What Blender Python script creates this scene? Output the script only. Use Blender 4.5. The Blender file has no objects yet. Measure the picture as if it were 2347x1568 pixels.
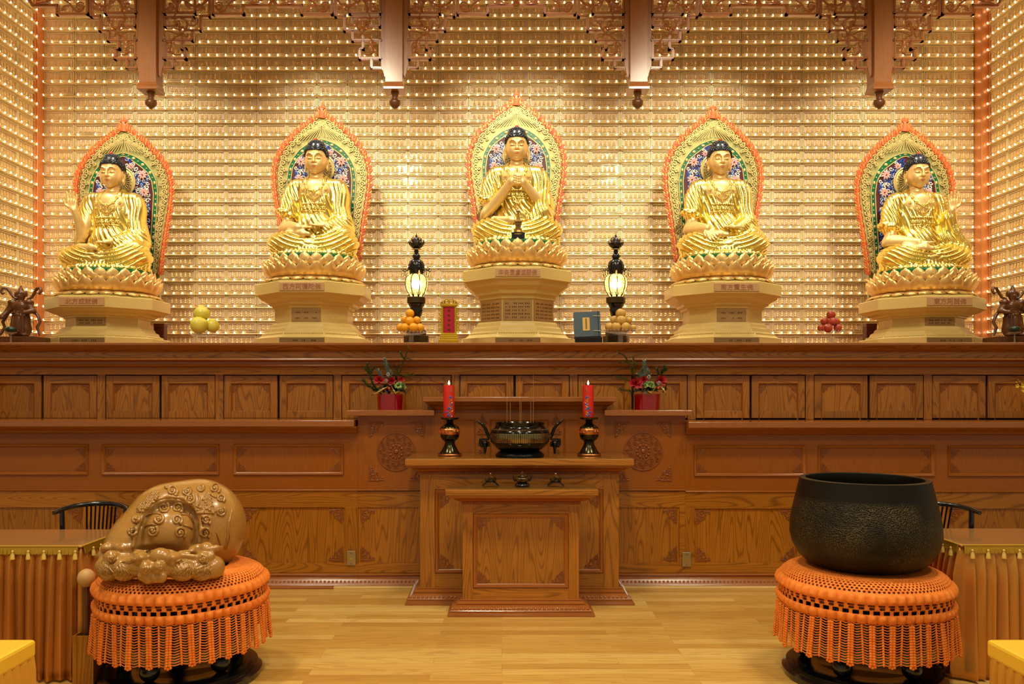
import bpy, math, random, time
import numpy as np
from mathutils import Vector, Matrix, Euler
T0 = time.time()
PI = math.pi
sc = bpy.context.scene
COL = sc.collection
F, VX, HY, H = 1900.0, 1150.0, 893.0, 1.4      # focal length in px, vanishing point, camera height

def PX(px, d): return (px - VX) * d / F
def PZ(py, d): return H - (py - HY) * d / F

# ------------------------------------------------------------------ camera
cam = bpy.data.cameras.new('camera')
cam.sensor_width = 36.0
cam.lens = F / 2347 * 36.0
cam.shift_x = (1173.5 - VX) / 2347
cam.shift_y = (HY - 784.0) / 2347
cam.clip_end = 100
camo = bpy.data.objects.new('camera', cam)
camo.location = (0, 0, H)
camo.rotation_euler = (PI / 2, 0, 0)
COL.objects.link(camo)
sc.camera = camo
sc.view_settings.view_transform = 'Standard'
sc.view_settings.look = 'None'
sc.view_settings.gamma = 1
sc.view_settings.use_curve_mapping = False

# ------------------------------------------------------------------ tagging
def tag(o, label=None, cat=None, group=None, kind=None):
    if label: o['label'] = label
    if cat: o['category'] = cat
    if group: o['group'] = group
    if kind: o['kind'] = kind
    return o

def thing(name, label, cat, loc=(0, 0, 0), group=None, rz=0):
    o = bpy.data.objects.new(name, None)
    o.empty_display_size = .1
    COL.objects.link(o)
    o.location = loc
    o.rotation_euler = (0, 0, rz)
    return tag(o, label, cat, group)

def copy_tree(o, parent=None, skip=()):
    c = o.copy()
    COL.objects.link(c)
    c.parent = parent
    for ch in list(o.children):
        copy_tree(ch, c)
    return c

def put(name, mesh, parent=None, loc=(0, 0, 0), scale=(1, 1, 1), rot=(0, 0, 0)):
    o = bpy.data.objects.new(name, mesh)
    COL.objects.link(o)
    o.parent = parent
    o.location = loc
    o.scale = scale
    o.rotation_euler = rot
    return o

# ------------------------------------------------------------------ mesh builder
class MB:
    def __init__(s):
        s.v = []; s.f = []; s.m = []; s.cm = 0
    def mat(s, i): s.cm = i; return s
    def add(s, vs, fs):
        b = len(s.v)
        s.v.extend(vs)
        s.f.extend([tuple(b + i for i in f) for f in fs])
        s.m.extend([s.cm] * len(fs))
        return s
    def box(s, x0, x1, y0, y1, z0, z1):
        v = [(x0, y0, z0), (x1, y0, z0), (x1, y1, z0), (x0, y1, z0), (x0, y0, z1), (x1, y0, z1), (x1, y1, z1), (x0, y1, z1)]
        return s.add(v, [(0, 3, 2, 1), (4, 5, 6, 7), (0, 1, 5, 4), (1, 2, 6, 5), (2, 3, 7, 6), (3, 0, 4, 7)])
    def xprism(s, prof, x0, x1):
        """closed profile of (y,z), extruded along x"""
        n = len(prof)
        v = [(x0, a, b) for a, b in prof] + [(x1, a, b) for a, b in prof]
        f = [(i, i + n, (i + 1) % n + n, (i + 1) % n) for i in range(n)]
        f += [tuple(range(n)), tuple(range(2 * n - 1, n - 1, -1))]
        return s.add(v, f)
    def yprism(s, prof, y0, y1):
        """closed outline of (x,z), extruded along y"""
        n = len(prof)
        v = [(a, y0, b) for a, b in prof] + [(a, y1, b) for a, b in prof]
        f = [(i, (i + 1) % n, (i + 1) % n + n, i + n) for i in range(n)]
        f += [tuple(range(n - 1, -1, -1)), tuple(range(n, 2 * n))]
        return s.add(v, f)
    def loft(s, rings, cap=True, closed=True):
        n = len(rings[0]); v = []; f = []
        for r in rings: v.extend(r)
        for k in range(len(rings) - 1):
            for i in range(n if closed else n - 1):
                j = (i + 1) % n
                f.append((k * n + i, k * n + j, (k + 1) * n + j, (k + 1) * n + i))
        if cap and closed:
            f.append(tuple(range(n - 1, -1, -1)))
            b = (len(rings) - 1) * n
            f.append(tuple(range(b, b + n)))
        return s.add(v, f)
    def rectloft(s, x0, x1, y0, y1, prof):
        """prof: (offset,z) - rectangle grown by offset"""
        return s.loft([[(x0 - o, y0 - o, z), (x1 + o, y0 - o, z), (x1 + o, y1 + o, z), (x0 - o, y1 + o, z)] for o, z in prof])
    def lathe(s, prof, c=(0, 0, 0), n=24, sx=1, sy=1, ph=0, cap=True):
        """prof: (r,z)"""
        return s.loft([[(c[0] + sx * r * math.cos(ph + 2 * PI * i / n), c[1] + sy * r * math.sin(ph + 2 * PI * i / n), c[2] + z) for i in range(n)] for r, z in prof], cap=cap)
    def ball(s, c, r, n=12, m=8, sq=(1, 1, 1)):
        rings = []
        for k in range(m + 1):
            t = -PI / 2 + PI * k / m
            rr = max(math.cos(t), 1e-3)
            rings.append([(c[0] + sq[0] * r * rr * math.cos(2 * PI * i / n), c[1] + sq[1] * r * rr * math.sin(2 * PI * i / n), c[2] + sq[2] * r * math.sin(t)) for i in range(n)])
        return s.loft(rings)
    def tube(s, pts, rad, n=8, flat=1.0, up=None):
        """pts list of 3-vectors; rad number or list; flat squeezes along the second normal"""
        P = [Vector(p) for p in pts]; rings = []
        R = rad if hasattr(rad, '__len__') else [rad] * len(P)
        t0 = (P[1] - P[0]).normalized()
        u = Vector(up) if up else (Vector((0, 0, 1)) if abs(t0.z) < .9 else Vector((0, 1, 0)))
        for i, p in enumerate(P):
            t = (P[min(i + 1, len(P) - 1)] - P[max(i - 1, 0)])
            if t.length < 1e-9: t = t0
            t.normalize()
            a = (u - t * u.dot(t))
            if a.length < 1e-6: a = t.orthogonal()
            a.normalize()
            b = t.cross(a)
            if not up: u = a
            rings.append([tuple(p + (a * math.cos(2 * PI * k / n) * flat + b * math.sin(2 * PI * k / n)) * R[i]) for k in range(n)])
        return s.loft(rings)
    def sweep_rect(s, pts, w, h, up=(0, 1, 0)):
        return s.tube(pts, w, n=4, flat=h / w, up=up)
    def build(s, name, mats, parent=None, smooth=None, bevel=0, link=True):
        me = bpy.data.meshes.new(name)
        me.from_pydata(s.v, [], s.f)
        if not isinstance(mats, (list, tuple)): mats = [mats]
        for m in mats: me.materials.append(m)
        if len(mats) > 1: me.polygons.foreach_set('material_index', s.m)
        if smooth is not None:
            me.polygons.foreach_set('use_smooth', [True] * len(me.polygons))
            if smooth < 180: me.set_sharp_from_angle(angle=math.radians(smooth))
        me.update()
        if not link: return me
        o = put(name, me, parent)
        if bevel:
            b = o.modifiers.new('bevel', 'BEVEL'); b.width = bevel; b.segments = 2
            b.limit_method = 'ANGLE'; b.angle_limit = math.radians(40)
        return o

def np_mesh(name, V, Fq, mat, smooth=True):
    """fast quad mesh from numpy arrays"""
    me = bpy.data.meshes.new(name)
    me.vertices.add(len(V)); me.vertices.foreach_set('co', np.asarray(V, np.float32).ravel())
    k = Fq.shape[1]
    me.loops.add(Fq.size); me.loops.foreach_set('vertex_index', Fq.astype(np.int32).ravel())
    me.polygons.add(len(Fq)); me.polygons.foreach_set('loop_start', np.arange(0, Fq.size, k, dtype=np.int32))
    me.polygons.foreach_set('use_smooth', np.full(len(Fq), smooth))
    for m in (mat if isinstance(mat, (list, tuple)) else [mat]): me.materials.append(m)
    me.update(calc_edges=True); me.validate()
    return me

def spiral_pts(cx, cz, r, turns, a0, sgn=1, rmin=.12, y=0, steps=None, dy=0):
    n = steps or int(10 * turns) + 4
    out = []
    for i in range(n + 1):
        t = i / n
        rr = r * (1 - t * (1 - rmin))
        a = a0 + sgn * 2 * PI * turns * t
        out.append((cx + rr * math.cos(a), y + dy * t, cz + rr * math.sin(a)))
    return out

def bez(p0, p1, p2, p3, n=10):
    out = []
    for i in range(n + 1):
        t = i / n; a = (1 - t) ** 3; b = 3 * t * (1 - t) ** 2; c = 3 * t * t * (1 - t); d = t ** 3
        out.append(tuple(a * p0[k] + b * p1[k] + c * p2[k] + d * p3[k] for k in range(len(p0))))
    return out

def text_mesh(body, size, mat, extrude=.002, name='lettering', vertical=False):
    cu = bpy.data.curves.new('lettering', 'FONT')
    cu.body = '\n'.join(body) if vertical else body
    cu.size = size; cu.extrude = extrude; cu.align_x = 'CENTER'; cu.align_y = 'CENTER'
    cu.resolution_u = 2
    o = bpy.data.objects.new('lettering', cu); COL.objects.link(o)
    dg = bpy.context.evaluated_depsgraph_get()
    me = bpy.data.meshes.new_from_object(o.evaluated_get(dg))
    bpy.data.objects.remove(o); bpy.data.curves.remove(cu)
    me.materials.clear(); me.materials.append(mat); me.name = name
    # centre it
    xs = np.empty(len(me.vertices) * 3, np.float32); me.vertices.foreach_get('co', xs); xs = xs.reshape(-1, 3)
    c = (xs.max(0) + xs.min(0)) / 2; c[2] = 0
    xs -= c; me['w'] = float(xs[:, 0].max() * 2); me['h'] = float(xs[:, 1].max() * 2)
    me.vertices.foreach_set('co', xs.ravel()); me.update()
    return me

# ------------------------------------------------------------------ materials
def srgb(r, g, b):
    f = lambda c: (c / 255) / 12.92 if c <= 10 else ((c / 255 + .055) / 1.055) ** 2.4
    return (f(r), f(g), f(b), 1)

def mat(name, col, rough=.5, metal=0, emit=None, es=0, coat=0, bump=None, spec=.5, trans=0, ior=1.45, sheen=0):
    m = bpy.data.materials.new(name); m.use_nodes = True
    nt = m.node_tree; b = nt.nodes['Principled BSDF']
    b.inputs['Base Color'].default_value = col if len(col) == 4 else (*col, 1)
    b.inputs['Roughness'].default_value = rough
    b.inputs['Metallic'].default_value = metal
    b.inputs['Specular IOR Level'].default_value = spec
    b.inputs['Coat Weight'].default_value = coat
    b.inputs['Coat Roughness'].default_value = .08
    b.inputs['IOR'].default_value = ior
    b.inputs['Transmission Weight'].default_value = trans
    b.inputs['Sheen Weight'].default_value = sheen
    if emit:
        b.inputs['Emission Color'].default_value = emit if len(emit) == 4 else (*emit, 1)
        b.inputs['Emission Strength'].default_value = es
    if bump:   # (scale, strength, distance, detail)
        tc = nt.nodes.new('ShaderNodeTexCoord'); no = nt.nodes.new('ShaderNodeTexNoise')
        no.inputs['Scale'].default_value = bump[0]; no.inputs['Detail'].default_value = bump[3] if len(bump) > 3 else 3
        bp = nt.nodes.new('ShaderNodeBump'); bp.inputs['Strength'].default_value = bump[1]; bp.inputs['Distance'].default_value = bump[2]
        nt.links.new(tc.outputs['Object'], no.inputs['Vector']); nt.links.new(no.outputs['Fac'], bp.inputs['Height'])
        nt.links.new(bp.outputs['Normal'], b.inputs['Normal'])
    return m

def ramp(nt, stops):
    r = nt.nodes.new('ShaderNodeValToRGB')
    while len(r.color_ramp.elements) < len(stops): r.color_ramp.elements.new(.5)
    for e, (p, c) in zip(r.color_ramp.elements, stops): e.position = p; e.color = c
    return r

def wood(name, base, dark, axis='x', rough=.3, coat=.25, figure=1.0, k=1.0, varobj=.12):
    """oak: contour lines of a stretched noise give the cathedral figure, a fine stretched noise the pores"""
    m = bpy.data.materials.new(name); m.use_nodes = True
    nt = m.node_tree; N = nt.nodes; L = nt.links; b = N['Principled BSDF']
    tc = N.new('ShaderNodeTexCoord'); mp = N.new('ShaderNodeMapping')
    al, cr = .55 * k, 5.5 * k
    mp.inputs['Scale'].default_value = {'x': (al, cr, cr), 'y': (cr, al, cr), 'z': (cr, cr, al)}[axis]
    L.new(tc.outputs['Object'], mp.inputs['Vector'])
    oi = N.new('ShaderNodeObjectInfo'); mu = N.new('ShaderNodeMath'); mu.operation = 'MULTIPLY'; mu.inputs[1].default_value = 37
    L.new(oi.outputs['Random'], mu.inputs[0])
    n1 = N.new('ShaderNodeTexNoise'); n1.noise_dimensions = '4D'; n1.inputs['Scale'].default_value = 1.0; n1.inputs['Detail'].default_value = 1.5; n1.inputs['Roughness'].default_value = .45
    n1.inputs['Distortion'].default_value = .25
    L.new(mp.outputs['Vector'], n1.inputs['Vector']); L.new(mu.outputs[0], n1.inputs['W'])
    s1 = N.new('ShaderNodeMath'); s1.operation = 'MULTIPLY'; s1.inputs[1].default_value = 230
    L.new(n1.outputs['Fac'], s1.inputs[0])
    s2 = N.new('ShaderNodeMath'); s2.operation = 'SINE'; L.new(s1.outputs[0], s2.inputs[0])
    s3 = N.new('ShaderNodeMapRange'); s3.inputs['From Min'].default_value = -.2; s3.inputs['From Max'].default_value = 1
    L.new(s2.outputs[0], s3.inputs['Value'])
    pw = N.new('ShaderNodeMath'); pw.operation = 'POWER'; pw.inputs[1].default_value = 2.8
    L.new(s3.outputs[0], pw.inputs[0])
    mp2 = N.new('ShaderNodeMapping')
    a2, c2 = 7, 210
    mp2.inputs['Scale'].default_value = {'x': (a2, c2, c2), 'y': (c2, a2, c2), 'z': (c2, c2, a2)}[axis]
    L.new(tc.outputs['Object'], mp2.inputs['Vector'])
    n2 = N.new('ShaderNodeTexNoise'); n2.inputs['Scale'].default_value = 1; n2.inputs['Detail'].default_value = 2
    L.new(mp2.outputs['Vector'], n2.inputs['Vector'])
    r2 = N.new('ShaderNodeMapRange'); r2.inputs['From Min'].default_value = .42; r2.inputs['From Max'].default_value = .75
    L.new(n2.outputs['Fac'], r2.inputs['Value'])
    fg = N.new('ShaderNodeMath'); fg.operation = 'MULTIPLY'; fg.inputs[1].default_value = .58 * figure
    L.new(pw.outputs[0], fg.inputs[0])
    fp = N.new('ShaderNodeMath'); fp.operation = 'MULTIPLY'; fp.inputs[1].default_value = .38
    L.new(r2.outputs[0], fp.inputs[0])
    sm = N.new('ShaderNodeMath'); sm.operation = 'ADD'; sm.use_clamp = True
    L.new(fg.outputs[0], sm.inputs[0]); L.new(fp.outputs[0], sm.inputs[1])
    mx = N.new('ShaderNodeMix'); mx.data_type = 'RGBA'
    mx.inputs['A'].default_value = base; mx.inputs['B'].default_value = dark
    L.new(sm.outputs[0], mx.inputs['Factor'])
    # board to board variation
    hv = N.new('ShaderNodeHueSaturation'); vr = N.new('ShaderNodeMapRange')
    vr.inputs['To Min'].default_value = 1 - varobj; vr.inputs['To Max'].default_value = 1 + varobj
    L.new(oi.outputs['Random'], vr.inputs['Value']); L.new(vr.outputs[0], hv.inputs['Value'])
    L.new(mx.outputs['Result'], hv.inputs['Color']); L.new(hv.outputs['Color'], b.inputs['Base Color'])
    b.inputs['Roughness'].default_value = rough; b.inputs['Coat Weight'].default_value = coat; b.inputs['Coat Roughness'].default_value = .15
    bp = N.new('ShaderNodeBump'); bp.inputs['Strength'].default_value = .25; bp.inputs['Distance'].default_value = .0006
    L.new(sm.outputs[0], bp.inputs['Height']); L.new(bp.outputs['Normal'], b.inputs['Normal'])
    return m

OAKB, OAKD = srgb(178, 110, 28), srgb(112, 60, 10)
oak_h = wood('oak_horizontal', OAKB, OAKD, 'x', coat=.3)
oak_v = wood('oak_vertical', OAKB, OAKD, 'z', coat=.25)
oak_y = wood('oak_depth', OAKB, OAKD, 'y', coat=.3)
plain_v = wood('veneer_vertical', srgb(158, 86, 18), srgb(130, 66, 10), 'z', figure=.35, k=.8, varobj=.03, coat=.08)
plain_h = wood('veneer_horizontal', srgb(158, 86, 18), srgb(130, 66, 10), 'x', figure=.35, k=.8, varobj=.03, coat=.08)
cherry_h = wood('red_oak_lip', srgb(162, 94, 36), srgb(130, 68, 22), 'x', figure=.35, rough=.22, coat=.6, varobj=.03)
carve = wood('carved_oak', srgb(144, 74, 18), srgb(110, 50, 10), 'x', figure=.2, rough=.35)
canopy = wood('canopy_wood', srgb(170, 106, 50), srgb(138, 80, 34), 'z', figure=.3, rough=.32, coat=.2, varobj=.02)
canopy_h = wood('canopy_wood_h', srgb(176, 106, 54), srgb(140, 80, 38), 'x', figure=.3, rough=.3, coat=.4, varobj=.02)
pale_h = wood('pale_wood', srgb(228, 198, 122), srgb(204, 168, 94), 'x', figure=.2, rough=.42, coat=.1, varobj=.02)
pale_plate = wood('pale_plaque', srgb(208, 162, 112), srgb(190, 140, 92), 'x', figure=.15, rough=.4, coat=.1, varobj=.02)
pillar_w = wood('pillar_wood', srgb(190, 114, 54), srgb(164, 92, 40), 'z', figure=.3, rough=.38, coat=.2)
dark_w = wood('carved_brown', srgb(112, 66, 32), srgb(70, 38, 18), 'z', figure=.5, rough=.33, coat=.3)
fish_w = wood('drum_wood', srgb(172, 124, 58), srgb(140, 92, 40), 'x', figure=.3, rough=.26, coat=.5, k=.8)
black_l = mat('black_lacquer', srgb(18, 17, 20), .22, coat=.5)
black_b = mat('black_bronze', srgb(22, 20, 17), .18, metal=.6, coat=.4)
gold = mat('polished_gold', (1.0, .80, .23, 1), .27, metal=1)
gold_soft = mat('satin_gold', (1.0, .72, .30, 1), .42, metal=.85)
gold_skin = mat('painted_gold_skin', (.95, .64, .25, 1), .38, metal=.5)
gold_lotus = mat('matte_gold_lotus', (.90, .60, .23, 1), .38, metal=.7)
gold_old = mat('antique_gold', (.70, .48, .14, 1), .35, metal=.8)
brass = mat('brass', (.80, .58, .22, 1), .22, metal=1)
steel = mat('steel_plate', srgb(190, 180, 150), .32, metal=.9)
ink = mat('dark_ink', srgb(70, 48, 28), .6)
red_ink = mat('reddish_ink', srgb(176, 114, 80), .6)
def thin_glass(name, tint, rough=.03, ior=1.5, haze=0):
    m = bpy.data.materials.new(name); m.use_nodes = True; nt = m.node_tree; N = nt.nodes; N.remove(N['Principled BSDF'])
    t = N.new('ShaderNodeBsdfTransparent'); t.inputs[0].default_value = tint
    g = N.new('ShaderNodeBsdfGlossy'); g.inputs['Roughness'].default_value = rough; g.inputs['Color'].default_value = (1, 1, 1, 1)
    f = N.new('ShaderNodeFresnel'); f.inputs['IOR'].default_value = ior
    mx = N.new('ShaderNodeMixShader'); ge = N.new('ShaderNodeNewGeometry'); iv = N.new('ShaderNodeMath'); iv.operation = 'SUBTRACT'; iv.inputs[0].default_value = 1; nt.links.new(ge.outputs['Backfacing'], iv.inputs[1]); ml = N.new('ShaderNodeMath'); ml.operation = 'MULTIPLY'; nt.links.new(f.outputs[0], ml.inputs[0]); nt.links.new(iv.outputs[0], ml.inputs[1]); nt.links.new(ml.outputs[0], mx.inputs[0]); nt.links.new(t.outputs[0], mx.inputs[1]); nt.links.new(g.outputs[0], mx.inputs[2])
    last = mx
    if haze:
        d = N.new('ShaderNodeBsdfDiffuse'); d.inputs[0].default_value = (.9, .85, .78, 1); m2 = N.new('ShaderNodeMixShader'); m2.inputs[0].default_value = haze
        nt.links.new(mx.outputs[0], m2.inputs[1]); nt.links.new(d.outputs[0], m2.inputs[2]); last = m2
    nt.links.new(last.outputs[0], N['Material Output'].inputs['Surface']); return m
glass = thin_glass('clear_glass', (.93, .92, .9, 1), .06, 1.6, .16)
# ================================================================== the setting
WD = 7.90            # back wall
XL, XR = PX(97, WD), PX(2250, WD)
CEIL = 5.6
DXT = .1317

def floor_material():
    m = bpy.data.materials.new('maple_strip_floor'); m.use_nodes = True
    nt = m.node_tree; N = nt.nodes; L = nt.links; b = N['Principled BSDF']
    tc = N.new('ShaderNodeTexCoord')
    br = N.new('ShaderNodeTexBrick'); br.offset = .37; br.offset_frequency = 3
    br.inputs['Scale'].default_value = 1; br.inputs['Brick Width'].default_value = .95; br.inputs['Row Height'].default_value = .083
    br.inputs['Mortar Size'].default_value = .0007; br.inputs['Bias'].default_value = 0
    br.inputs['Color1'].default_value = (0, 0, 0, 1); br.inputs['Color2'].default_value = (1, 1, 1, 1); br.inputs['Mortar'].default_value = (.5, .5, .5, 1)
    L.new(tc.outputs['Object'], br.inputs['Vector'])
    r = ramp(nt, [(0, srgb(194, 144, 66)), (.3, srgb(208, 160, 78)), (.6, srgb(216, 170, 88)), (1, srgb(230, 192, 110))])
    L.new(br.outputs['Color'], r.inputs['Fac'])
    mp = N.new('ShaderNodeMapping'); mp.inputs['Scale'].default_value = (.7, 9, 1); L.new(tc.outputs['Object'], mp.inputs['Vector'])
    sep = N.new('ShaderNodeSeparateColor'); L.new(br.outputs['Color'], sep.inputs['Color'])
    w = N.new('ShaderNodeMath'); w.operation = 'MULTIPLY'; w.inputs[1].default_value = 9; L.new(sep.outputs['Red'], w.inputs[0])
    n = N.new('ShaderNodeTexNoise'); n.noise_dimensions = '4D'; n.inputs['Detail'].default_value = 2; n.inputs['Scale'].default_value = 1.3; n.inputs['Distortion'].default_value = .4
    L.new(mp.outputs['Vector'], n.inputs['Vector']); L.new(w.outputs[0], n.inputs['W'])
    s = N.new('ShaderNodeMath'); s.operation = 'MULTIPLY'; s.inputs[1].default_value = 60; L.new(n.outputs['Fac'], s.inputs[0])
    sn = N.new('ShaderNodeMath'); sn.operation = 'SINE'; L.new(s.outputs[0], sn.inputs[0])
    mr = N.new('ShaderNodeMapRange'); mr.inputs['From Min'].default_value = .1; mr.inputs['To Max'].default_value = .30; L.new(sn.outputs[0], mr.inputs['Value'])
    mp2 = N.new('ShaderNodeMapping'); mp2.inputs['Scale'].default_value = (5, 160, 1); L.new(tc.outputs['Object'], mp2.inputs['Vector'])
    n2 = N.new('ShaderNodeTexNoise'); n2.inputs['Scale'].default_value = 1; L.new(mp2.outputs['Vector'], n2.inputs['Vector'])
    m2 = N.new('ShaderNodeMapRange'); m2.inputs['From Min'].default_value = .45; m2.inputs['From Max'].default_value = .8; m2.inputs['To Max'].default_value = .25; L.new(n2.outputs['Fac'], m2.inputs['Value'])
    ad = N.new('ShaderNodeMath'); ad.operation = 'ADD'; L.new(mr.outputs[0], ad.inputs[0]); L.new(m2.outputs[0], ad.inputs[1])
    mx = N.new('ShaderNodeMix'); mx.data_type = 'RGBA'; mx.inputs['B'].default_value = srgb(160, 104, 40)
    L.new(r.outputs['Color'], mx.inputs['A']); L.new(ad.outputs[0], mx.inputs['Factor'])
    mo = N.new('ShaderNodeMix'); mo.data_type = 'RGBA'; mo.inputs['B'].default_value = srgb(120, 78, 36)
    mf = N.new('ShaderNodeMath'); mf.operation = 'MULTIPLY'; mf.inputs[1].default_value = .6; L.new(br.outputs['Fac'], mf.inputs[0])
    L.new(mx.outputs['Result'], mo.inputs['A']); L.new(mf.outputs[0], mo.inputs['Factor'])
    L.new(mo.outputs['Result'], b.inputs['Base Color'])
    b.inputs['Roughness'].default_value = .33; b.inputs['Coat Weight'].default_value = .35; b.inputs['Coat Roughness'].default_value = .12
    return m

plaster = mat('warm_plaster', srgb(206, 180, 140), .8)
dim_plaster = mat('wall_backing', srgb(196, 152, 84), .5, metal=.3)
tag(MB().box(-7, 7, -3, 8.1, -.1, 0).build('floor', floor_material()), kind='structure')
tag(MB().box(-7, 7, -3, 8.1, CEIL, CEIL + .1).build('ceiling', plaster), kind='structure')
tag(MB().box(-7, 7, WD, WD + .1, 0, CEIL).build('wall_back', dim_plaster), kind='structure')
tag(MB().box(XL - .1, XL, 5.2, WD, 0, CEIL).build('wall_left', dim_plaster), kind='structure')
tag(MB().box(XR, XR + .1, 5.2, WD, 0, CEIL).build('wall_right', dim_plaster), kind='structure')
# room widens in front of the altar
tag(MB().box(-7, XL, 5.1, 5.2, 0, CEIL).build('wall_front_left', plaster), kind='structure')
tag(MB().box(XR, 7, 5.1, 5.2, 0, CEIL).build('wall_front_right', plaster), kind='structure')

# ---- votive plaques: one tile = gold frame, mauve field, five seated gold figures
def plaque_tile():
    mb = MB()
    w, h = .2885, .1060; t = .011; W2 = w / 2 - .0015
    mb.mat(1)
    mb.rectloft  # frame ring of four mitred bars
    def bar(x0, z0, x1, z1): mb.add([(x0, 0, z0), (x1, 0, z0), (x1, 0, z1), (x0, 0, z1), (x0 + .003, -.013, z0 + .003), (x1 - .003, -.013, z0 + .003), (x1 - .003, -.013, z1 - .003), (x0 + .003, -.013, z1 - .003)],
                                    [(4, 5, 6, 7), (0, 1, 5, 4), (1, 2, 6, 5), (2, 3, 7, 6), (3, 0, 4, 7)])
    bar(-W2, -h / 2, W2, -h / 2 + t); bar(-W2, h / 2 - t, W2, h / 2); bar(-W2, -h / 2 + t, -W2 + t, h / 2 - t); bar(W2 - t, -h / 2 + t, W2, h / 2 - t)
    # inner thin line frame
    bar(-W2 + .017, -.034, W2 - .017, -.031); bar(-W2 + .017, .031, W2 - .017, .034); bar(-W2 + .017, -.031, -W2 + .020, .031); bar(W2 - .020, -.031, W2 - .017, .031)
    mb.mat(0)
    mb.add([(-W2 + t, -.003, -h / 2 + t), (W2 - t, -.003, -h / 2 + t), (W2 - t, -.003, h / 2 - t), (-W2 + t, -.003, h / 2 - t)], [(0, 1, 2, 3)])
    mb.mat(2)
    for i in range(5):
        cx = (i - 2) * .0425
        # legs, body, head as one lofted hexagonal figure; flattened against the field
        prof = [(.0150, -.027), (.0165, -.021), (.0100, -.014), (.0115, -.003), (.0070, .004), (.0078, .013), (.0060, .020), (.0015, .025)]
        rings = []
        for r, z in prof:
            rings.append([(cx + r * math.cos(a), -.003 - .75 * r * math.sin(a), z) for a in (0, PI / 4, PI / 2, 3 * PI / 4, PI)])
        mb.loft(rings, cap=False, closed=False)
        # halo ring
        n = 7
        ro = [(cx + .0165 * math.cos(PI * k / n), -.006, .004 + .022 * math.sin(PI * k / n)) for k in range(n + 1)]
        ri = [(cx + .0140 * math.cos(PI * k / n), -.006, .004 + .0195 * math.sin(PI * k / n)) for k in range(n + 1)]
        mb.add(ro + ri, [(k, k + 1, k + n + 2, k + n + 1) for k in range(n)])
    return mb

def field_material():
    m = bpy.data.materials.new('mauve_plaque_field'); m.use_nodes = True
    nt = m.node_tree; N = nt.nodes; L = nt.links; b = N['Principled BSDF']
    g = N.new('ShaderNodeNewGeometry')
    w = N.new('ShaderNodeTexWhiteNoise'); w.noise_dimensions = '3D'
    sn = N.new('ShaderNodeVectorMath'); sn.operation = 'SNAP'; sn.inputs[1].default_value = (.2885, .2885, .1258)
    tc = N.new('ShaderNodeTexCoord')
    L.new(tc.outputs['Object'], sn.inputs[0]); L.new(sn.outputs['Vector'], w.inputs['Vector'])
    r = ramp(nt, [(0, srgb(206, 174, 136)), (.5, srgb(208, 172, 150)), (1, srgb(214, 184, 150))])
    L.new(w.outputs['Value'], r.inputs['Fac']); L.new(r.outputs['Color'], b.inputs['Base Color'])
    b.inputs['Roughness'].default_value = .4; b.inputs['Metallic'].default_value = .1
    b.inputs['Coat Weight'].default_value = .3
    return m
tile_gold = mat('plaque_gold', (.90, .72, .36, 1), .36, metal=.5)
figure_gold = mat('figure_gold', (.74, .50, .17, 1), .34, metal=.6)
field_m = field_material()
tm = plaque_tile()
TV = np.array(tm.v, np.float32); TF = tm.f; TM = tm.m
ROW0, ROWP = 34.8, 30.34
def row_z(k): return PZ(ROW0 + ROWP * k, 7.86)
RP = ROWP * 7.86 / F
rows = list(range(-3, 26))

def tile_wall(name, origin_fn, cols):
    """origin_fn(c,k)->(vec origin, angle) ; builds all plaques of one wall as one mesh"""
    V = []; FF = []; MM = []; b = 0
    quads = [f for f in TF]
    nv = len(TV)
    for k in rows:
        for c in cols:
            o, ang = origin_fn(c, k)
            ca, sa = math.cos(ang), math.sin(ang)
            P = TV.copy(); x = P[:, 0] * ca - P[:, 1] * sa; y = P[:, 0] * sa + P[:, 1] * ca
            P[:, 0] = x + o[0]; P[:, 1] = y + o[1]; P[:, 2] += o[2]
            V.append(P); FF.append(np.array(TF) + b); MM.extend(TM); b += nv
    me = np_mesh(name, np.concatenate(V), np.concatenate(FF), [field_m, tile_gold, figure_gold], smooth=False)
    me.polygons.foreach_set('material_index', MM)
    me.update()
    return me
TW = .2885
bx0 = PX(100, 7.88)
def back_org(c, k): return ((bx0 + TW * (c + .5), WD, row_z(k) - RP * .5 - .004), 0)
ncol = int((XR - XL) / TW) + 1
def left_org(c, k): return ((XL, WD - .13 - TW * (c + .5), row_z(k) - RP * .5 - .004), PI / 2)
def right_org(c, k): return ((XR, WD - .13 - TW * (c + .5), row_z(k) - RP * .5 - .004), -PI / 2)
bw = bpy.data.objects['wall_back']; lw = bpy.data.objects['wall_left']; rw = bpy.data.objects['wall_right']
def stuff(name, me, parent, label):
    o = put(name, me, parent); o['kind'] = 'stuff'; o['label'] = label; return o
stuff('votive_plaques', tile_wall('votive_plaques', back_org, range(0, 31)), bw, 'gold framed plaques with five small seated figures each')
stuff('votive_plaques', tile_wall('votive_plaques_left', left_org, range(0, 5)), lw, 'gold framed plaques with five small seated figures each')
stuff('votive_plaques', tile_wall('votive_plaques_right', right_org, range(0, 5)), rw, 'gold framed plaques with five small seated figures each')
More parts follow.
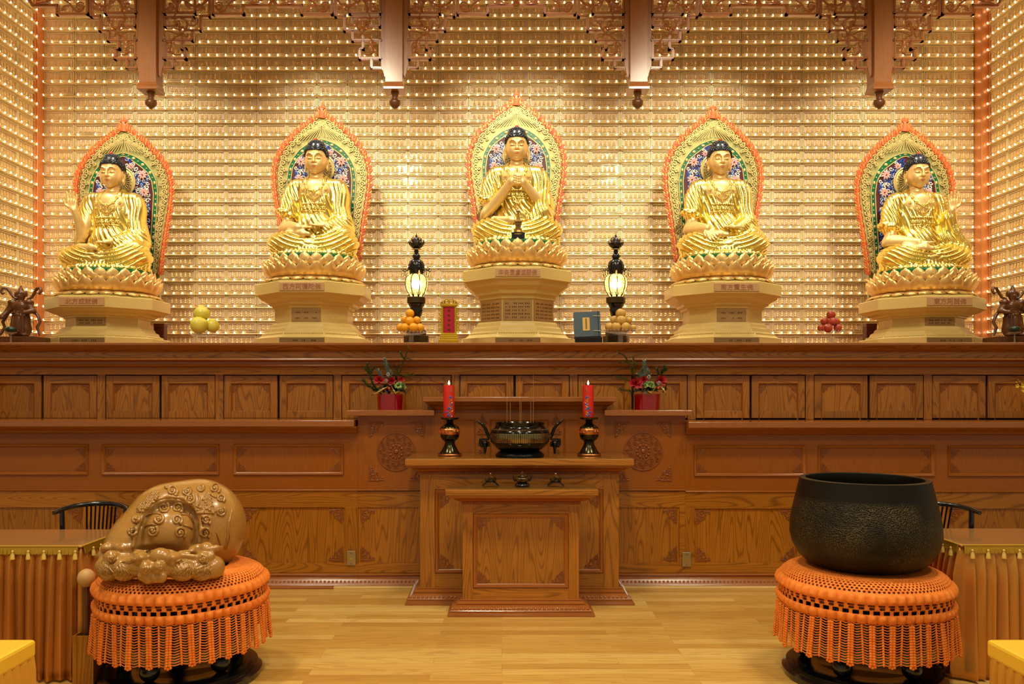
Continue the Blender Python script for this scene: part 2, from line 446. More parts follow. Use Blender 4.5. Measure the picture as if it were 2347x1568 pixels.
# rails that carry the bulbs
rail_g = mat('rail_gold', (.60, .44, .23, 1), .42, metal=.5)
rb, rl, rr_ = MB(), MB(), MB()
for k in rows:
    z = row_z(k) - .010
    rb.xprism([(WD, z + .008), (WD - .022, z + .008), (WD - .026, z + .001), (WD - .020, z - .006), (WD, z - .006)], XL, XR)
    for (m_, X, s) in ((rl, XL, 1), (rr_, XR, -1)):
        pr = [(X, z + .008), (X + s * .022, z + .008), (X + s * .026, z + .001), (X + s * .020, z - .006), (X, z - .006)]
        m_.yprism(pr, 6.3, WD - .13)
rb.build('bulb_rail', rail_g, bw); rl.build('bulb_rail', rail_g, lw); rr_.build('bulb_rail', rail_g, rw)

# ---- corner pillars
for nm, x0, x1, lab in (('trim_1', XL - .02, PX(98.5, 7.86), 'l'), ('trim_2', PX(2246, 7.8), XR + .02, 'r')):
    mb = MB(); mb.box(x0, x1, WD - .13, WD - .01, 1.6, CEIL)
    if lab == 'l': mb.box(x0, x0 + .035, WD - .155, WD - .13, 1.6, CEIL)
    else: mb.box(x1 - .035, x1, WD - .155, WD - .13, 1.6, CEIL)
    tag(mb.build(nm, pillar_w, bevel=.004), kind='structure')

# ---- bulbs
bulb_m = mat('lit_bulb', (1, .85, .6, 1), .4, emit=(1.0, .72, .38), es=17)
def bulb_mesh_v(n=6):
    prof = [(.0012, -.0075), (.0056, -.0045), (.0070, .000), (.0048, .0055), (.0008, .0115)]
    mb = MB(); mb.lathe(prof, n=n); return mb
bmv = bulb_mesh_v()
bulb_me = bmv.build('wall_bulb', bulb_m, smooth=60, link=False)
BV = np.array(bmv.v, np.float32); BF = [f for f in bmv.f]
rnd = random.Random(4)
stuff_pts = []; singles = []
BP = TW / 3.5
for k in range(-2, 25):
    z = row_z(k)
    for i in range(int((XR - XL) / BP)):
        x = bx0 + .004 + i * BP
        if x > XR - .03: continue
        if rnd.random() < .012: continue
        stuff_pts.append((x, WD - .034 + rnd.uniform(-.002, .002), z + rnd.uniform(-.0025, .0025)))
    for side, X, s in (('left', XL, 1), ('right', XR, -1)):
        for i in range(16):
            y = WD - .155 - i * BP
            if side == 'left' and k == 4 and i in (3,): continue
            p = (X + s * (.034 + rnd.uniform(-.002, .002)), y, z + rnd.uniform(-.0025, .0025))
            if 2 <= i <= 7 and 0 <= k <= 24: singles.append((side, p, i))
            else: stuff_pts.append(p)
assert len(singles) <= 300, len(singles)
for side, p, i in singles:
    o = put('wall_bulb', bulb_me, None, p, rot=(0, 0, rnd.uniform(0, 3)))
    tag(o, 'small warm glowing bulb in the rows on the %s side wall of plaques' % side, 'light bulb', 'small bulbs on the %s side wall' % side)
V = np.concatenate([BV + np.array(p, np.float32) for p in stuff_pts])
mbb = MB(); nvb = len(BV)
fs = [tuple(b * nvb + i for i in f) for b in range(len(stuff_pts)) for f in BF]
mbb.v = [tuple(map(float, q)) for q in V]; mbb.f = fs; mbb.m = [0] * len(fs)
o = mbb.build('wall_bulb_rows', bulb_m, smooth=60)
tag(o, 'rows of small warm glowing bulbs between the plaques of the back wall', 'light bulbs', kind='stuff')

# ================================================================== joinery
def corner_mesh():
    """triangular scroll carving, corner at origin, spreading to +x and -z, unit size"""
    mb = MB(); R = .045
    def T(pts, r): mb.tube([(p[0], -abs(0) - .02, p[1]) for p in pts], r, n=6, flat=.8, up=(0, 1, 0))
    T([(0.03, -.03), (.35, -.05), (.62, -.03), (.85, -.10), (1.0, -.06)], [R, R, R, R * .9, R * .6])
    T([(0.03, -.03), (.05, -.35), (.03, -.62), (.10, -.85), (.06, -1.0)], [R, R, R, R * .9, R * .6])
    def S(cx, cz, r, a0, sg, tn=1.3): mb.tube([(p[0], -.02, p[2]) for p in spiral_pts(cx, cz, r, tn, a0, sg)], R * .85, n=6, flat=.8, up=(0, 1, 0))
    S(.30, -.28, .20, PI / 2, 1, 1.4); S(.62, -.20, .13, PI, -1); S(.20, -.62, .13, PI / 2, 1)
    S(.45, -.50, .13, 0, -1); S(.86, -.19, .07, PI / 2, -1, 1); S(.17, -.86, .07, 0, 1, 1)
    T([(.72, -.28), (.58, -.42), (.60, -.58), (.42, -.64), (.28, -.76)], [R * .7] * 5)
    return mb.build('corner_carving', carve, smooth=50, link=False)
corner_me = corner_mesh()
def corner(parent, x, y, z, size, dx, dz):
    """(x,z) the corner, dx/dz which way it spreads (+1/-1)"""
    return put('corner_carving', corner_me, parent, (x, y, z), (size * dx, size, size * -dz))
def corners(parent, x0, x1, y, z0, z1, size, inset, which='abcd'):
    if 'a' in which: corner(parent, x0 + inset, y, z1 - inset, size, 1, -1)
    if 'b' in which: corner(parent, x1 - inset, y, z1 - inset, size, -1, -1)
    if 'c' in which: corner(parent, x0 + inset, y, z0 + inset, size, 1, 1)
    if 'd' in which: corner(parent, x1 - inset, y, z0 + inset, size, -1, 1)

def panel_moulding(mb, x0, x1, y, z0, z1, w=.02, d=.012):
    """raised picture-frame moulding, mitred; y is the face it sits on"""
    o = [(x0, z0), (x1, z0), (x1, z1), (x0, z1)]
    rings = []
    for off, dep in ((0, 0), (w * .15, -d), (w * .5, -d * .7), (w, .002)):
        rings.append([(x0 + off, y + dep, z0 + off), (x1 - off, y + dep, z0 + off), (x1 - off, y + dep, z1 - off), (x0 + off, y + dep, z1 - off)])
    mb.loft(rings, cap=False)

# ---- upper tier: altar shelf with cornice
D_SH, D_UP, D_LW = 6.10, 6.25, 5.90
SHZ = PZ(785, D_SH)
zt = SHZ
def q(py, d=D_SH): return PZ(py, d)
prof = [(WD, zt), (D_SH + .008, zt), (D_SH, zt - .004), (D_SH, q(791)), (D_SH + .012, q(792)), (D_SH + .03, q(798)), (D_SH + .055, q(803)), (D_SH + .075, q(806)), (D_SH + .075, q(820)),
        (D_SH + .055, q(821)), (D_SH + .05, q(824)), (D_SH + .065, q(827)), (D_SH + .085, q(829)), (D_SH + .085, q(833)), (D_SH + .072, q(835)), (D_SH + .078, q(838)), (D_SH + .112, q(842)),
        (D_SH + .118, q(858)), (WD, q(858))]
sh = thing('altar_shelf', 'long oak altar shelf with moulded cornice carrying the golden statues', 'shelf', (0, D_SH, 0))
sh.location = (0, 0, 0)
top = MB().xprism([(WD, zt), (D_SH + .008, zt), (D_SH, zt - .004), (D_SH, q(791)), (D_SH + .012, q(792)), (WD, q(792))], XL, XR).build('shelf_board', cherry_h, sh)
MB().xprism([(WD - .5, q(792)), (D_SH + .012, q(792)), (D_SH + .03, q(798)), (D_SH + .055, q(803)), (D_SH + .075, q(806)), (D_SH + .075, q(820)), (WD - .5, q(820))], XL, XR).build('fascia', oak_h, sh, smooth=30)
MB().xprism([(WD - .5, q(820)), (D_SH + .055, q(820.5)), (D_SH + .05, q(824)), (D_SH + .065, q(827)), (D_SH + .085, q(829)), (D_SH + .085, q(833)), (D_SH + .072, q(835)), (D_SH + .078, q(838)), (D_SH + .112, q(842)), (WD - .5, q(842))], XL, XR).build('cornice', cherry_h, sh, smooth=30)
MB().xprism([(WD - .5, q(842)), (D_SH + .112, q(842)), (D_SH + .118, q(858)), (WD - .5, q(858))], XL, XR).build('rail', oak_h, sh)

# cabinets with pairs of doors
zb, zd1 = 1.175, PZ(859, D_UP)
door_cache = {}
def door_mesh(w, h, y0):
    mb = MB(); fw = .052
    mb.box(-w / 2, w / 2, 0, .02, 0, h)
    return mb
unames = ['at the far end under the northern statue', 'below the seated statue with raised hand and left of the fruit', 'below the three yellow pomelos', 'behind the flower pot with tall fir sprigs',
          'behind the bronze censer and incense sticks', 'behind the flower pot with red poinsettias and leaning fir', 'below the fourth statue counted from the carved drum side',
          'below the red apples on a stand', 'behind the yellow orchid sprig']
ux0 = 241 - 270.7
for iu in range(9):
    a = ux0 + 270.7 * iu
    lab = ['oak cabinet with two carved doors nearest the brown guardian on the drum side',
           'oak cabinet with two carved doors between the leftmost statue and the yellow pomelos',
           'oak cabinet with two carved doors below the pedestal beside the yellow pomelos',
           'oak cabinet behind the red pot with tall upright fir sprigs',
           'oak cabinet with two carved doors right behind the bronze censer and incense',
           'oak cabinet behind the red pot with two large poinsettias',
           'oak cabinet with two carved doors below the pedestal nearest the red apples',
           'oak cabinet with two carved doors directly below the stand of red apples',
           'oak cabinet with two carved doors behind the yellow orchid sprig'][iu]
    u = thing('altar_cabinet', lab, 'cabinet', (0, 0, 0), 'oak cabinets under the altar shelf')
    x0, x1 = PX(a - 9, D_UP), PX(a + 261.7, D_UP)
    x0 = max(x0, XL + .002); x1 = min(x1, XR - .002)
    if iu == 0: x0 = max(x0, XL + .002)
    sw = 9 * D_UP / F
    MB().box(x0, x0 + sw, D_UP, D_UP + .3, zb, q(858)).build('stile', oak_v, u); MB().box(x1 - sw, x1, D_UP, D_UP + .3, zb, q(858)).build('stile', oak_v, u)
    MB().box(x0 + sw, x1 - sw, D_UP + .03, D_UP + .3, zb, q(858)).build('body', mat('cabinet_dark', srgb(50, 24, 8), .8) if iu == 0 else bpy.data.materials['cabinet_dark'], u)
    ix0, ix1 = PX(a, D_UP), PX(a + 252, D_UP)
    for j in range(2):
        dx0 = ix0 + .006 + j * (ix1 - ix0) / 2 + (.004 if j else 0); dx1 = dx0 + (ix1 - ix0) / 2 - .014
        if dx1 < XL + .1: continue
        dx0 = max(dx0, XL + .01)
        if dx0 > XR - .1: continue
        dx1 = min(dx1, XR - .01)
        z1 = zd1 - .006; fw = .053
        y = D_UP + .002
        mb = MB(); mb.loft([[(dx0 + e, yy, zb + .01 + e), (dx1 - e, yy, zb + .01 + e), (dx1 - e, yy, z1 - e), (dx0 + e, yy, z1 - e)] for e, yy in ((0, y + .022), (0, y), (fw, y), (fw, y + .022))], cap=False)
        d = mb.build('door', oak_v, u, bevel=.0015)
        MB().box(dx0 + fw, dx1 - fw, y - .0006, y + .020, z1 - .060, z1 - .0005).build('door_rail', oak_h, d, bevel=.0015)
        MB().box(dx0 + fw, dx1 - fw, y + .009, y + .02, zb + .01, z1 - .060).build('panel', oak_v, d)
        mo = MB(); panel_moulding(mo, dx0 + fw - .002, dx1 - fw + .002, y + .008, zb - .02, z1 - .058, .010, .012); mo.build('moulding', plain_h, d, smooth=40)
        corner(d, dx0 + fw + .010, y + .009, z1 - .070, .062, 1, -1); corner(d, dx1 - fw - .010, y + .009, z1 - .070, .062, -1, -1)

# ---- lower tier
def ledge(name, x0, x1, zt_, zb_, yf, yb, lab, ends=None):
    mb = MB(); mb.box(x0, x1, yf, yb, zb_, zt_)
    o = mb.build(name, cherry_h, None, bevel=.003); return tag(o, lab, 'ledge')
ZL = PZ(964, 5.80)
Lx0, Lx1 = XL + .002, PX(817, D_LW)
Rx0, Rx1 = PX(1571, D_LW), XR - .002
ledge('counter_ledge', Lx0, Lx1, ZL, PZ(978, 5.80), 5.80, D_UP - .001, 'long reddish oak counter ledge on the carved drum side')
ledge('counter_ledge', Rx0, Rx1, PZ(967.5, 5.80), PZ(981, 5.80), 5.80, D_UP - .001, 'long reddish oak counter ledge behind the black singing bowl')

def panelled_unit(a, b, up, lo, lab, zoff=0, carve_lo='abcd', carve_up='abcd', ztop=None):
    """a,b px limits; up/lo = px limits of the upper and lower panels"""
    u = thing('panelled_counter', lab, 'cabinet', (0, 0, 0), 'oak panelled counter sections')
    y = D_LW; X = lambda p: min(max(PX(p, y), XL + .004), XR - .004)
    zc = PZ(978 + zoff, 5.80)
    # small cornice under ledge
    MB().xprism([(y + .2, zc), (5.825, zc), (5.83, zc - .012), (5.85, zc - .02), (5.868, zc - .034), (5.87, zc - .045), (5.885, zc - .052), (y + .2, zc - .052)], X(a), X(b)).build('cornice', plain_h, u, smooth=30)
    z1, zu1, zu0, zm1, zm0, zl1, zl0, zbse = zc - .052, PZ(1018 + zoff, y), PZ(1089 + zoff, y), PZ(1122 + zoff, y), PZ(1126 + zoff, y), PZ(1163 + zoff, y), PZ(1291, y), PZ(1313, y)
    MB().box(X(a), X(b), y + .016, y + .3, .0, z1).build('body', plain_v, u)
    MB().box(X(a), X(up[0]), y, y + .02, zm1, z1).build('upper_stile', plain_v, u); MB().box(X(up[1]), X(b), y, y + .02, zm1, z1).build('upper_stile', plain_v, u)
    MB().box(X(up[0]), X(up[1]), y, y + .02, zu1, z1).build('upper_rail', plain_h, u); MB().box(X(up[0]), X(up[1]), y, y + .02, zm1, zu0).build('upper_rail', plain_h, u)
    p = MB().box(X(up[0]), X(up[1]), y + .010, y + .02, zu0, zu1).build('upper_panel', plain_v, u)
    mo = MB(); panel_moulding(mo, X(up[0]), X(up[1]), y + .004, zu0, zu1, .022, .014); mo.build('moulding', plain_h, p, smooth=40)
    corners(p, X(up[0]), X(up[1]), y + .010, zu0, zu1, .066, .030, carve_up)
    MB().xprism([(y + .02, zm1), (y - .004, zm1), (y - .010, zm1 - .005), (y - .004, zm0), (y + .02, zm0)], X(a), X(b)).build('bead', cherry_h, u, smooth=60)
    MB().box(X(a), X(b), y, y + .02, zl1, zm0).build('middle_rail', oak_h, u)
    MB().box(X(a), X(lo[0]), y, y + .02, zl0, zl1).build('lower_stile', oak_v, u); MB().box(X(lo[1]), X(b), y, y + .02, zl0, zl1).build('lower_stile', oak_v, u)
    MB().box(X(a), X(b), y - .001, y + .02, zbse, zl0).build('bottom_rail', oak_h, u)
    p = MB().box(X(lo[0]), X(lo[1]), y + .010, y + .02, zl0, zl1).build('lower_panel', oak_v, u)
    corners(p, X(lo[0]), X(lo[1]), y + .010, zl0, zl1, .105, .012, carve_lo)
    return u
panelled_unit(-100, 218, (-70, 203), (-70, 190), 'oak panelled counter section behind the black chair rail, at the brown guardian side', 0)
panelled_unit(218, 519, (233, 503), (248, 515), 'oak panelled counter section rising behind the carved wooden drum')
panelled_unit(519, 820, (535, 788), (552, 790), 'oak panelled counter section between the carved drum and the medallion block')
panelled_unit(1571, 1860, (1590, 1847), (1592, 1826), 'oak panelled counter section between the medallion block and the black bowl', 3)
panelled_unit(1860, 2157, (1874, 2142), (1860, 2140), 'oak panelled counter section rising behind the black singing bowl', 3)
panelled_unit(2157, 2480, (2172, 2450), (2174, 2450), 'oak panelled counter section behind the chair next to the black bowl', 3)

def medallion_mesh():
    mb = MB(); R = .134
    mb.add([(R * math.cos(2 * PI * i / 48), -.002, R * math.sin(2 * PI * i / 48)) for i in range(48)], [tuple(range(47, -1, -1))])
    def ring(r, t, h=.8, n=56): 
        p = [(r * math.cos(2 * PI * i / n), -.004, r * math.sin(2 * PI * i / n)) for i in range(n + 1)]
        mb.tube(p, t, n=6, flat=h, up=(0, 1, 0))
    ring(R, .0045); ring(.066, .003); ring(.026, .003)
    mb.ball((0, -.005, 0), .017, 14, 6, (1, .5, 1))
    for i in range(12):
        a = 2 * PI * i / 12
        mb.ball((.045 * math.cos(a), -.004, .045 * math.sin(a)), .013, 8, 5, (.45 + .5 * abs(math.cos(a)), .5, .45 + .5 * abs(math.sin(a))))
    for i in range(12):
        a = 2 * PI * i / 12
        for rr, s0 in ((.112, .017), (.088, .015)):
            aa = a + (.26 if rr < .1 else 0)
            mb.tube(spiral_pts(rr * math.cos(aa), rr * math.sin(aa), s0, 1.25, aa + i, 1 if i % 2 else -1, y=-.005), .0032, n=5, flat=.9, up=(0, 1, 0))
    return mb.build('medallion', carve, smooth=50, link=False)
med_me = medallion_mesh()
def medallion_block(a, b, ta, tb, mx, my, lab, out):
    u = thing('medallion_cabinet', lab, 'cabinet')
    y = D_LW - .004; X = lambda p: PX(p, y)
    zt_ = PZ(940.5, 5.82); zb_ = PZ(953, 5.82)
    MB().box(PX(ta, 5.82), PX(tb, 5.82), 5.82, D_UP - .001, zb_, zt_).build('top_board', cherry_h, u, bevel=.003)
    MB().box(X(a), X(b), y, y + .3, PZ(1122, y), zb_).build('front_panel', plain_v, u)
    mb = MB(); mb.xprism([(y + .02, PZ(1122, y)), (y - .006, PZ(1122, y)), (y - .008, PZ(1124, y)), (y + .02, PZ(1126, y))], X(a), X(b)); mb.build('bead', cherry_h, u)
    MB().box(X(a), X(b), y + .004, y + .3, PZ(1163, y), PZ(1126, y)).build('middle_rail', oak_h, u)
    st = (820, 822) if out < 0 else (1558, 1571)
    MB().box(X(a), X(b), y + .012, y + .3, 0, PZ(1163, y)).build('lower_panel', oak_v, u)
    fr = MB()
    if out > 0: fr.box(X(1558), X(b), y + .004, y + .02, PZ(1291, y), PZ(1163, y))
    fr.box(X(a), X(b), y + .003, y + .02, PZ(1313, y), PZ(1291, y)); fr.build('bottom_rail', oak_h, u)
    put('medallion', med_me, u, (PX(mx, y), y, PZ(my, y)))
    x0, x1 = (843, 975) if out < 0 else (1406, 1541)
    corners(u, X(x0), X(x1), y, PZ(1104, y), PZ(966, y), .112, .004)
    lp = (822, 975) if out < 0 else (1412, 1557)
    corners(u, X(lp[0]), X(lp[1]), y + .012, PZ(1290, y), PZ(1164, y), .105, .012, 'ac' if out < 0 else 'bd')
    return u
medallion_block(820, 996, 794, 995, 908.3, 1035.5, 'oak block with carved round medallion under the pot with tall fir sprigs', -1)
medallion_block(1385, 1571, 1386, 1587, 1474, 1034.5, 'oak block with carved round medallion under the pot with two large poinsettias', 1)

# centre riser
u = thing('centre_cabinet', 'raised oak centre block with stepped cornice behind the bronze censer', 'cabinet')
y = D_LW - .008
zt_ = PZ(910, 5.80); zb_ = PZ(921, 5.80)
MB().box(PX(969, 5.80), PX(1413, 5.80), 5.80, D_UP - .001, zb_, zt_).build('top_board', cherry_h, u, bevel=.003)
xa, xb = PX(996, y), PX(1385, y)
MB().rectloft(xa, xb, y, D_UP - .08, [(.076, zb_), (.062, zb_ - .004), (.050, zb_ - .018), (.036, zb_ - .030), (.022, zb_ - .034), (.016, zb_ - .048), (.004, zb_ - .058), (0, zb_ - .062)][::-1]).build('cornice', plain_h, u, smooth=30)
MB().box(xa, xb, y, y + .3, 0, zb_ - .06).build('body', plain_v, u)
for a, b in ((1020, 1090), (1122, 1258), (1292, 1350)):
    mb = MB(); panel_moulding(mb, PX(a, y), PX(b, y), y, PZ(1150, y), PZ(961, y), .016, .008); mb.build('panel_frame', plain_v, u, smooth=40)
def plume_mesh():
    mb = MB()
    for s in (-1, 1):
        for k, (cz, r) in enumerate(((.12, .018), (.05, .024), (-.03, .02), (-.10, .024), (-.17, .02))):
            mb.tube(spiral_pts(s * .020, cz, r, 1.2, PI / 2, s, y=-.004), .0035, n=5, flat=.9, up=(0, 1, 0))
        mb.tube([(0, -.004, .17), (s * .012, -.004, .145), (s * .004, -.004, .12)], .0035, n=5, up=(0, 1, 0))
    mb.tube([(0, -.004, .18), (0, -.004, -.2)], .003, n=5, up=(0, 1, 0))
    return mb.build('carved_plume', carve, smooth=50, link=False)
pl = plume_mesh()
for px in (1105, 1275): put('carved_plume', pl, u, (PX(px, y), y, PZ(1006, y)))

# baseboard with egg-and-dart bead, shoe moulding
bb = MB(); z0 = 0
yb_ = D_LW
bbp = [(yb_ + .02, PZ(1313, yb_)), (yb_ - .012, PZ(1314, yb_)), (yb_ - .022, PZ(1318, 5.88)), (yb_ - .014, PZ(1322, 5.88)), (yb_ - .016, PZ(1325, 5.88)), (yb_ - .034, PZ(1328, 5.86)), (yb_ - .040, PZ(1331, 5.86)),
       (yb_ - .052, PZ(1338, 5.85)), (yb_ - .060, PZ(1342, 5.84)), (yb_ - .060, .016), (yb_ + .02, .016)]
bo = bb.xprism(bbp, XL, XR).build('baseboard_back', cherry_h, None, smooth=25)
tag(bo, 'moulded oak baseboard with a carved bead along the counter foot', None, kind='structure')
eg = MB()
x = XL + .05
while x < XR - .05:
    eg.ball((x, yb_ - .043, PZ(1335, 5.85)), .0125, 7, 4, (.85, .6, 1)); x += .0285
eg.build('carved_bead', cherry_h, bo, smooth=60)
MB().xprism([(yb_, 0), (5.815, 0), (5.815, .010), (5.822, .016), (yb_, .018)], PX(765, 5.82), XR).build('shoe_strip', mat('pale_maple', srgb(222, 184, 116), .35), bo)
MB().xprism([(yb_, 0), (5.812, 0), (5.810, .010), (5.822, .018), (yb_, .018)], XL, PX(765, 5.82)).build('shoe_strip', cherry_h, bo)

# ---- tables
def altar_table(name, lab, d0, ztop, tx, bx, ty, rail, panel, base, back, carv):
    """d0 front depth; tx slab px, bx body px; ty slab bottom px; rail/panel px; base px heights"""
    u = thing(name, lab, 'table', (PX(sum(tx) / 2, d0), (d0 + back) / 2, 0)); ux, uy = u.location.x, u.location.y
    o = (ux, uy)
    k = d0 / F
    xs0, xs1 = PX(tx[0], d0) - ux, PX(tx[1], d0) - ux
    db = d0 + .09
    xb0, xb1 = PX(bx[0], db) - ux, PX(bx[1], db) - ux
    yf, ybk = d0 - uy, back - uy
    fr = db - uy
    zs = PZ(ty, d0)
    MB().box(xs0, xs1, yf, ybk, zs, ztop).build('tabletop', oak_h, u, bevel=.004)
    g = (xb0 - xs0)
    zc = zs - .052
    c = MB(); c.rectloft(xb0, xb1, fr, ybk - .09, [(0, zc - .012), (.012, zc - .006), (.010, zc + .004), (g * .35, zc + .016), (g * .55, zc + .030), (g * .8, zc + .036), (g * .86, zs)]).build('cornice', plain_h, u, smooth=30)
    dn = MB(); x = xb0 + .004
    while x < xb1: dn.ball((x, fr - .012, zc + .001), .008, 6, 4, (1, .7, .8)); x += .0185
    dn.build('carved_bead', carve, u, smooth=60)
    zA, zB = PZ(base[0], db), 0
    zr1 = zc - .012
    MB().box(xb0, xb1, fr + .02, ybk - .02, .02, zr1).build('body', plain_v, u)
    Xb = lambda p: PX(p, db) - ux
    MB().box(xb0, Xb(rail[0]), fr, fr + .03, .02, zr1).build('stile', oak_v, u, bevel=.001); MB().box(Xb(rail[1]), xb1, fr, fr + .03, .02, zr1).build('stile', oak_v, u, bevel=.001)
    MB().box(Xb(rail[0]), Xb(rail[1]), fr + .0006, fr + .03, PZ(panel[0], db), zr1).build('rail', oak_h, u, bevel=.001); MB().box(Xb(rail[0]), Xb(rail[1]), fr + .0006, fr + .03, .02, PZ(panel[1], db)).build('rail', oak_h, u, bevel=.001)
    p = MB().box(Xb(rail[0]), Xb(rail[1]), fr + .012, fr + .03, PZ(panel[1], db), PZ(panel[0], db)).build('panel', oak_v, u)
    mo = MB(); panel_moulding(mo, Xb(rail[0]), Xb(rail[1]), fr + .006, PZ(panel[1], db), PZ(panel[0], db), .026, .011); mo.build('moulding', plain_h, p, smooth=40)
    corners(p, Xb(rail[0]), Xb(rail[1]), fr + .012, PZ(panel[1], db), PZ(panel[0], db), carv, .030)
    hb = zA
    bs = MB(); bs.rectloft(xb0, xb1, fr, ybk - .09, [(.09, 0), (.09, hb * .14), (.083, hb * .16), (.082, hb * .22), (.072, hb * .26), (.074, hb * .36), (.058, hb * .55), (.042, hb * .62), (.034, hb * .66), (.036, hb * .76), (.026, hb * .80), (.014, hb * .88), (.016, hb * .95), (0, hb)])
    bs.build('base', cherry_h, u, smooth=30)
    eg = MB(); x = xb0 - .060
    while x < xb1 + .062: eg.ball((x, fr - .064, hb * .46), .0125, 7, 4, (.85, .6, 1)); x += .027
    eg.build('carved_bead', cherry_h, u, smooth=60)
    return u
ZT = .948
altar_table('altar_table', 'wide carved oak altar table holding the bronze censer and red candles', 5.37, ZT, (928, 1453.5), (963, 1418.5), 1067.5, (997, 1383), (1122, 1314), (1346,), D_LW - .025, .095)
ZT2 = .783
altar_table('offering_table', 'small low oak offering table in front with three tiny censers on it', 5.096, ZT2, (1020.5, 1372), (1060.5, 1327), 1136.5, (1084, 1303), (1178, 1348), (1373,), 5.355, .078)
gt = thin_glass('table_glass', (.93, .97, .93, 1), .02, 1.6)
def slab_glass(x0, x1, y0, y1, z, lab):
    o = MB().box(x0, x1, y0, y1, z + .0006, z + .0066).build('glass_sheet', gt); return tag(o, lab, 'glass')
slab_glass(PX(928, 5.375) + .003, PX(1453, 5.375) - .003, 5.375, D_LW - .03, ZT, 'clear glass sheet covering the wide altar table top')
slab_glass(PX(1022, 5.1) + .003, PX(1371, 5.1) - .003, 5.10, 5.35, ZT2, 'clear glass sheet covering the small offering table top')

# ---- outlets
for px, py, lab in ((805, 1279.5, 'steel socket plate on the counter at the drum side of the altar table'), (1574, 1282.5, 'steel socket plate on the counter at the bowl side of the altar table')):
    o = thing('socket_plate', lab, 'socket', (PX(px, 5.89), 5.893, PZ(py, 5.89)), 'steel socket plates')
    MB().box(-.031, .031, -.004, .007, -.051, .051).build('plate', steel, o, bevel=.002)
    mb = MB(); mb.lathe([(.011, 0), (.011, .006), (.006, .006), (.006, .002)], n=14); 
    j = mb.build('jack', brass, o, smooth=40); j.rotation_euler = (PI / 2, 0, 0); j.location = (0, -.003, -.004)
    MB().ball((0, -.0045, .034), .0035, 8, 5).build('screw', ink, o); MB().ball((0, -.0045, -.040), .0035, 8, 5).build('screw', ink, o)
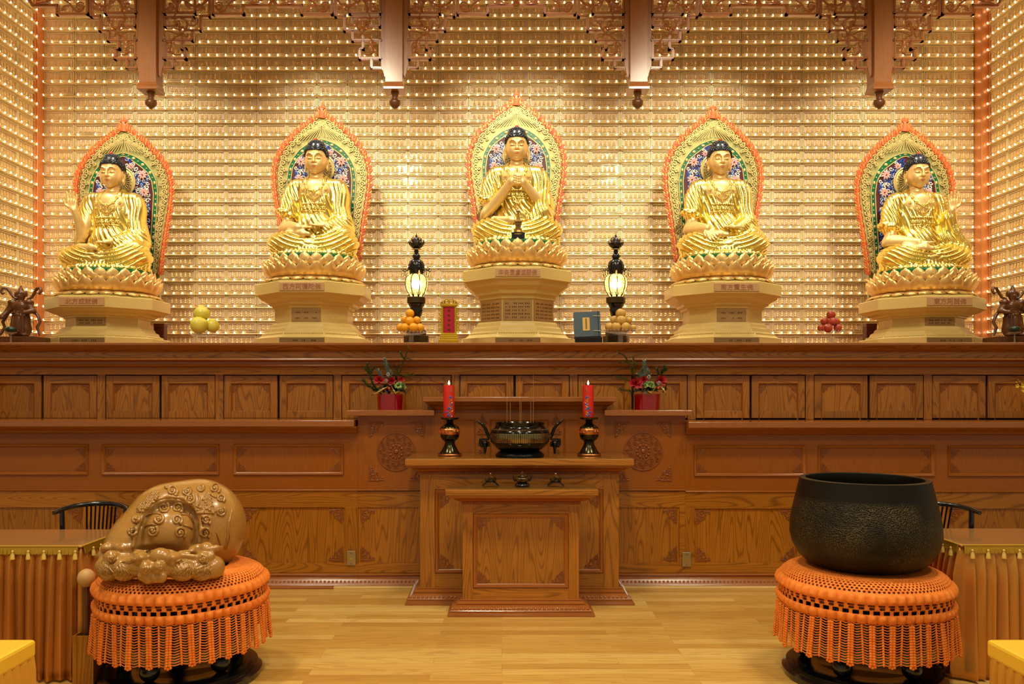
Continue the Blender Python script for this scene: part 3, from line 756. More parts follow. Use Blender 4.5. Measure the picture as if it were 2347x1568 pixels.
# ================================================================== sculpting by signed distance
class SDF:
    def __init__(s, lo, hi, h):
        s.lo = np.array(lo, np.float32); s.h = h
        s.n = [int(math.ceil((hi[i] - lo[i]) / h)) + 1 for i in range(3)]
        s.F = np.full(s.n, .2, np.float32)
    def _sub(s, lo, hi):
        a = [max(0, int((lo[i] - s.lo[i]) / s.h)) for i in range(3)]
        b = [min(s.n[i], int((hi[i] - s.lo[i]) / s.h) + 2) for i in range(3)]
        if any(b[i] <= a[i] for i in range(3)): return None
        ax = [s.lo[i] + s.h * np.arange(a[i], b[i], dtype=np.float32) for i in range(3)]
        return (slice(a[0], b[0]), slice(a[1], b[1]), slice(a[2], b[2])), ax[0][:, None, None], ax[1][None, :, None], ax[2][None, None, :]
    def _op(s, sl, d, k, op):
        f = s.F[sl]
        if op == 'u':
            h = np.clip(.5 + .5 * (d - f) / k, 0, 1); r = d * (1 - h) + f * h - k * h * (1 - h)
            s.F[sl] = np.minimum(r, .2)
        elif op == 's':
            d = -d; h = np.clip(.5 - .5 * (d - f) / k, 0, 1); s.F[sl] = d * (1 - h) + f * h + k * h * (1 - h)
    def cap(s, a, b, ra, rb=None, k=.012, disp=None, op='u', sq=None):
        rb = ra if rb is None else rb
        m = max(ra, rb) * (max(1 / min(sq), 1) if sq else 1) + k * 1.6 + .02
        lo = [min(a[i], b[i]) - m for i in range(3)]; hi = [max(a[i], b[i]) + m for i in range(3)]
        q = s._sub(lo, hi)
        if q is None: return s
        sl, X, Y, Z = q
        ba = [b[i] - a[i] for i in range(3)]; L2 = sum(c * c for c in ba) + 1e-9
        t = np.clip(((X - a[0]) * ba[0] + (Y - a[1]) * ba[1] + (Z - a[2]) * ba[2]) / L2, 0, 1)
        g = sq or (1, 1, 1)
        d = np.sqrt(((X - a[0] - t * ba[0]) * g[0]) ** 2 + ((Y - a[1] - t * ba[1]) * g[1]) ** 2 + ((Z - a[2] - t * ba[2]) * g[2]) ** 2) - (ra + (rb - ra) * t)
        if disp: d = d + disp(X, Y, Z)
        s._op(sl, d, k, op); return s
    def ell(s, c, r, k=.012, disp=None, op='u', rot=None):
        m = max(r) if rot else 0
        lo = [c[i] - (m or r[i]) - k * 1.6 - .02 for i in range(3)]; hi = [c[i] + (m or r[i]) + k * 1.6 + .02 for i in range(3)]
        q = s._sub(lo, hi)
        if q is None: return s
        sl, X, Y, Z = q
        x, y, z = X - c[0], Y - c[1], Z - c[2]
        if rot:
            R = np.array(Euler(rot).to_matrix().inverted(), np.float32)
            x, y, z = R[0, 0] * x + R[0, 1] * y + R[0, 2] * z, R[1, 0] * x + R[1, 1] * y + R[1, 2] * z, R[2, 0] * x + R[2, 1] * y + R[2, 2] * z
        k0 = np.sqrt((x / r[0]) ** 2 + (y / r[1]) ** 2 + (z / r[2]) ** 2)
        k1 = np.sqrt((x / r[0] ** 2) ** 2 + (y / r[1] ** 2) ** 2 + (z / r[2] ** 2) ** 2) + 1e-6
        d = k0 * (k0 - 1) / k1
        if disp: d = d + disp(X, Y, Z)
        s._op(sl, d, k, op); return s
    def cut(s, fn):
        """keep only where fn(X,Y,Z)<0"""
        sl, X, Y, Z = s._sub(s.lo - 1, s.lo + 99)
        s.F = np.maximum(s.F, fn(X, Y, Z)); return s
    def surf(s, x, z, y0=None):
        """first surface met going +y at (x,z)"""
        i = int(round((x - s.lo[0]) / s.h)); k = int(round((z - s.lo[2]) / s.h))
        if not (0 <= i < s.n[0] and 0 <= k < s.n[2]): return None
        c = s.F[i, :, k]; neg = np.nonzero(c < 0)[0]
        if len(neg) == 0: return None
        j = neg[0]
        if j == 0: return float(s.lo[1])
        t = c[j - 1] / (c[j - 1] - c[j])
        return float(s.lo[1] + s.h * (j - 1 + t))
    def ray(s, o, d, tmax):
        o = np.array(o); d = np.array(d); d = d / np.linalg.norm(d); t = 0
        T = np.arange(0, tmax, s.h * .5)
        P = o[None] + T[:, None] * d[None]; I = np.round((P - s.lo) / s.h).astype(int)
        ok = np.all((I >= 0) & (I < np.array(s.n)), axis=1)
        for q in np.nonzero(ok)[0]:
            if s.F[tuple(I[q])] < s.h * .25: return P[q]
        return None
    def mesh(s):
        """naive surface nets"""
        Fd = s.F; S = Fd < 0; n = Fd.shape
        c = np.zeros([m - 1 for m in n], np.int8)
        for dx in (0, 1):
            for dy in (0, 1):
                for dz in (0, 1): c += S[dx:n[0] - 1 + dx, dy:n[1] - 1 + dy, dz:n[2] - 1 + dz]
        act = (c > 0) & (c < 8)
        I, J, K = np.nonzero(act); N = len(I)
        vid = np.full(act.shape, -1, np.int32); vid[I, J, K] = np.arange(N)
        corners_ = {}
        for dx in (0, 1):
            for dy in (0, 1):
                for dz in (0, 1): corners_[dx, dy, dz] = Fd[I + dx, J + dy, K + dz]
        acc = np.zeros((N, 3), np.float32); cnt = np.zeros(N, np.float32)
        for a in corners_:
            for ax in range(3):
                if a[ax] == 1: continue
                b = list(a); b[ax] = 1; b = tuple(b)
                fa, fb = corners_[a], corners_[b]; m = (fa < 0) != (fb < 0)
                t = np.where(m, fa / np.where(m, fa - fb, 1), 0)
                p = np.zeros((N, 3), np.float32); p[:] = a; p[:, ax] = t
                acc[m] += p[m]; cnt[m] += 1
        V = (np.stack([I, J, K], 1) + acc / cnt[:, None]) * s.h + s.lo
        Q = []
        for ax in range(3):
            sa = [slice(0, n[0]), slice(0, n[1]), slice(0, n[2])]; sb = list(sa)
            sa[ax] = slice(0, n[ax] - 1); sb[ax] = slice(1, n[ax])
            A, B = S[tuple(sa)], S[tuple(sb)]
            e = A != B
            o1, o2 = [i for i in range(3) if i != ax]
            idx = np.array(np.nonzero(e)); m = (idx[o1] > 0) & (idx[o2] > 0) & (idx[o1] < n[o1] - 1) & (idx[o2] < n[o2] - 1)
            idx = idx[:, m]; fl = A[tuple(idx)]
            def g(a, b):
                q = idx.copy(); q[o1] -= a; q[o2] -= b; return vid[tuple(q)]
            q = np.stack([g(1, 1), g(0, 1), g(0, 0), g(1, 0)], 1)
            if ax == 1: fl = ~fl
            q[~fl] = q[~fl][:, ::-1]
            Q.append(q)
        return V.astype(np.float32), np.concatenate(Q)

def join_np(parts):
    V = []; Q = []; b = 0
    for v, q in parts: V.append(v); Q.append(q + b); b += len(v)
    return np.concatenate(V), np.concatenate(Q)

def mb_np(mb):
    """MB made only of quads/tris -> arrays of quads (ngon caps fanned)"""
    Q = []
    for f in mb.f:
        if len(f) == 4: Q.append(f)
        elif len(f) == 3: Q.append((f[0], f[1], f[2], f[2]))
        else:
            for i in range(1, len(f) - 1): Q.append((f[0], f[i], f[i + 1], f[i + 1]))
    return np.array(mb.v, np.float32), np.array(Q)

def sharp(x): return np.abs(x) ** .7 * np.sign(x)
def vec(a): return np.array(a, float)
def hand(S, w, d, n, thumb=1, L=.125, curl=.25, spread=.10, k=.005):
    """w wrist, d finger direction, n the way the palm faces, thumb=+1/-1 side along d x n"""
    w, d, n = vec(w), vec(d), vec(n); d = d / np.linalg.norm(d); n = n - d * n.dot(d); n /= np.linalg.norm(n)
    s_ = np.cross(d, n) * thumb
    pl = L * .48
    for i, off in enumerate((.030, .010, -.010, -.028)):
        kn = w + d * pl * (1, 1.04, 1, .92)[i] + s_ * off * L / .125
        S.cap(w + s_ * off * .55 * L / .125, kn, .0135 * L / .125, .0125 * L / .125, k=.010)
        fl = L * (.47, .53, .49, .38)[i]; dd = d + s_ * spread * (1, .3, -.3, -1)[i]
        p = kn; c = curl * .4
        for j, (sl, rr) in enumerate(((.45, .0098), (.31, .0090), (.24, .0078))):
            e = dd * math.cos(c) + n * math.sin(c); e = e / np.linalg.norm(e)
            q_ = p + e * fl * sl
            S.cap(p, q_, rr * L / .125, (rr - .0008) * L / .125, k=k)
            p = q_; c += curl
    b = w + d * L * .10 + s_ * .022 * L / .125
    m = b + (d * .55 + s_ * .75 + n * .35) * L * .26
    t = m + (d * .9 + s_ * .25 + n * .25) * L * .26
    S.cap(b, m, .0135 * L / .125, .0105 * L / .125, k=.008); S.cap(m, t, .0105 * L / .125, .0082 * L / .125, k=.004)

HB = .0048
def fold(fn, amp, lam):
    return lambda X, Y, Z: -amp * (np.abs(np.sin(fn(X, Y, Z) * PI / lam)) ** .6 - .5)
def make_robe(variant):
    S = SDF((-.44, -.38, -.03), (.44, .19, .68), HB)
    # torso and shoulders
    tf = fold(lambda X, Y, Z: np.sqrt((X - .30) ** 2 + (Z - .62) ** 2 * .7) + 0 * Y, .011, .042)
    S.ell((0, .02, .40), (.195, .140, .26), disp=tf)
    S.cap((-.165, .025, .575), (.165, .025, .575), .070, k=.05, disp=fold(lambda X, Y, Z: X + .0 * Y + .15 * Z, .005, .03))
    S.cap((-.06, .045, .64), (.06, .045, .64), .040, k=.03)
    S.ell((0, -.01, .22), (.215, .165, .17), k=.03, disp=tf)
    # short sleeve over the right arm (seen left)
    S.cap((-.198, .02, .552), (-.268, -.005, .385), .072, .090, k=.03, disp=fold(lambda X, Y, Z: X * .9 - Y * .5 + Z * .38, .009, .031))
    for i in range(12):   # wavy hem
        a = 2 * PI * i / 12
        S.ell((-.282 + .085 * math.cos(a), -.008 + .085 * math.sin(a), .352 - .025 * math.cos(a) + .012 * (i % 2)), (.024, .024, .020), k=.02)
    # long sleeve over the left arm (seen right)
    sf = fold(lambda X, Y, Z: X * .95 - Y * .35 + Z * .30, .012, .034)
    S.cap((.198, .02, .552), (.268, -.01, .30), .074, .092, k=.03, disp=sf)
    if variant == 'lap':
        S.cap((.272, -.02, .27), (.135, -.19, .215), .090, .060, k=.03, disp=fold(lambda X, Y, Z: X * .8 + Z * .9, .010, .034))
        S.ell((.235, -.10, .19), (.125, .11, .07), k=.03)
    elif variant == 'chest':
        S.cap((.268, -.03, .34), (.225, -.15, .24), .098, .085, k=.03, disp=sf)
        S.cap((.225, -.14, .26), (.14, -.20, .19), .075, .05, k=.03, disp=sf)
    elif variant == 'raised':
        S.cap((.262, -.05, .33), (.245, -.12, .42), .078, .058, k=.03, disp=sf)
        S.cap((.25, -.11, .42), (.335, -.10, .20), .045, .075, k=.03, disp=fold(lambda X, Y, Z: X + Z * .45, .010, .028), sq=(1, .8, 1))
        S.cap((.20, -.08, .26), (.335, -.10, .17), .07, .06, k=.03, disp=sf)
    # crossed legs with swagged folds
    for s in (-1, 1):
        lf = fold(lambda X, Y, Z, s=s: np.sqrt((X - s * .045) ** 2 * .75 + (Z - .30) ** 2 * 1.5 + (Y + .2) ** 2 * .2), .020, .040)
        S.ell((s * .215, -.125, .108), (.178, .165, .098), k=.035, disp=lf)
        S.ell((s * .12, -.19, .085), (.17, .12, .085), k=.04, disp=lf)
    S.ell((0, -.23, .07), (.12, .085, .075), k=.03, disp=fold(lambda X, Y, Z: np.sqrt(X ** 2 + (Z - .24) ** 2 * .5), .010, .028))
    S.ell((0, -.10, .018), (.375, .262, .048), k=.03, disp=fold(lambda X, Y, Z: np.arctan2(Y + .1, X) * .3 + Z * .0, .008, .04))
    # open neck
    S.ell((0, -.155, .565), (.094, .135, .135), k=.012, op='s')
    S.cap((0, -.02, .60), (0, .0, .74), .066, k=.01, op='s')
    S.cut(lambda X, Y, Z: -Z + 0 * X + 0 * Y)
    return S

def make_body(variant):
    S = SDF((-.36, -.37, .12), (.36, .12, .76), .0042)
    S.ell((0, .018, .50), (.165, .122, .155), k=.02)
    S.ell((0, -.050, .545), (.115, .040, .06), k=.06)
    S.cap((0, .012, .60), (0, .012, .73), .059, .056, k=.03)
    for z in (.652, .672): S.ell((0, .008, z), (.0615, .0595, .008), k=.006)
    S.cap((-.14, .02, .575), (.14, .02, .575), .05, k=.03)
    ua = lambda s, e: S.cap((s * .205, .01, .54), e, .062, .055, k=.02)
    foot = lambda: (S.cap((-.20, -.19, .180), (-.06, -.265, .172), .036, .028, k=.02), S.cap((-.06, -.265, .172), (-.005, -.285, .165), .026, .016, k=.015))
    if variant == 'raise_right':      # hand up on the side seen left, other in the lap
        e = (-.262, -.070, .275); w = (-.272, -.165, .475)
        ua(-1, e); S.cap(e, w, .054, .031, k=.012); hand(S, w, (0.02, .02, 1), (0, -1, .05), thumb=-1, curl=.10, spread=.16, L=.14)
        S.cap((.20, -.14, .22), (.10, -.225, .225), .04, .030, k=.01); hand(S, (.10, -.225, .225), (-1, -.1, -.12), (0, -.1, 1), thumb=1, curl=.12, L=.13)
    elif variant == 'lap':
        e = (-.285, -.035, .26); w = (-.115, -.235, .222)
        ua(-1, e); S.cap(e, w, .055, .032, k=.012); hand(S, w, (1, -.08, -.05), (0, -.1, 1), thumb=-1, curl=.10, L=.13)
        S.cap((.22, -.13, .24), (.12, -.225, .240), .045, .030, k=.01); hand(S, (.12, -.225, .240), (-1, -.05, -.02), (0, -.1, 1), thumb=1, curl=.10, L=.12)
        S.cap((-.01, -.25, .262), (.0, -.25, .275), .009, k=.01)
    elif variant == 'chest':
        e = (-.285, -.055, .265); w = (-.050, -.215, .475)
        ua(-1, e); S.cap(e, w, .058, .033, k=.012)
        e2 = (.235, -.10, .33); w2 = (.050, -.215, .470); S.cap(e2, w2, .048, .032, k=.012)
        for s, ww in ((-1, w), (1, w2)):
            for i in range(4):      # interlaced, bent fingers
                S.cap((s * .038, -.232 + .004 * i, .505 - i * .017), (-s * .022, -.250 + .003 * i, .512 - i * .018 + s * .004), .0105, .009, k=.004)
            S.cap(ww, (s * .030, -.225, .505), .034, .026, k=.012)
            S.cap((s * .016, -.235, .515), (s * .008, -.228, .575), .0105, .008, k=.003)
            S.cap((s * .024, -.225, .500), (s * .010, -.215, .555), .0115, .009, k=.004)
    elif variant == 'earth':          # right hand hanging over the shin
        e = (-.290, -.030, .26); w = (-.175, -.255, .215)
        ua(-1, e); S.cap(e, w, .056, .032, k=.012); hand(S, w, (.50, -.45, -.78), (-.1, -1, .4), thumb=1, curl=.16, spread=.14, L=.13)
        S.cap((.22, -.13, .24), (.12, -.225, .232), .045, .030, k=.01); hand(S, (.12, -.225, .232), (-1, -.05, -.06), (0, -.1, 1), thumb=1, curl=.15, L=.13)
    elif variant == 'raise_left':
        e = (-.285, -.035, .26); w = (-.105, -.235, .215)
        ua(-1, e); S.cap(e, w, .056, .032, k=.012); hand(S, w, (1, -.08, -.05), (0, -.1, 1), thumb=-1, curl=.10, L=.13)
        S.cap((.265, -.07, .32), (.235, -.16, .475), .05, .031, k=.012); hand(S, (.235, -.16, .475), (-.03, .02, 1), (0, -1, .05), thumb=1, curl=.12, spread=.16, L=.14)
    foot()
    return S

def make_head():
    S = SDF((-.112, -.128, .665), (.112, .112, .925), .0024)
    S.ell((0, .006, .825), (.083, .096, .098))
    S.ell((0, -.018, .766), (.0830, .079, .076), k=.04)
    S.ell((0, -.066, .706), (.028, .020, .018), k=.03)
    for s in (-1, 1):
        S.ell((s * .036, -.058, .762), (.030, .028, .034), k=.025)
        S.ell((s * .034, -.099, .812), (.020, .012, .013), k=.022, op='s')
        S.ell((s * .034, -.079, .806), (.0215, .0145, .0125), k=.004)
        S.cap((s * .012, -.094, .830), (s * .034, -.090, .842), .0055, k=.012); S.cap((s * .034, -.090, .842), (s * .060, -.073, .832), .0055, .003, k=.012)
        S.ell((s * .0125, -.098, .776), (.0075, .0085, .0065), k=.006)
        S.ell((s * .089, .010, .790), (.0115, .021, .048), k=.006); S.ell((s * .088, .000, .733), (.0100, .0130, .024), k=.010)
        S.ell((s * .099, .006, .795), (.008, .012, .030), k=.006, op='s')
    S.cap((0, -.092, .832), (0, -.108, .784), .0072, .0105, k=.010)
    S.ell((0, -.109, .779), (.0115, .0105, .0090), k=.008)
    S.ell((0, -.088, .745), (.026, .012, .017), k=.016)
    return S

def hair_meshes():
    S = SDF((-.125, -.125, .70), (.125, .135, 1.0), .0042)
    S.ell((0, .012, .835), (.0935, .1045, .094)); S.ell((0, .018, .905), (.066, .069, .048), k=.03)
    def hl(Y): return np.where(Y < -.045, .869, np.where(Y < .005, .869 - (Y + .045) * 1.35, .80 - np.clip(Y - .005, 0, .05) * .9))
    S.cut(lambda X, Y, Z: hl(Y) - Z + 0 * X)
    base = S.mesh()
    mb = MB(); N = 1900; g = PI * (3 - 5 ** .5); n = 0; pts = []
    for i in range(N):
        zz = 1 - 2 * (i + .5) / N; r = math.sqrt(1 - zz * zz); a = g * i
        for c, R, cnt in (((0, .012, .835), (.0935, .1045, .094), 1), ((0, .018, .905), (.066, .069, .048), .42)):
            if (i * cnt) % 1 > cnt: continue
            p = (c[0] + R[0] * r * math.cos(a), c[1] + R[1] * r * math.sin(a), c[2] + R[2] * zz)
            if p[2] < float(hl(np.float32(p[1]))) + .004: continue
            oc, oR = ((0, .018, .905), (.066, .069, .048)) if cnt == 1 else ((0, .012, .835), (.0935, .1045, .094))
            if sum(((p[k] - oc[k]) / oR[k]) ** 2 for k in range(3)) < .97: continue
            if any(abs(p[0] - q[0]) < .0125 and abs(p[1] - q[1]) < .0125 and (p[0] - q[0]) ** 2 + (p[1] - q[1]) ** 2 + (p[2] - q[2]) ** 2 < .0118 ** 2 for q in pts): continue
            pts.append(p)
    for p in pts:
        mb.ball(p, .0082, 6, 4)
    return join_np([base, mb_np(mb)])
# ================================================================== pedestals, lotus thrones, halos, statues
PC = 6.996; AP = .4465
oct_c = 1 / math.cos(PI / 8)
def octa(mb, prof): return mb.loft([[(a * oct_c * math.cos(PI / 8 + PI / 4 * i), a * oct_c * math.sin(PI / 8 + PI / 4 * i), z) for i in range(8)] for a, z in prof])
olive = mat('olive_gold_trim', srgb(172, 150, 70), .4, metal=.3)
plate_m = mat('bronze_plaque', srgb(176, 136, 84), .4, metal=.3)
plate_d = mat('dark_plaque', srgb(146, 116, 70), .4, metal=.3)
def marks(mb, x0, x1, z0, z1, cols, rws, y, sz, seed):
    r = random.Random(seed)
    for j in range(rws):
        for i in range(cols):
            cx = x0 + (x1 - x0) * (i + .5) / cols; cz = z0 + (z1 - z0) * (j + .5) / rws
            for kx in (-1, 0, 1):
                if r.random() < .1: continue
                for q_ in range(3):
                    dz = (q_ - 1) * sz * .5; w_ = sz * r.uniform(.3, .6)
                    mb.box(cx + kx * sz * 1.7 - w_, cx + kx * sz * 1.7 + w_, y, y + .002, cz + dz - sz * .12, cz + dz + sz * .12)
                mb.box(cx + kx * sz * 1.7 - sz * .12, cx + kx * sz * 1.7 + sz * .12, y, y + .002, cz - sz * .7, cz + sz * .7)
PED = [  # px of front face centre, top py, plate py, top section, base section, text, label words
    (188, 672, 693, .181, .168, '北方成就佛', 'low octagonal pale wood pedestal next to the pillar on the drum side'),
    (692, 638, 659, .224, .198, '西方阿彌陀佛', 'octagonal pale wood pedestal between the yellow pomelos and the oranges'),
    (1187, 606, 627, .263, .206, '中央毘盧遮那佛', 'tallest octagonal pale wood pedestal, with three faces of carved names'),
    (1688, 639.5, 660, .224, .198, '南方寶生佛', 'octagonal pale wood pedestal between the brown pears and the red apples'),
    (2176, 672, 693, .181, .168, '東方阿閦佛', 'low octagonal pale wood pedestal next to the pillar on the bowl side')]
WHO = ['at the far end with hand raised before the pillar', 'beside the yellow pomelos', 'in the centre, highest of the five', 'beside the red apples', 'at the far end near the red apples']
peds = []
for i, (px, ty, pyl, th, bh, txt, lab) in enumerate(PED):
    X = PX(px, 6.55); Zt = PZ(ty, 6.55); hh = Zt - SHZ
    u = thing('pedestal', lab, 'pedestal', (X, PC, SHZ), 'octagonal statue pedestals')
    octa(MB(), [(.405, hh - .016), (.405, hh)]).build('top_trim', olive, u)
    octa(MB(), [(AP - .012, hh - .115), (AP, hh - .108), (AP, hh - .022), (AP - .01, hh - .016), (.40, hh - .015)]).build('slab', pale_h, u)
    w = th - .115
    octa(MB(), [(.301, hh - th), (.315, hh - th + w * .08), (.318, hh - th + w * .25), (.345, hh - th + w * .32), (.352, hh - th + w * .5), (.385, hh - th + w * .66), (.40, hh - th + w * .72), (.425, hh - .117), (AP - .012, hh - .115)]).build('upper_moulding', pale_h, u)
    octa(MB(), [(.301, bh - .01), (.301, hh - th + .005)]).build('waist', pale_h, u)
    octa(MB(), [(AP, 0), (AP, .070), (AP - .006, .074), (.425, .076), (.405, bh * .45), (.385, bh * .56), (.368, bh * .62), (.362, bh * .74), (.338, bh * .82), (.332, bh * .93), (.318, bh), (.30, bh)]).build('lower_moulding', pale_h, u)
    # beaded line on the lower moulding
    bd = MB()
    for kf in range(8):
        a = PI / 4 * kf; a0 = .395
        for j in range(-8, 9):
            t = j * .0185; cx, cy = a0 * math.cos(a) - t * math.sin(a), a0 * math.sin(a) + t * math.cos(a)
            bd.ball((cx, cy, bh * .52), .008, 5, 3)
    bd.build('beading', pale_h, u, smooth=60)
    MB().box(-.178, .178, -AP - .009, -AP + .002, hh - .097, hh - .032).build('nameplate', pale_plate, u, bevel=.002)
    np_ = u.children[-1]
    tm_ = text_mesh(txt, .052, red_ink)
    sx = min(.30 / tm_['w'], 1.0)
    put('lettering', tm_, np_, (0, -AP - .010, hh - .0645), (sx, 1, 1), (PI / 2, 0, 0))
    wz0, wz1 = bh + .004, hh - th - .004
    if i == 2:
        for ang in (0, 1, -1):
            P = MB().box(-.118, .118, -.309, -.300, wz0, wz1).build('waist_plaque', plate_m, u); mk = MB()
            marks(mk, -.105, .105, wz0 + .012, wz1 - .012, 4, 5, -.3105, .0085, 7 + ang); mk.build('small_writing', ink, P)
            P.rotation_euler.z = ang * PI / 4
    else:
        P = MB().box(-.118, .118, -.309, -.300, wz0, wz1).build('waist_plaque', plate_m, u); mk = MB()
        marks(mk, -.10, .10, wz0 + .006, wz1 - .006, 3 if i in (1, 3) else 4, 2, -.3105, .0075, 20 + i); mk.build('small_writing', ink, P)
    P = MB().box(-.178, .178, -AP - .004, -AP + .002, .020, .064).build('base_plaque', plate_d, u); mk = MB()
    marks(mk, -.09, .13, .024, .060, 3, 1, -AP - .0055, .0085, 40 + i); mk.build('small_writing', ink, P)
    peds.append((X, Zt))

def petal(mb, ang, R, Z, W, cup, n=7, m=9, thick=.006, tip=.5):
    """R(t),Z(t): lists of bezier control values; W half width in metres"""
    P = bez((R[0], Z[0]), (R[1], Z[1]), (R[2], Z[2]), (R[3], Z[3]), m)
    fr, bk = [], []
    for j, (r, z) in enumerate(P):
        t = j / m; w = W * (math.sin(PI * min(1, .5 + t * .0 + .0) * 1) * 1)
        w = W * (.62 + .38 * math.sin(PI * min(t, .62) * .8)) * (1 if t < .6 else max(0, 1 - ((t - .6) / .4) ** 2.4) ** .5)
        w = max(w, .001)
        ra, rb_ = [], []
        for i in range(n + 1):
            s = -1 + 2 * i / n
            rr = r - cup * s * s * (.4 + t) ; zz = z - .010 * s * s * t
            x, y = s * w, -rr
            ca, sa = math.cos(ang), math.sin(ang)
            ra.append((x * ca - y * sa, x * sa + y * ca, zz)); y2 = -(rr - thick)
            rb_.append((x * ca - y2 * sa, x * sa + y2 * ca, zz + .001))
        fr.append(ra); bk.append(rb_)
    rings = [a + b[::-1] for a, b in zip(fr, bk)]
    mb.loft(rings, cap=True)
def lotus_mesh():
    out = {}
    a = MB(); NP = 24
    for i in range(NP): petal(a, 2 * PI * i / NP, (.335, .40, .425, .432), (.028, .035, .09, .150), .056, .016)
    out['outer_petals'] = a
    b = MB()
    for i in range(NP): petal(b, 2 * PI * (i + .5) / NP, (.33, .38, .405, .415), (.06, .08, .12, .185), .055, .014)
    out['middle_petals'] = b
    c = MB()
    for i in range(NP): petal(c, 2 * PI * i / NP, (.345, .372, .380, .366), (.11, .14, .19, .228), .046, .010)
    out['inner_petals'] = c
    d = MB()
    for i in range(NP): petal(d, 2 * PI * (i + .5) / NP, (.34, .37, .415, .430), (.040, .036, .022, .004), .054, .010, n=5, m=6)
    out['turned_down_petals'] = d
    e = MB(); e.lathe([(.36, 0), (.36, .012), (.33, .03), (.34, .09), (.355, .20)], n=48)
    out['core'] = e
    f = MB(); f.lathe([(.352, .18), (.362, .212), (.360, .216), (.0, .216)][:3], n=48)
    out['seed_disc'] = f
    return out
green_lac = mat('green_lacquer', srgb(10, 110, 66), .35)
lm = {k: v.build(k, green_lac if k == 'seed_disc' else gold_lotus, smooth=50, link=False) for k, v in lotus_mesh().items()}

# ---- halo (mandorla)
DH = 7.28
kh = DH / F
OUT = [(216, 0), (221, 4), (228, 9), (240, 22), (252, 38), (266, 56), (283, 73), (305, 92), (330, 106), (360, 113), (395, 112), (430, 107), (465, 101), (500, 96), (532, 91), (560, 88)]
SEAT3 = PZ(549, 6.72)
hz = lambda py: PZ(py, DH) - SEAT3
def resample(pts, n):
    P = [Vector((x * kh, hz(y))) for y, x in pts]; L = [0]
    for a, b in zip(P, P[1:]): L.append(L[-1] + (b - a).length)
    out = []
    for i in range(n):
        t = L[-1] * i / (n - 1); j = max(k for k in range(len(L)) if L[k] <= t + 1e-9); j = min(j, len(P) - 2)
        u_ = (t - L[j]) / (L[j + 1] - L[j]); out.append(P[j].lerp(P[j + 1], u_))
    return out, L[-1]
def arch(inset, n=40):
    P, _ = resample(OUT, n)
    out = []
    for i, p in enumerate(P):
        t = P[min(i + 1, n - 1)] - P[max(i - 1, 0)]; nn = Vector((t.y, -t.x)); nn.normalize()
        q_ = p + nn * inset
        out.append(Vector((max(q_.x, 0), q_.y)))
    return out
def plate(mb, half, y0, y1):
    pts = [(p.x, p.y) for p in half]; full = pts + [(-x, z) for x, z in reversed(pts) if x > 1e-4]
    mb.yprism(full, y0, y1)
ARCH = [(289, 0), (292, 12), (300, 32), (313, 50), (330, 64), (352, 75), (380, 79), (420, 77), (460, 74), (500, 71), (560, 69)]
FIELD = [(y + (9 if x < 60 else 4), max(0, x - 9 if x > 12 else x)) for y, x in ARCH]; FIELD[-1] = (560, 60)
halo_parts = {}
cream = mat('cream_gold_relief', srgb(220, 194, 124), .4, metal=.25)
cream_g = mat('pale_green_gold', srgb(186, 176, 108), .4, metal=.25)
flame_m = mat('coral_flame', srgb(226, 104, 52), .42, coat=.2)
flame_m2 = mat('gold_flame', srgb(232, 176, 96), .38, metal=.4)
maroon = mat('maroon_ground', srgb(86, 26, 34), .45)
blue_m = mat('cobalt_scroll', srgb(44, 92, 196), .35, coat=.3)
white_m = mat('white_relief', srgb(236, 236, 226), .4)
pink_m = mat('pink_petal', srgb(238, 186, 176), .4)
redc = mat('red_centre', srgb(206, 52, 36), .35)
mbp = MB(); plate(mbp, [Vector((max(p.x - .014, 0), p.y)) for p in arch(.004)], .0, .03); halo_parts['back_plate'] = (mbp, cream_g)
# flame border
fb, fb2 = MB(), MB(); P, Lh = resample(OUT, 58)
for s in (-1, 1):
    for i, p in enumerate(P):
        t = P[min(i + 1, 57)] - P[max(i - 1, 0)]; ta = math.atan2(t.y, s * t.x)
        cx, cz = s * max(p.x - .016, 0), p.y - .004
        tgt = fb if i % 3 != 1 else fb2
        tgt.tube(spiral_pts(cx, cz, .029, 1.4, ta + PI / 2 * s, -s, y=-.008), .0066, n=5, flat=.9, up=(0, 1, 0))
        nx, nz = s * abs(t.y), t.x * -0 + .5 * abs(t.x) + .2
        l_ = math.hypot(nx, nz) + 1e-6; nx /= l_; nz /= l_
        tip = (cx + nx * .036, -.004, cz + nz * .042 + .012)
        fb.tube([(cx, -.006, cz - .018), (cx + nx * .016 + .004 * s, -.012, cz + .002), tip], [.010, .0085, .001], n=5, flat=.7, up=(0, 1, 0))
        if i % 2: fb2.tube([(cx - nx * .02, -.006, cz - .02), (cx - nx * .012, -.014, cz + .006), (cx + nx * .004, -.010, cz + .03)], [.006, .006, .001], n=5, flat=.7, up=(0, 1, 0))
fb.tube([(0, -.01, hz(240)), (.006, -.014, hz(228)), (-.004, -.012, hz(220)), (0, -.006, hz(208))], [.026, .020, .012, .001], n=7, flat=.6, up=(0, 1, 0))
halo_parts['flame_border'] = (fb, flame_m); halo_parts['flame_curls'] = (fb2, flame_m2)
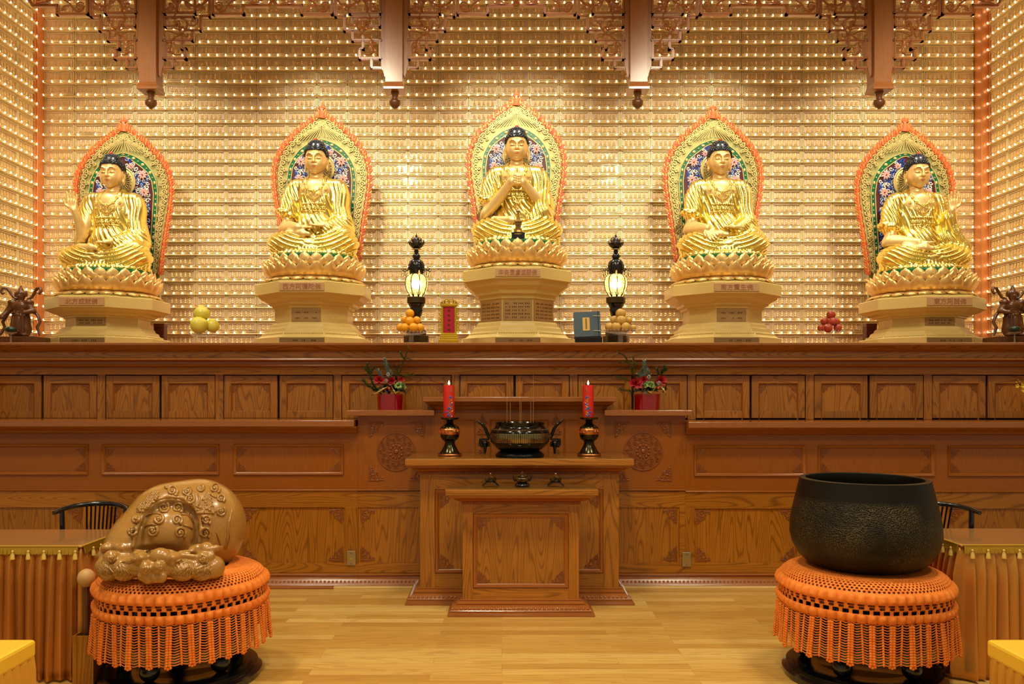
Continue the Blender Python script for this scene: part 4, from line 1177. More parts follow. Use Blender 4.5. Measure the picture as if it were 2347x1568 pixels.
# cream curls in two rows
cb, cg = MB(), MB()
P, _ = resample([(y + 12 if x < 30 else y, max(x - 20, 0)) for y, x in OUT[3:]], 30)
for s in (-1, 1):
    for i, p in enumerate(P):
        cb.tube(spiral_pts(s * p.x, p.y, 0.026, 1.5, i * .4, s, y=-.010), .0066, n=5, flat=.9, up=(0, 1, 0))
        if i % 2 == 0: cg.tube(spiral_pts(s * (p.x - .028), p.y - .02, .019, 1.3, i * .4 + 1, -s, y=-.012), .0060, n=5, flat=.9, up=(0, 1, 0))
    for j in range(9):   # sweeping lines below the apex
        x1 = .012 + j * .017
        cg.tube(bez((s * .004 * (j + 1) * .5, -.006, hz(248)), (s * x1 * .4, -.012, hz(268)), (s * x1 * 1.2, -.012, hz(274)), (s * x1 * 1.7, -.010, hz(283 + j * 1.5)), 8), .0045, n=5, up=(0, 1, 0))
halo_parts['curl_band'] = (cb, cream); halo_parts['sweep_lines'] = (cg, cream)
gbm = MB(); H1, _ = resample(ARCH, 40); plate(gbm, H1, -.016, .0); halo_parts['green_band'] = (gbm, green_lac)
ed = MB()
for s in (-1, 1):
    ed.tube([(s * p.x, -.017, p.y) for p in H1], .0042, n=5, up=(0, 1, 0))
H2, _ = resample(FIELD, 40)
for s in (-1, 1): ed.tube([(s * p.x, -.024, p.y) for p in H2], .0045, n=5, up=(0, 1, 0))
Hm, _ = resample([((a[0] + b[0]) / 2, (a[1] + b[1]) / 2) for a, b in zip(ARCH, FIELD)], 25)
for s in (-1, 1):
    for i, p in enumerate(Hm):
        t = Hm[min(i + 1, 24)] - Hm[max(i - 1, 0)]
        if i % 2: ed.ball((s * p.x, -.018, p.y), .007, 6, 4)
        else: ed.ball((s * p.x, -.017, p.y), .012, 8, 4, (.65 + .8 * abs(t.x) / t.length, .4, .65 + .8 * abs(t.y) / t.length))
halo_parts['band_beads'] = (ed, cream)
fm = MB(); plate(fm, H2, -.022, -.005); halo_parts['floral_ground'] = (fm, maroon)
bs_, ws_ = MB(), MB(); FLOW = []
pk_ = MB(); rc_ = MB()
for a in range(9):
    an = 2 * PI * a / 9; r_ = .044
    pk_.tube([(.012 * math.cos(an), -.034, .012 * math.sin(an)), (r_ * .62 * math.cos(an), -.038, r_ * .62 * math.sin(an)), (r_ * math.cos(an), -.032, r_ * math.sin(an))], [.005, .0095, .002], n=5, flat=.5, up=(0, 1, 0))
pk_.ball((0, -.034, 0), .014, 8, 4, (1, .3, 1))
rc_.ball((0, -.042, 0), .0075, 7, 5)
pk_me = pk_.build('pink_flower', pink_m, smooth=50, link=False); rc_me = rc_.build('flower_centre', redc, smooth=180, link=False)
rr = random.Random(3)
for s in (-1, 1):
    for j, py in enumerate(range(308, 552, 9)):
        wmax = 67 if py > 350 else 20 + (py - 303) * 1.05
        for x in range(8, int(wmax) - 4, 8):
            cx, cz = s * (x + rr.uniform(-2, 2)) * kh, hz(py + rr.uniform(-3, 3)); q_ = rr.random()
            (bs_ if q_ < .6 else ws_).tube(spiral_pts(cx, cz, rr.uniform(.015, .023), 1.1, rr.uniform(0, 6.3), rr.choice((-1, 1)), y=-.026), .0048, n=5, flat=.8, up=(0, 1, 0))
            if q_ < .35: ws_.tube(spiral_pts(cx + .004, cz + .004, rr.uniform(.014, .022), 1.0, rr.uniform(0, 6.3), 1, y=-.029), .0022, n=4, up=(0, 1, 0))
    for py, x, r_ in ((341, 46, .044), (381, 50, .044), (425, 48, .044), (470, 46, .044), (515, 44, .042), (322, 20, .03)):
        cx, cz = s * x * kh, hz(py)
        FLOW.append((cx, cz, r_ / .044))
halo_parts['blue_scrolls'] = (bs_, blue_m); halo_parts['white_scrolls'] = (ws_, white_m); 
au = MB()   # round aureole behind the head
def disc(mb, c, rings_, n=40):
    mb.loft([[(c[0] + r * math.cos(2 * PI * i / n), y_, c[2] + r * math.sin(2 * PI * i / n) * 1.08) for i in range(n)] for r, y_ in rings_], cap=True)
disc(au, (0, 0, .83), [(.122, -.045), (.124, -.058), (.117, -.062), (.113, -.056), (.108, -.056), (.104, -.061), (.080, -.064), (.076, -.058), (.020, -.060), (.001, -.062)])
for a in range(24):
    an = 2 * PI * a / 24; au.tube([(.03 * math.cos(an), -.061, .83 + .032 * math.sin(an)), (.074 * math.cos(an), -.061, .83 + .08 * math.sin(an))], [.002, .004], n=4, up=(0, 1, 0))
    au.ball((.092 * math.cos(an), -.064, .83 + .099 * math.sin(an)), .007, 6, 3)
halo_parts['aureole'] = (au, cream)
hm_ = {k: mb.build(k, m_, smooth=50, link=False) for k, (mb, m_) in halo_parts.items()}

# ---- statues
t1 = time.time()
robes = {v: make_robe(v) for v in ('lap', 'chest', 'raised')}
def WP(V):
    """slim the figure above the lap"""
    V = np.array(V, np.float32).reshape(-1, 3).copy(); z = V[:, 2]
    sm = lambda a, b: (lambda t: t * t * (3 - 2 * t))(np.clip((z - a) / (b - a), 0, 1))
    V[:, 0] *= 1 - .11 * sm(.18, .32) + .12 * sm(.40, .54); return V
def WPme(me):
    a = np.empty(len(me.vertices) * 3, np.float32); me.vertices.foreach_get('co', a); me.vertices.foreach_set('co', WP(a).ravel()); me.update(); return me
robe_me = {}
for v, S in robes.items():
    V_, Q_ = S.mesh(); robe_me[v] = np_mesh('robe', WP(V_), Q_, gold)
head_S = make_head(); head_np = head_S.mesh()
def HT(V):
    """bow the head a little and set it down on the neck"""
    V = np.array(V, np.float32).reshape(-1, 3).copy(); th = math.radians(9); P = V - np.array([0, 0, .72]); c, s = math.cos(th), math.sin(th)
    y, z = P[:, 1] * c - P[:, 2] * s, P[:, 1] * s + P[:, 2] * c
    return np.stack([P[:, 0] * 1.10, y * 1.08 + .004, z * .97 + .711], 1).astype(np.float32)
def HTme(me):
    a = np.empty(len(me.vertices) * 3, np.float32); me.vertices.foreach_get('co', a); me.vertices.foreach_set('co', HT(a).ravel()); me.update(); return me
hv, hq = hair_meshes()
hair_m = mat('blue_black_curls', srgb(16, 22, 34), .28, coat=.3)
hair_me = np_mesh('hair', HT(hv), hq, hair_m)
body_me = {}; chest_S = None
for v in ('raise_right', 'lap', 'chest', 'earth', 'raise_left'):
    S = make_body(v)
    if v == 'lap': chest_S = S
    V_, Q_ = S.mesh()
    body_me[v] = np_mesh('body', *join_np([(WP(V_), Q_), (HT(head_np[0]), head_np[1])]), gold_skin)
# painted features on the face
lip = MB()
def face(x, z, off=0): return (x, head_S.surf(x, z) - off, z)
ll = [(-.021, .7475), (-.012, .7500), (-.005, .7515), (0, .7500), (.005, .7515), (.012, .7500), (.021, .7475)]
lip.tube([face(x, z, -.001) for x, z in ll], [.001, .0034, .0042, .0038, .0042, .0034, .001], n=6)
l2 = [(-.018, .7455), (-.010, .7420), (0, .7405), (.010, .7420), (.018, .7455)]
lip.tube([face(x, z, -.001) for x, z in l2], [.001, .0040, .0050, .0040, .001], n=6)
lip_me = lip.build('lips', mat('coral_lips', srgb(206, 104, 62), .4), smooth=180, link=False)
br = MB()
for s in (-1, 1):
    br.tube([face(s * x, z, .0004) for x, z in ((.014, .830), (.024, .838), (.036, .8415), (.048, .839), (.060, .831))], [.0008, .0022, .0026, .0020, .0006], n=5)
    br.tube([face(s * x, z, .0004) for x, z in ((.014, .8035), (.022, .8000), (.033, .7985), (.044, .8005), (.055, .8055))], [.0006, .0015, .0018, .0015, .0006], n=5)
brow_me = br.build('brows_and_lashes', mat('brown_line', srgb(96, 58, 22), .5), smooth=180, link=False)
je = MB(); je.ball((0, .004, .958), .016, 10, 7, (1, 1, .8))
jewel_me = je.build('crown_jewel', mat('red_jewel', srgb(206, 48, 22), .2, coat=.5), smooth=180, link=False)
ur = MB(); ur.ball((0, head_S.surf(0, .850), .852), .0035, 8, 6)
urna_me = ur.build('forehead_dot', cream, smooth=180, link=False)
for _m in (lip_me, brow_me, jewel_me, urna_me): HTme(_m)
nk = MB()
def chest(x, z, off=.004):
    a = chest_S.surf(x, z); b = robes['lap'].surf(x, z); c = min([q_ for q_ in (a, b) if q_ is not None] or [-.1]); return (x, c - off, z)
def chain(pts, r, n):
    for i in range(n + 1):
        t = i / n; k = t * (len(pts) - 1); j = min(int(k), len(pts) - 2); f_ = k - j
        x = pts[j][0] * (1 - f_) + pts[j + 1][0] * f_; z = pts[j][1] * (1 - f_) + pts[j + 1][1] * f_
        nk.ball(chest(x, z), r, 6, 4)
def rosette(x, z, r):
    for a in range(7):
        an = 2 * PI * a / 7; nk.ball(chest(x + r * .65 * math.cos(an), z + r * .65 * math.sin(an), .005), r * .42, 6, 4)
    nk.ball(chest(x, z, .010), r * .45, 7, 5)
chain([(-.085, .605), (-.070, .560), (-.035, .530), (0, .520), (.035, .530), (.070, .560), (.085, .605)], .0055, 44)
chain([(-.075, .565), (-.060, .500), (-.030, .470), (0, .462), (.030, .470), (.060, .500), (.075, .565)], .0045, 44)
chain([(-.05, .545), (-.055, .50), (-.05, .46)], .005, 10); chain([(.05, .545), (.055, .50), (.05, .46)], .005, 10); chain([(0, .52), (0, .45)], .006, 9)
for x, z, r in ((0, .520, .018), (-.052, .545, .014), (.052, .545, .014), (-.078, .590, .016), (.078, .590, .016), (0, .468, .015), (-.055, .495, .012), (.055, .495, .012), (-.03, .50, .009), (.03, .50, .009), (-.10, .545, .014), (.10, .545, .014), (-.105, .50, .013), (.105, .50, .013)): rosette(x, z, r)
nk_me = nk.build('necklace', gold, smooth=180, link=False)
wb = MB()
def rb(x, z, off=.0):
    c = robes['lap'].surf(x, z); return (x, (c if c is not None else -.1) - off, z)
for i in range(-5, 6):
    x = i * .021; wb.tube([rb(x, .437, .002), rb(x * 1.0, .425, .010), rb(x, .412, .004)], [.004, .012, .003], n=6, flat=.6)
wb.tube([rb(x * .01, .402, .004) for x in range(-12, 13)], .006, n=6); wb.tube([rb(x * .01, .368, .004) for x in range(-12, 13)], .006, n=6)
for i in range(-7, 8): wb.tube([rb(i * .016, .372, .004), rb(i * .016 + .008, .398, .006)], .0055, n=5)
wb.ball(rb(0, .386, .010), .018, 9, 6, (1, .6, 1))
wb.tube(spiral_pts(.03, .35, .022, 1.2, 1, 1, y=rb(.03, .36)[1] - .006), .006, n=5); wb.tube(spiral_pts(-.03, .35, .022, 1.2, 2, -1, y=rb(-.03, .36)[1] - .006), .006, n=5)
wb_me = wb.build('waist_band', gold, smooth=180, link=False)
WPme(nk_me); WPme(wb_me)
print('SCULPT', round(time.time() - t1, 1))

SLAB = ['golden seated statue with raised right hand, farthest along on the drum side', 'golden seated statue with both hands in its lap, between pomelos and oranges',
        'golden seated statue with hands joined at the chest, highest in the middle', 'golden seated statue with one hand over its shin, between pears and apples',
        'golden seated statue with raised left hand, nearest the pillar on the bowl side']
LLAB = ['gold lotus throne on the low pedestal bearing the statue with raised right hand', 'gold lotus throne under the statue with both hands in its lap', 'gold lotus throne on the tallest pedestal under the middle statue',
        'gold lotus throne under the statue with one hand over its shin', 'gold lotus throne on the low pedestal bearing the statue with raised left hand']
HLAB = ['flame edged halo behind the statue with raised right hand', 'flame edged halo behind the statue with both hands in its lap', 'flame edged halo behind the highest middle statue with joined hands',
        'flame edged halo behind the statue with one hand over its shin', 'flame edged halo behind the statue with raised left hand']
VAR = [('raise_right', 'lap'), ('lap', 'lap'), ('chest', 'chest'), ('earth', 'lap'), ('raise_left', 'raised')]
SEAT = .217
for i, (X, Zt) in enumerate(peds):
    l = thing('lotus_throne', LLAB[i], 'lotus throne', (X, PC, Zt + .001), 'lotus thrones')
    for k, me in lm.items(): put(k, me, l)
    h = thing('halo', HLAB[i], 'halo', (X, DH, Zt + SEAT), 'flame halos')
    for k, me in hm_.items(): put(k, me, h)
    for cx, cz, s_ in FLOW: f_ = put('pink_flower', pk_me, h, (cx, 0, cz), (s_, 1, s_)); put('flower_centre', rc_me, f_)
    # two posts that carry the halo down to the throne
    MB().box(-.30, -.24, .03, .06, -SEAT, .3).build('halo_post', cream_g, h); MB().box(.24, .30, .03, .06, -SEAT, .3).build('halo_post', cream_g, h)
    s = thing('seated_statue', SLAB[i], 'statue', (X, PC + .07, Zt + SEAT), 'golden seated statues'); s.scale = (.96, .96, 1.09)
    bv, rv = VAR[i]
    b = put('body', body_me[bv], s); put('robe', robe_me[rv], s); put('hair', hair_me, s); put('crown_jewel', jewel_me, s); put('lips', lip_me, s); put('brows_and_lashes', brow_me, s)
    put('forehead_dot', urna_me, s); put('necklace', nk_me, s)
    if bv != 'chest' or True: put('waist_band', wb_me, s)

# ---- hanging posts and fretwork canopy
DP = 6.20; kf = 6.26 / F
def Zc(py): return PZ(py, 6.26)
POSTS = [337.7, 902.7, 1464.5, 2024]
PLAB = ['hanging wooden post with knob at the orange pillar on the drum side', 'hanging wooden post with knob between the second and the middle statue', 'hanging wooden post with knob between the middle and the fourth statue', 'hanging wooden post with knob nearest the pillar on the bowl side']
post_me = None
ztop = Zc(-330)
pw2, pb, pw, pc_, pk2, pp = MB(), MB(), MB(), MB(), MB(), MB()
zb0 = PZ(198, DP) ; zcap = PZ(190, DP)
pb.box(-.064, .064, 0, .13, zcap, ztop)
pp_ = MB(); panel_moulding(pp_, -.045, .045, .0, PZ(184, DP), ztop - .1, .012, -.006)
pc_.rectloft(-.064, .064, 0, .13, [(.0, zcap + .01), (.004, zcap - .006), (.012, zcap - .030), (.012, zb0 - .020), (.008, zb0 - .022)][::-1])
zk = zb0 - .022
pk2.lathe([(.030, 0), (.032, -.008), (.024, -.018), (.027, -.024), (.022, -.034), (.022, -.052), (.040, -.062), (.044, -.078), (.041, -.094), (.030, -.108), (.016, -.116), (.012, -.124), (.001, -.126)][::-1], (0, .065, zk), n=20)
pw1 = pw
for s, pw in ((-1, pw1), (1, pw2)):
    pw.yprism([(s * .064, Zc(172)), (s * .075, Zc(178)), (s * .080, Zc(172)), (s * .092, Zc(160)), (s * .102, Zc(150)), (s * .102, ztop), (s * .064, ztop)][::s], .045, .075)
    pw.tube(spiral_pts(s * .108, Zc(166), .014, 1.2, PI / 2, -s, y=.06), .006, n=6, up=(0, 1, 0))
for i, px in enumerate(POSTS):
    X = PX(px, DP)
    o = thing('hanging_post', PLAB[i], 'post', (X, DP, 0), 'hanging canopy posts')
    if i == 0:
        ms = [pb.build('shaft', canopy, link=False), pp_.build('panel_moulding', canopy, smooth=40, link=False), pc_.build('cap', canopy_h, link=False), pk2.build('knob', dark_w, smooth=50, link=False), pw1.build('wing_board', canopy, smooth=30, link=False), pw2.build('wing_board', canopy, smooth=30, link=False)]
    for m_ in ms: put(m_.name.split('.')[0], m_, o)

def half_bay():
    fr = MB(); R = .0095; Y0, Y1 = .045, .078
    def bar(x0, y0, x1, y1):
        a, b = sorted((x0 * kf, x1 * kf)); c, d = sorted((Zc(y0), Zc(y1)))
        fr.box(a - R, b + R, Y0, Y1, c - R, d + R)
        # proud bead along the bar
        fr.box(a - R * .4, b + R * .4, Y0 - .005, Y0 + .001, c - R * .4, d + R * .4)
    T = -330
    for b in [(31, 31, 103, 31), (102.8, T, 102.8, 31), (135.5, T, 135.5, 38), (115, 38, 135.5, 38), (115.2, 38, 115.2, 71), (80, 71, 115, 71), (96.4, 75, 96.4, 94), (31, 94, 96.4, 94), (72.5, 80, 72.5, 113),
              (72.5, 113, 80.2, 113), (80.2, 113, 80.2, 135.5), (31, 135.5, 80.2, 135.5), (33.5, 94, 33.5, 135.5), (53, 137, 53, 157), (33, 157, 53, 157), (33, 41, 98, 41), (98, 41, 98, 50), (34, 41, 34, 61), (34, 61, 62, 61),
              (33, T, 33, 31), (144, T, 144, 33), (144, 33, 213, 33), (213, 14, 213, 33), (213, 14, 268, 14), (31, T, 281, T), (31, -120, 281, -120), (31, -60, 103, -60), (144, -40, 200, -40), (200, -120, 200, -40)]: bar(*b)
    fr.sweep_rect([(268 * kf, .06, Zc(14)), (273 * kf, .06, Zc(10)), (276 * kf, .06, Zc(4)), (281 * kf, .06, Zc(-2))], .0125, .02)
    sw = MB()
    U = lambda zx, zy: ((zx / 6.273 - 142.7) * kf, .040, Zc(zy / 6.273))
    def vine(pts, r0=.0065, r1=.003):
        P = [U(*p) for p in pts]; out = []
        for i in range(len(P) - 1):
            a = P[max(i - 1, 0)]; b = P[i]; c = P[i + 1]; d = P[min(i + 2, len(P) - 1)]
            for t in (0, .33, .66):
                out.append(tuple(.5 * ((2 * b[k]) + (-a[k] + c[k]) * t + (2 * a[k] - 5 * b[k] + 4 * c[k] - d[k]) * t * t + (-a[k] + 3 * b[k] - 3 * c[k] + d[k]) * t ** 3) for k in range(3)))
        out.append(P[-1]); n = len(out)
        sw.tube(out, [r0 + (r1 - r0) * i / (n - 1) for i in range(n)], n=6, flat=1.3, up=(0, 1, 0))
    def leaf(x0, y0, x1, y1, w=.011):
        a, b = Vector(U(x0, y0)), Vector(U(x1, y1)); m = (a + b) / 2; m.y -= .012
        sw.tube([a, a.lerp(m, .6), m, b.lerp(m, .5), b], [.003, w * .8, w, w * .75, .0012], n=6, flat=.45, up=(0, 1, 0))
    def curl(zx, zy, r, a0, s, tn=1.3): sw.tube(spiral_pts(*[U(zx, zy)[k] for k in (0, 2)], r / 6.273 * kf, tn, a0, s, y=.038), .0062, n=6, flat=1.2, up=(0, 1, 0))
    vine([(1290, 190), (1255, 240), (1245, 300), (1290, 340)]); curl(1295, 370, 52, 2.6, -1, 1.5)
    vine([(1250, 300), (1330, 268), (1420, 330), (1430, 400), (1380, 480), (1300, 530), (1230, 580), (1205, 660), (1190, 750), (1240, 800), (1330, 800)], .0075, .004)
    vine([(1380, 490), (1300, 515), (1220, 480), (1140, 465), (1100, 500), (1125, 545)], .007, .004)
    vine([(1420, 340), (1490, 390), (1560, 370), (1590, 310), (1560, 270)], .006, .004)
    vine([(1380, 490), (1400, 540), (1440, 540), (1440, 500)], .005, .004); vine([(1210, 430), (1240, 420), (1300, 440), (1350, 480)], .005, .004)
    curl(1340, 430, 30, 0, 1)
    for l in ((1330, 280, 1460, 330), (1420, 360, 1510, 400), (1200, 590, 1270, 665), (1200, 670, 1280, 720), (1205, 620, 1140, 670), (1200, 700, 1145, 790), (1200, 760, 1250, 790), (1245, 290, 1130, 300), (1345, 400, 1420, 440)): leaf(*l)
    # larger foliage above, mostly out of the picture
    vine([(1290, 190), (1290, 120), (1330, 40), (1380, 10), (1440, 70), (1540, 105), (1640, 90), (1710, 20), (1740, -80), (1680, -200), (1500, -260), (1300, -260), (1150, -350)], .010, .009)
    for l in ((1290, 140, 1110, 160), (1260, 140, 1170, 60), (1320, 130, 1200, -30), (1300, 60, 1330, -120), (1400, 10, 1480, 160), (1360, -10, 1480, 40), (1640, 120, 1700, 160), (1600, 60, 1640, 190), (1620, -120, 1480, -60), (1700, -200, 1560, -330), (1450, -260, 1380, -120), (1250, -260, 1180, -120)): leaf(*l, w=.020)
    curl(1590, 140, 50, 1, 1); curl(1500, -120, 90, 2, -1, 1.6)
    # mid-bay scrolls
    D = lambda dx: (dx + 142.7) * 6.273
    vine([(D(150), 100), (D(158), 170), (D(172), 160), (D(182), 70), (D(200), 0), (D(230), -90), (D(262), -60)], .009, .006)
    curl(D(159), 110, 62, 2.5, -1, 1.6); leaf(D(180), 90, D(203), 180, .018); leaf(D(186), 40, D(160), -60, .016); leaf(D(212), -30, D(240), 50, .016); curl(D(255), -10, 70, 0, 1, 1.4); leaf(D(225), 60, D(262), 75, .012)
    leaf(D(240), -80, D(215), -200, .018); curl(D(180), -150, 90, 1, 1, 1.5)
    return fr, sw
fr_mb, sw_mb = half_bay()
fr_me = fr_mb.build('fret_frame', canopy_h, link=False); sw_me = sw_mb.build('scrollwork', canopy_h, smooth=60, link=False)
blab = ['carved fretwork bracket on the far side of the first hanging post, reaching the corner', 'carved fretwork between first and second hanging posts', 'carved fretwork between the two hanging posts flanking the middle statue',
        'carved fretwork between third and fourth hanging posts', 'carved fretwork bracket past the fourth hanging post, reaching the corner']
for b in range(5):
    o = thing('fretwork_panel', blab[b], 'fretwork', (0, DP, 0), 'canopy fretwork panels')
    if b > 0:
        x = PX(POSTS[b - 1], DP); put('fret_frame', fr_me, o, (x, 0, 0)); put('scrollwork', sw_me, o, (x, 0, 0))
    if b < 4:
        x = PX(POSTS[b], DP); put('fret_frame', fr_me, o, (x, 0, 0), (-1, 1, 1)); put('scrollwork', sw_me, o, (x, 0, 0), (-1, 1, 1))
cb_ = MB(); cb_.box(XL, XR, DP - .02, DP + .16, ztop, ztop + .22); tag(cb_.build('ceiling_beam', canopy_h), kind='structure')
# ================================================================== things on the shelf
def at(px, d): return PX(px, d)
# ---- black lanterns
lant_glass = bpy.data.materials.new('mosaic_lantern_glass'); lant_glass.use_nodes = True
_n = lant_glass.node_tree; _b = _n.nodes['Principled BSDF']
_tc = _n.nodes.new('ShaderNodeTexCoord'); _vo = _n.nodes.new('ShaderNodeTexVoronoi'); _vo.inputs['Scale'].default_value = 95
_n.links.new(_tc.outputs['Object'], _vo.inputs['Vector'])
_r = ramp(_n, [(0, srgb(255, 236, 178)), (.55, srgb(248, 206, 120)), (.8, srgb(170, 110, 40))]); _n.links.new(_vo.outputs['Distance'], _r.inputs['Fac'])
_n.links.new(_r.outputs['Color'], _b.inputs['Base Color']); _n.links.new(_r.outputs['Color'], _b.inputs['Emission Color']); _b.inputs['Emission Strength'].default_value = 1.5
_b.inputs['Roughness'].default_value = .25; _b.inputs['Transmission Weight'].default_value = .35
relief_b = mat('black_gold_relief', srgb(86, 68, 42), .35, metal=.7, bump=(70, .9, .004, 4))
DL = 6.62
def lantern(px, lab, rz):
    s = 5.8 / 5.8
    k = DL / F
    base_z = SHZ
    L_ = thing('lantern', lab, 'lantern', (PX(px, DL), DL, base_z), 'black lanterns', rz)
    Zr = lambda py: PZ(py, DL) - base_z
    n = 8
    oc = lambda mb, prof, nn=8: mb.lathe(prof, n=nn, ph=PI / 8)
    oc(MB(), [(30 * k, 0), (30 * k, Zr(771)), (27 * k, Zr(770)), (24 * k, Zr(769)), (24 * k, Zr(758)), (21 * k, Zr(757))]).build('base', relief_b, L_)
    MB().lathe([(20 * k, Zr(758)), (16 * k, Zr(748)), (11 * k, Zr(738)), (9 * k, Zr(728)), (12 * k, Zr(722)), (15 * k, Zr(712)), (14 * k, Zr(706)), (17 * k, Zr(702)), (19 * k, Zr(697)), (16 * k, Zr(695))], n=28).build('stem', black_l, L_, smooth=40)
    oc(MB(), [(19 * k, Zr(696)), (22 * k, Zr(695)), (22 * k, Zr(682)), (18 * k, Zr(681))]).build('collar', relief_b, L_)
    gp = [(14, 681), (19, 674), (23, 665), (25.5, 655), (25.8, 647), (24, 638), (19, 632), (13, 629)]
    MB().lathe([(a * k, Zr(b)) for a, b in gp], n=32).build('glass_globe', lant_glass, L_, smooth=180)
    rb_ = MB()
    for i in range(8):
        a = PI / 4 * i + PI / 8
        rb_.tube([(a_ * k * 1.01 * math.cos(a), a_ * k * 1.01 * math.sin(a), Zr(b_)) for a_, b_ in gp], .0040, n=5)
    for i in range(8):
        a = PI / 4 * i
        for t in (-.5, .5): rb_.tube([(14.5 * k * math.cos(a + t * .7), 14.5 * k * math.sin(a + t * .7), Zr(681)), (20.5 * k * math.cos(a + t * .35), 20.5 * k * math.sin(a + t * .35), Zr(671))], .003, n=5)
    rb_.build('ribs', black_l, L_, smooth=60)
    MB().lathe([(12 * k, Zr(633)), (16 * k, Zr(627)), (17 * k, Zr(622)), (19.5 * k, Zr(616)), (19 * k, Zr(608)), (16 * k, Zr(600)), (11 * k, Zr(595)), (7 * k, Zr(593)), (10 * k, Zr(588)), (8 * k, Zr(584)), (4.5 * k, Zr(580)), (6 * k, Zr(577)), (4 * k, Zr(574)), (10 * k, Zr(571))][:14], n=28).build('dome', black_l, L_, smooth=60)
    br_ = MB(); br_.lathe([(6 * k, Zr(574)), (11 * k, Zr(573.5)), (11 * k, Zr(571)), (6 * k, Zr(570))], n=20); br_.build('brass_ring', brass, L_, smooth=40)
    fin = MB(); fin.lathe([(5 * k, Zr(571)), (11 * k, Zr(568)), (16 * k, Zr(563)), (17 * k, Zr(559)), (11 * k, Zr(553)), (6 * k, Zr(548)), (3 * k, Zr(543)), (1.2 * k, Zr(538)), (.2 * k, Zr(533))], n=20)
    for i in range(16):
        a = 2 * PI * i / 16; r0 = 16 * k
        fin.tube([(r0 * math.cos(a), r0 * math.sin(a), Zr(561)), (r0 * 1.12 * math.cos(a), r0 * 1.12 * math.sin(a), Zr(556)), (r0 * 1.02 * math.cos(a), r0 * 1.02 * math.sin(a), Zr(549))], [.004, .0028, .0004], n=4)
        fin.tube([(r0 * .7 * math.cos(a + .2), r0 * .7 * math.sin(a + .2), Zr(556)), (r0 * .72 * math.cos(a + .2), r0 * .72 * math.sin(a + .2), Zr(548)), (r0 * .5 * math.cos(a + .2), r0 * .5 * math.sin(a + .2), Zr(542))], [.003, .002, .0004], n=4)
    fin.build('finial', black_l, L_, smooth=50)
    for i in range(8):
        a = PI / 4 * i + .3; c, s_ = math.cos(a), math.sin(a)
        arm = MB(); arm.tube([(16 * k * c, 16 * k * s_, Zr(621)), (26 * k * c, 26 * k * s_, Zr(619)), (32 * k * c, 32 * k * s_, Zr(622)), (36 * k * c, 36 * k * s_, Zr(616))], [.004, .003, .003, .001], n=5)
        arm.tube([(28 * k * c, 28 * k * s_, Zr(620)), (31 * k * c, 31 * k * s_, Zr(614)), (35 * k * c, 35 * k * s_, Zr(618))], [.002, .003, .001], n=5)
        ar = arm.build('arm', black_b, L_, smooth=60)
        be = MB(); be.lathe([(.0145, -.036), (.0125, -.030), (.0095, -.018), (.0075, -.006), (.0025, 0)], (31 * k * c, 31 * k * s_, Zr(623)), n=9); be.tube([(31 * k * c, 31 * k * s_, Zr(623)), (31 * k * c, 31 * k * s_, Zr(620))], .0015, n=4)
        be.build('bell', brass, ar, smooth=50)
    pl_ = bpy.data.lights.new('lantern_bulb', 'POINT'); pl_.energy = 3.0; pl_.color = (1, .85, .6); pl_.shadow_soft_size = .03
    po = bpy.data.objects.new('lantern_bulb', pl_); COL.objects.link(po); po.parent = L_; po.location = (0, 0, Zr(652))
lantern(954.5, 'black lit lantern with bells behind the pile of oranges', 0)
lantern(1411.5, 'black lit lantern with bells behind the pile of brown pears', PI / 8)

# ---- fruit on pedestal dishes
def noise_mat(name, c1, c2, scale, rough=.4, coat=.1, bump=None):
    m = mat(name, c1, rough, coat=coat, bump=bump); nt = m.node_tree
    tc = nt.nodes.new('ShaderNodeTexCoord'); n = nt.nodes.new('ShaderNodeTexNoise'); n.inputs['Scale'].default_value = scale; n.inputs['Detail'].default_value = 3
    r = ramp(nt, [(.38, c1), (.62, c2)]); nt.links.new(tc.outputs['Object'], n.inputs['Vector']); nt.links.new(n.outputs['Fac'], r.inputs['Fac']); nt.links.new(r.outputs['Color'], nt.nodes['Principled BSDF'].inputs['Base Color'])
    return m
orange_m = noise_mat('orange_peel', srgb(250, 162, 8), srgb(255, 178, 24), 6, .42, .1, (260, .4, .001, 1))
pear_m = noise_mat('russet_pear', srgb(208, 160, 74), srgb(222, 178, 92), 30, .5, .05)
apple_m = noise_mat('red_apple', srgb(150, 24, 30), srgb(196, 76, 48), 14, .25, .3)
pom_m = noise_mat('pomelo_peel', srgb(222, 204, 54), srgb(240, 224, 92), 8, .38, .15, (220, .3, .001, 1))
stem_m = mat('fruit_stem', srgb(92, 64, 30), .7)
def fruit_parts(kind, r):
    a = MB(); st = None
    if kind == 'pomelo':
        a.lathe([(r * q_, r * z_) for q_, z_ in ((.02, -.88), (.45, -.84), (.82, -.62), (1.0, -.2), (.97, .15), (.78, .5), (.48, .78), (.2, .98), (.10, 1.04), (.02, 1.05))], n=20)
    elif kind in ('apple', 'pear'):
        a.lathe([(r * q_, r * z_) for q_, z_ in ((.02, -.80), (.25, -.90), (.6, -.82), (.9, -.45), (1.0, .0), (.92, .42), (.66, .76), (.36, .88), (.14, .80), (.02, .70))], n=20)
        st = MB().tube([(0, 0, r * .72), (r * .05, 0, r * .95), (r * .14, 0, r * 1.12)], [r * .05, r * .04, r * .06], n=5)
    else:
        a.lathe([(r * q_, r * z_) for q_, z_ in ((.02, -.95), (.4, -.88), (.75, -.64), (.97, -.22), (.98, .2), (.76, .62), (.42, .87), (.12, .93), (.02, .90))], n=20)
        st = MB().ball((0, 0, r * .93), r * .07, 6, 4)
    return a, st
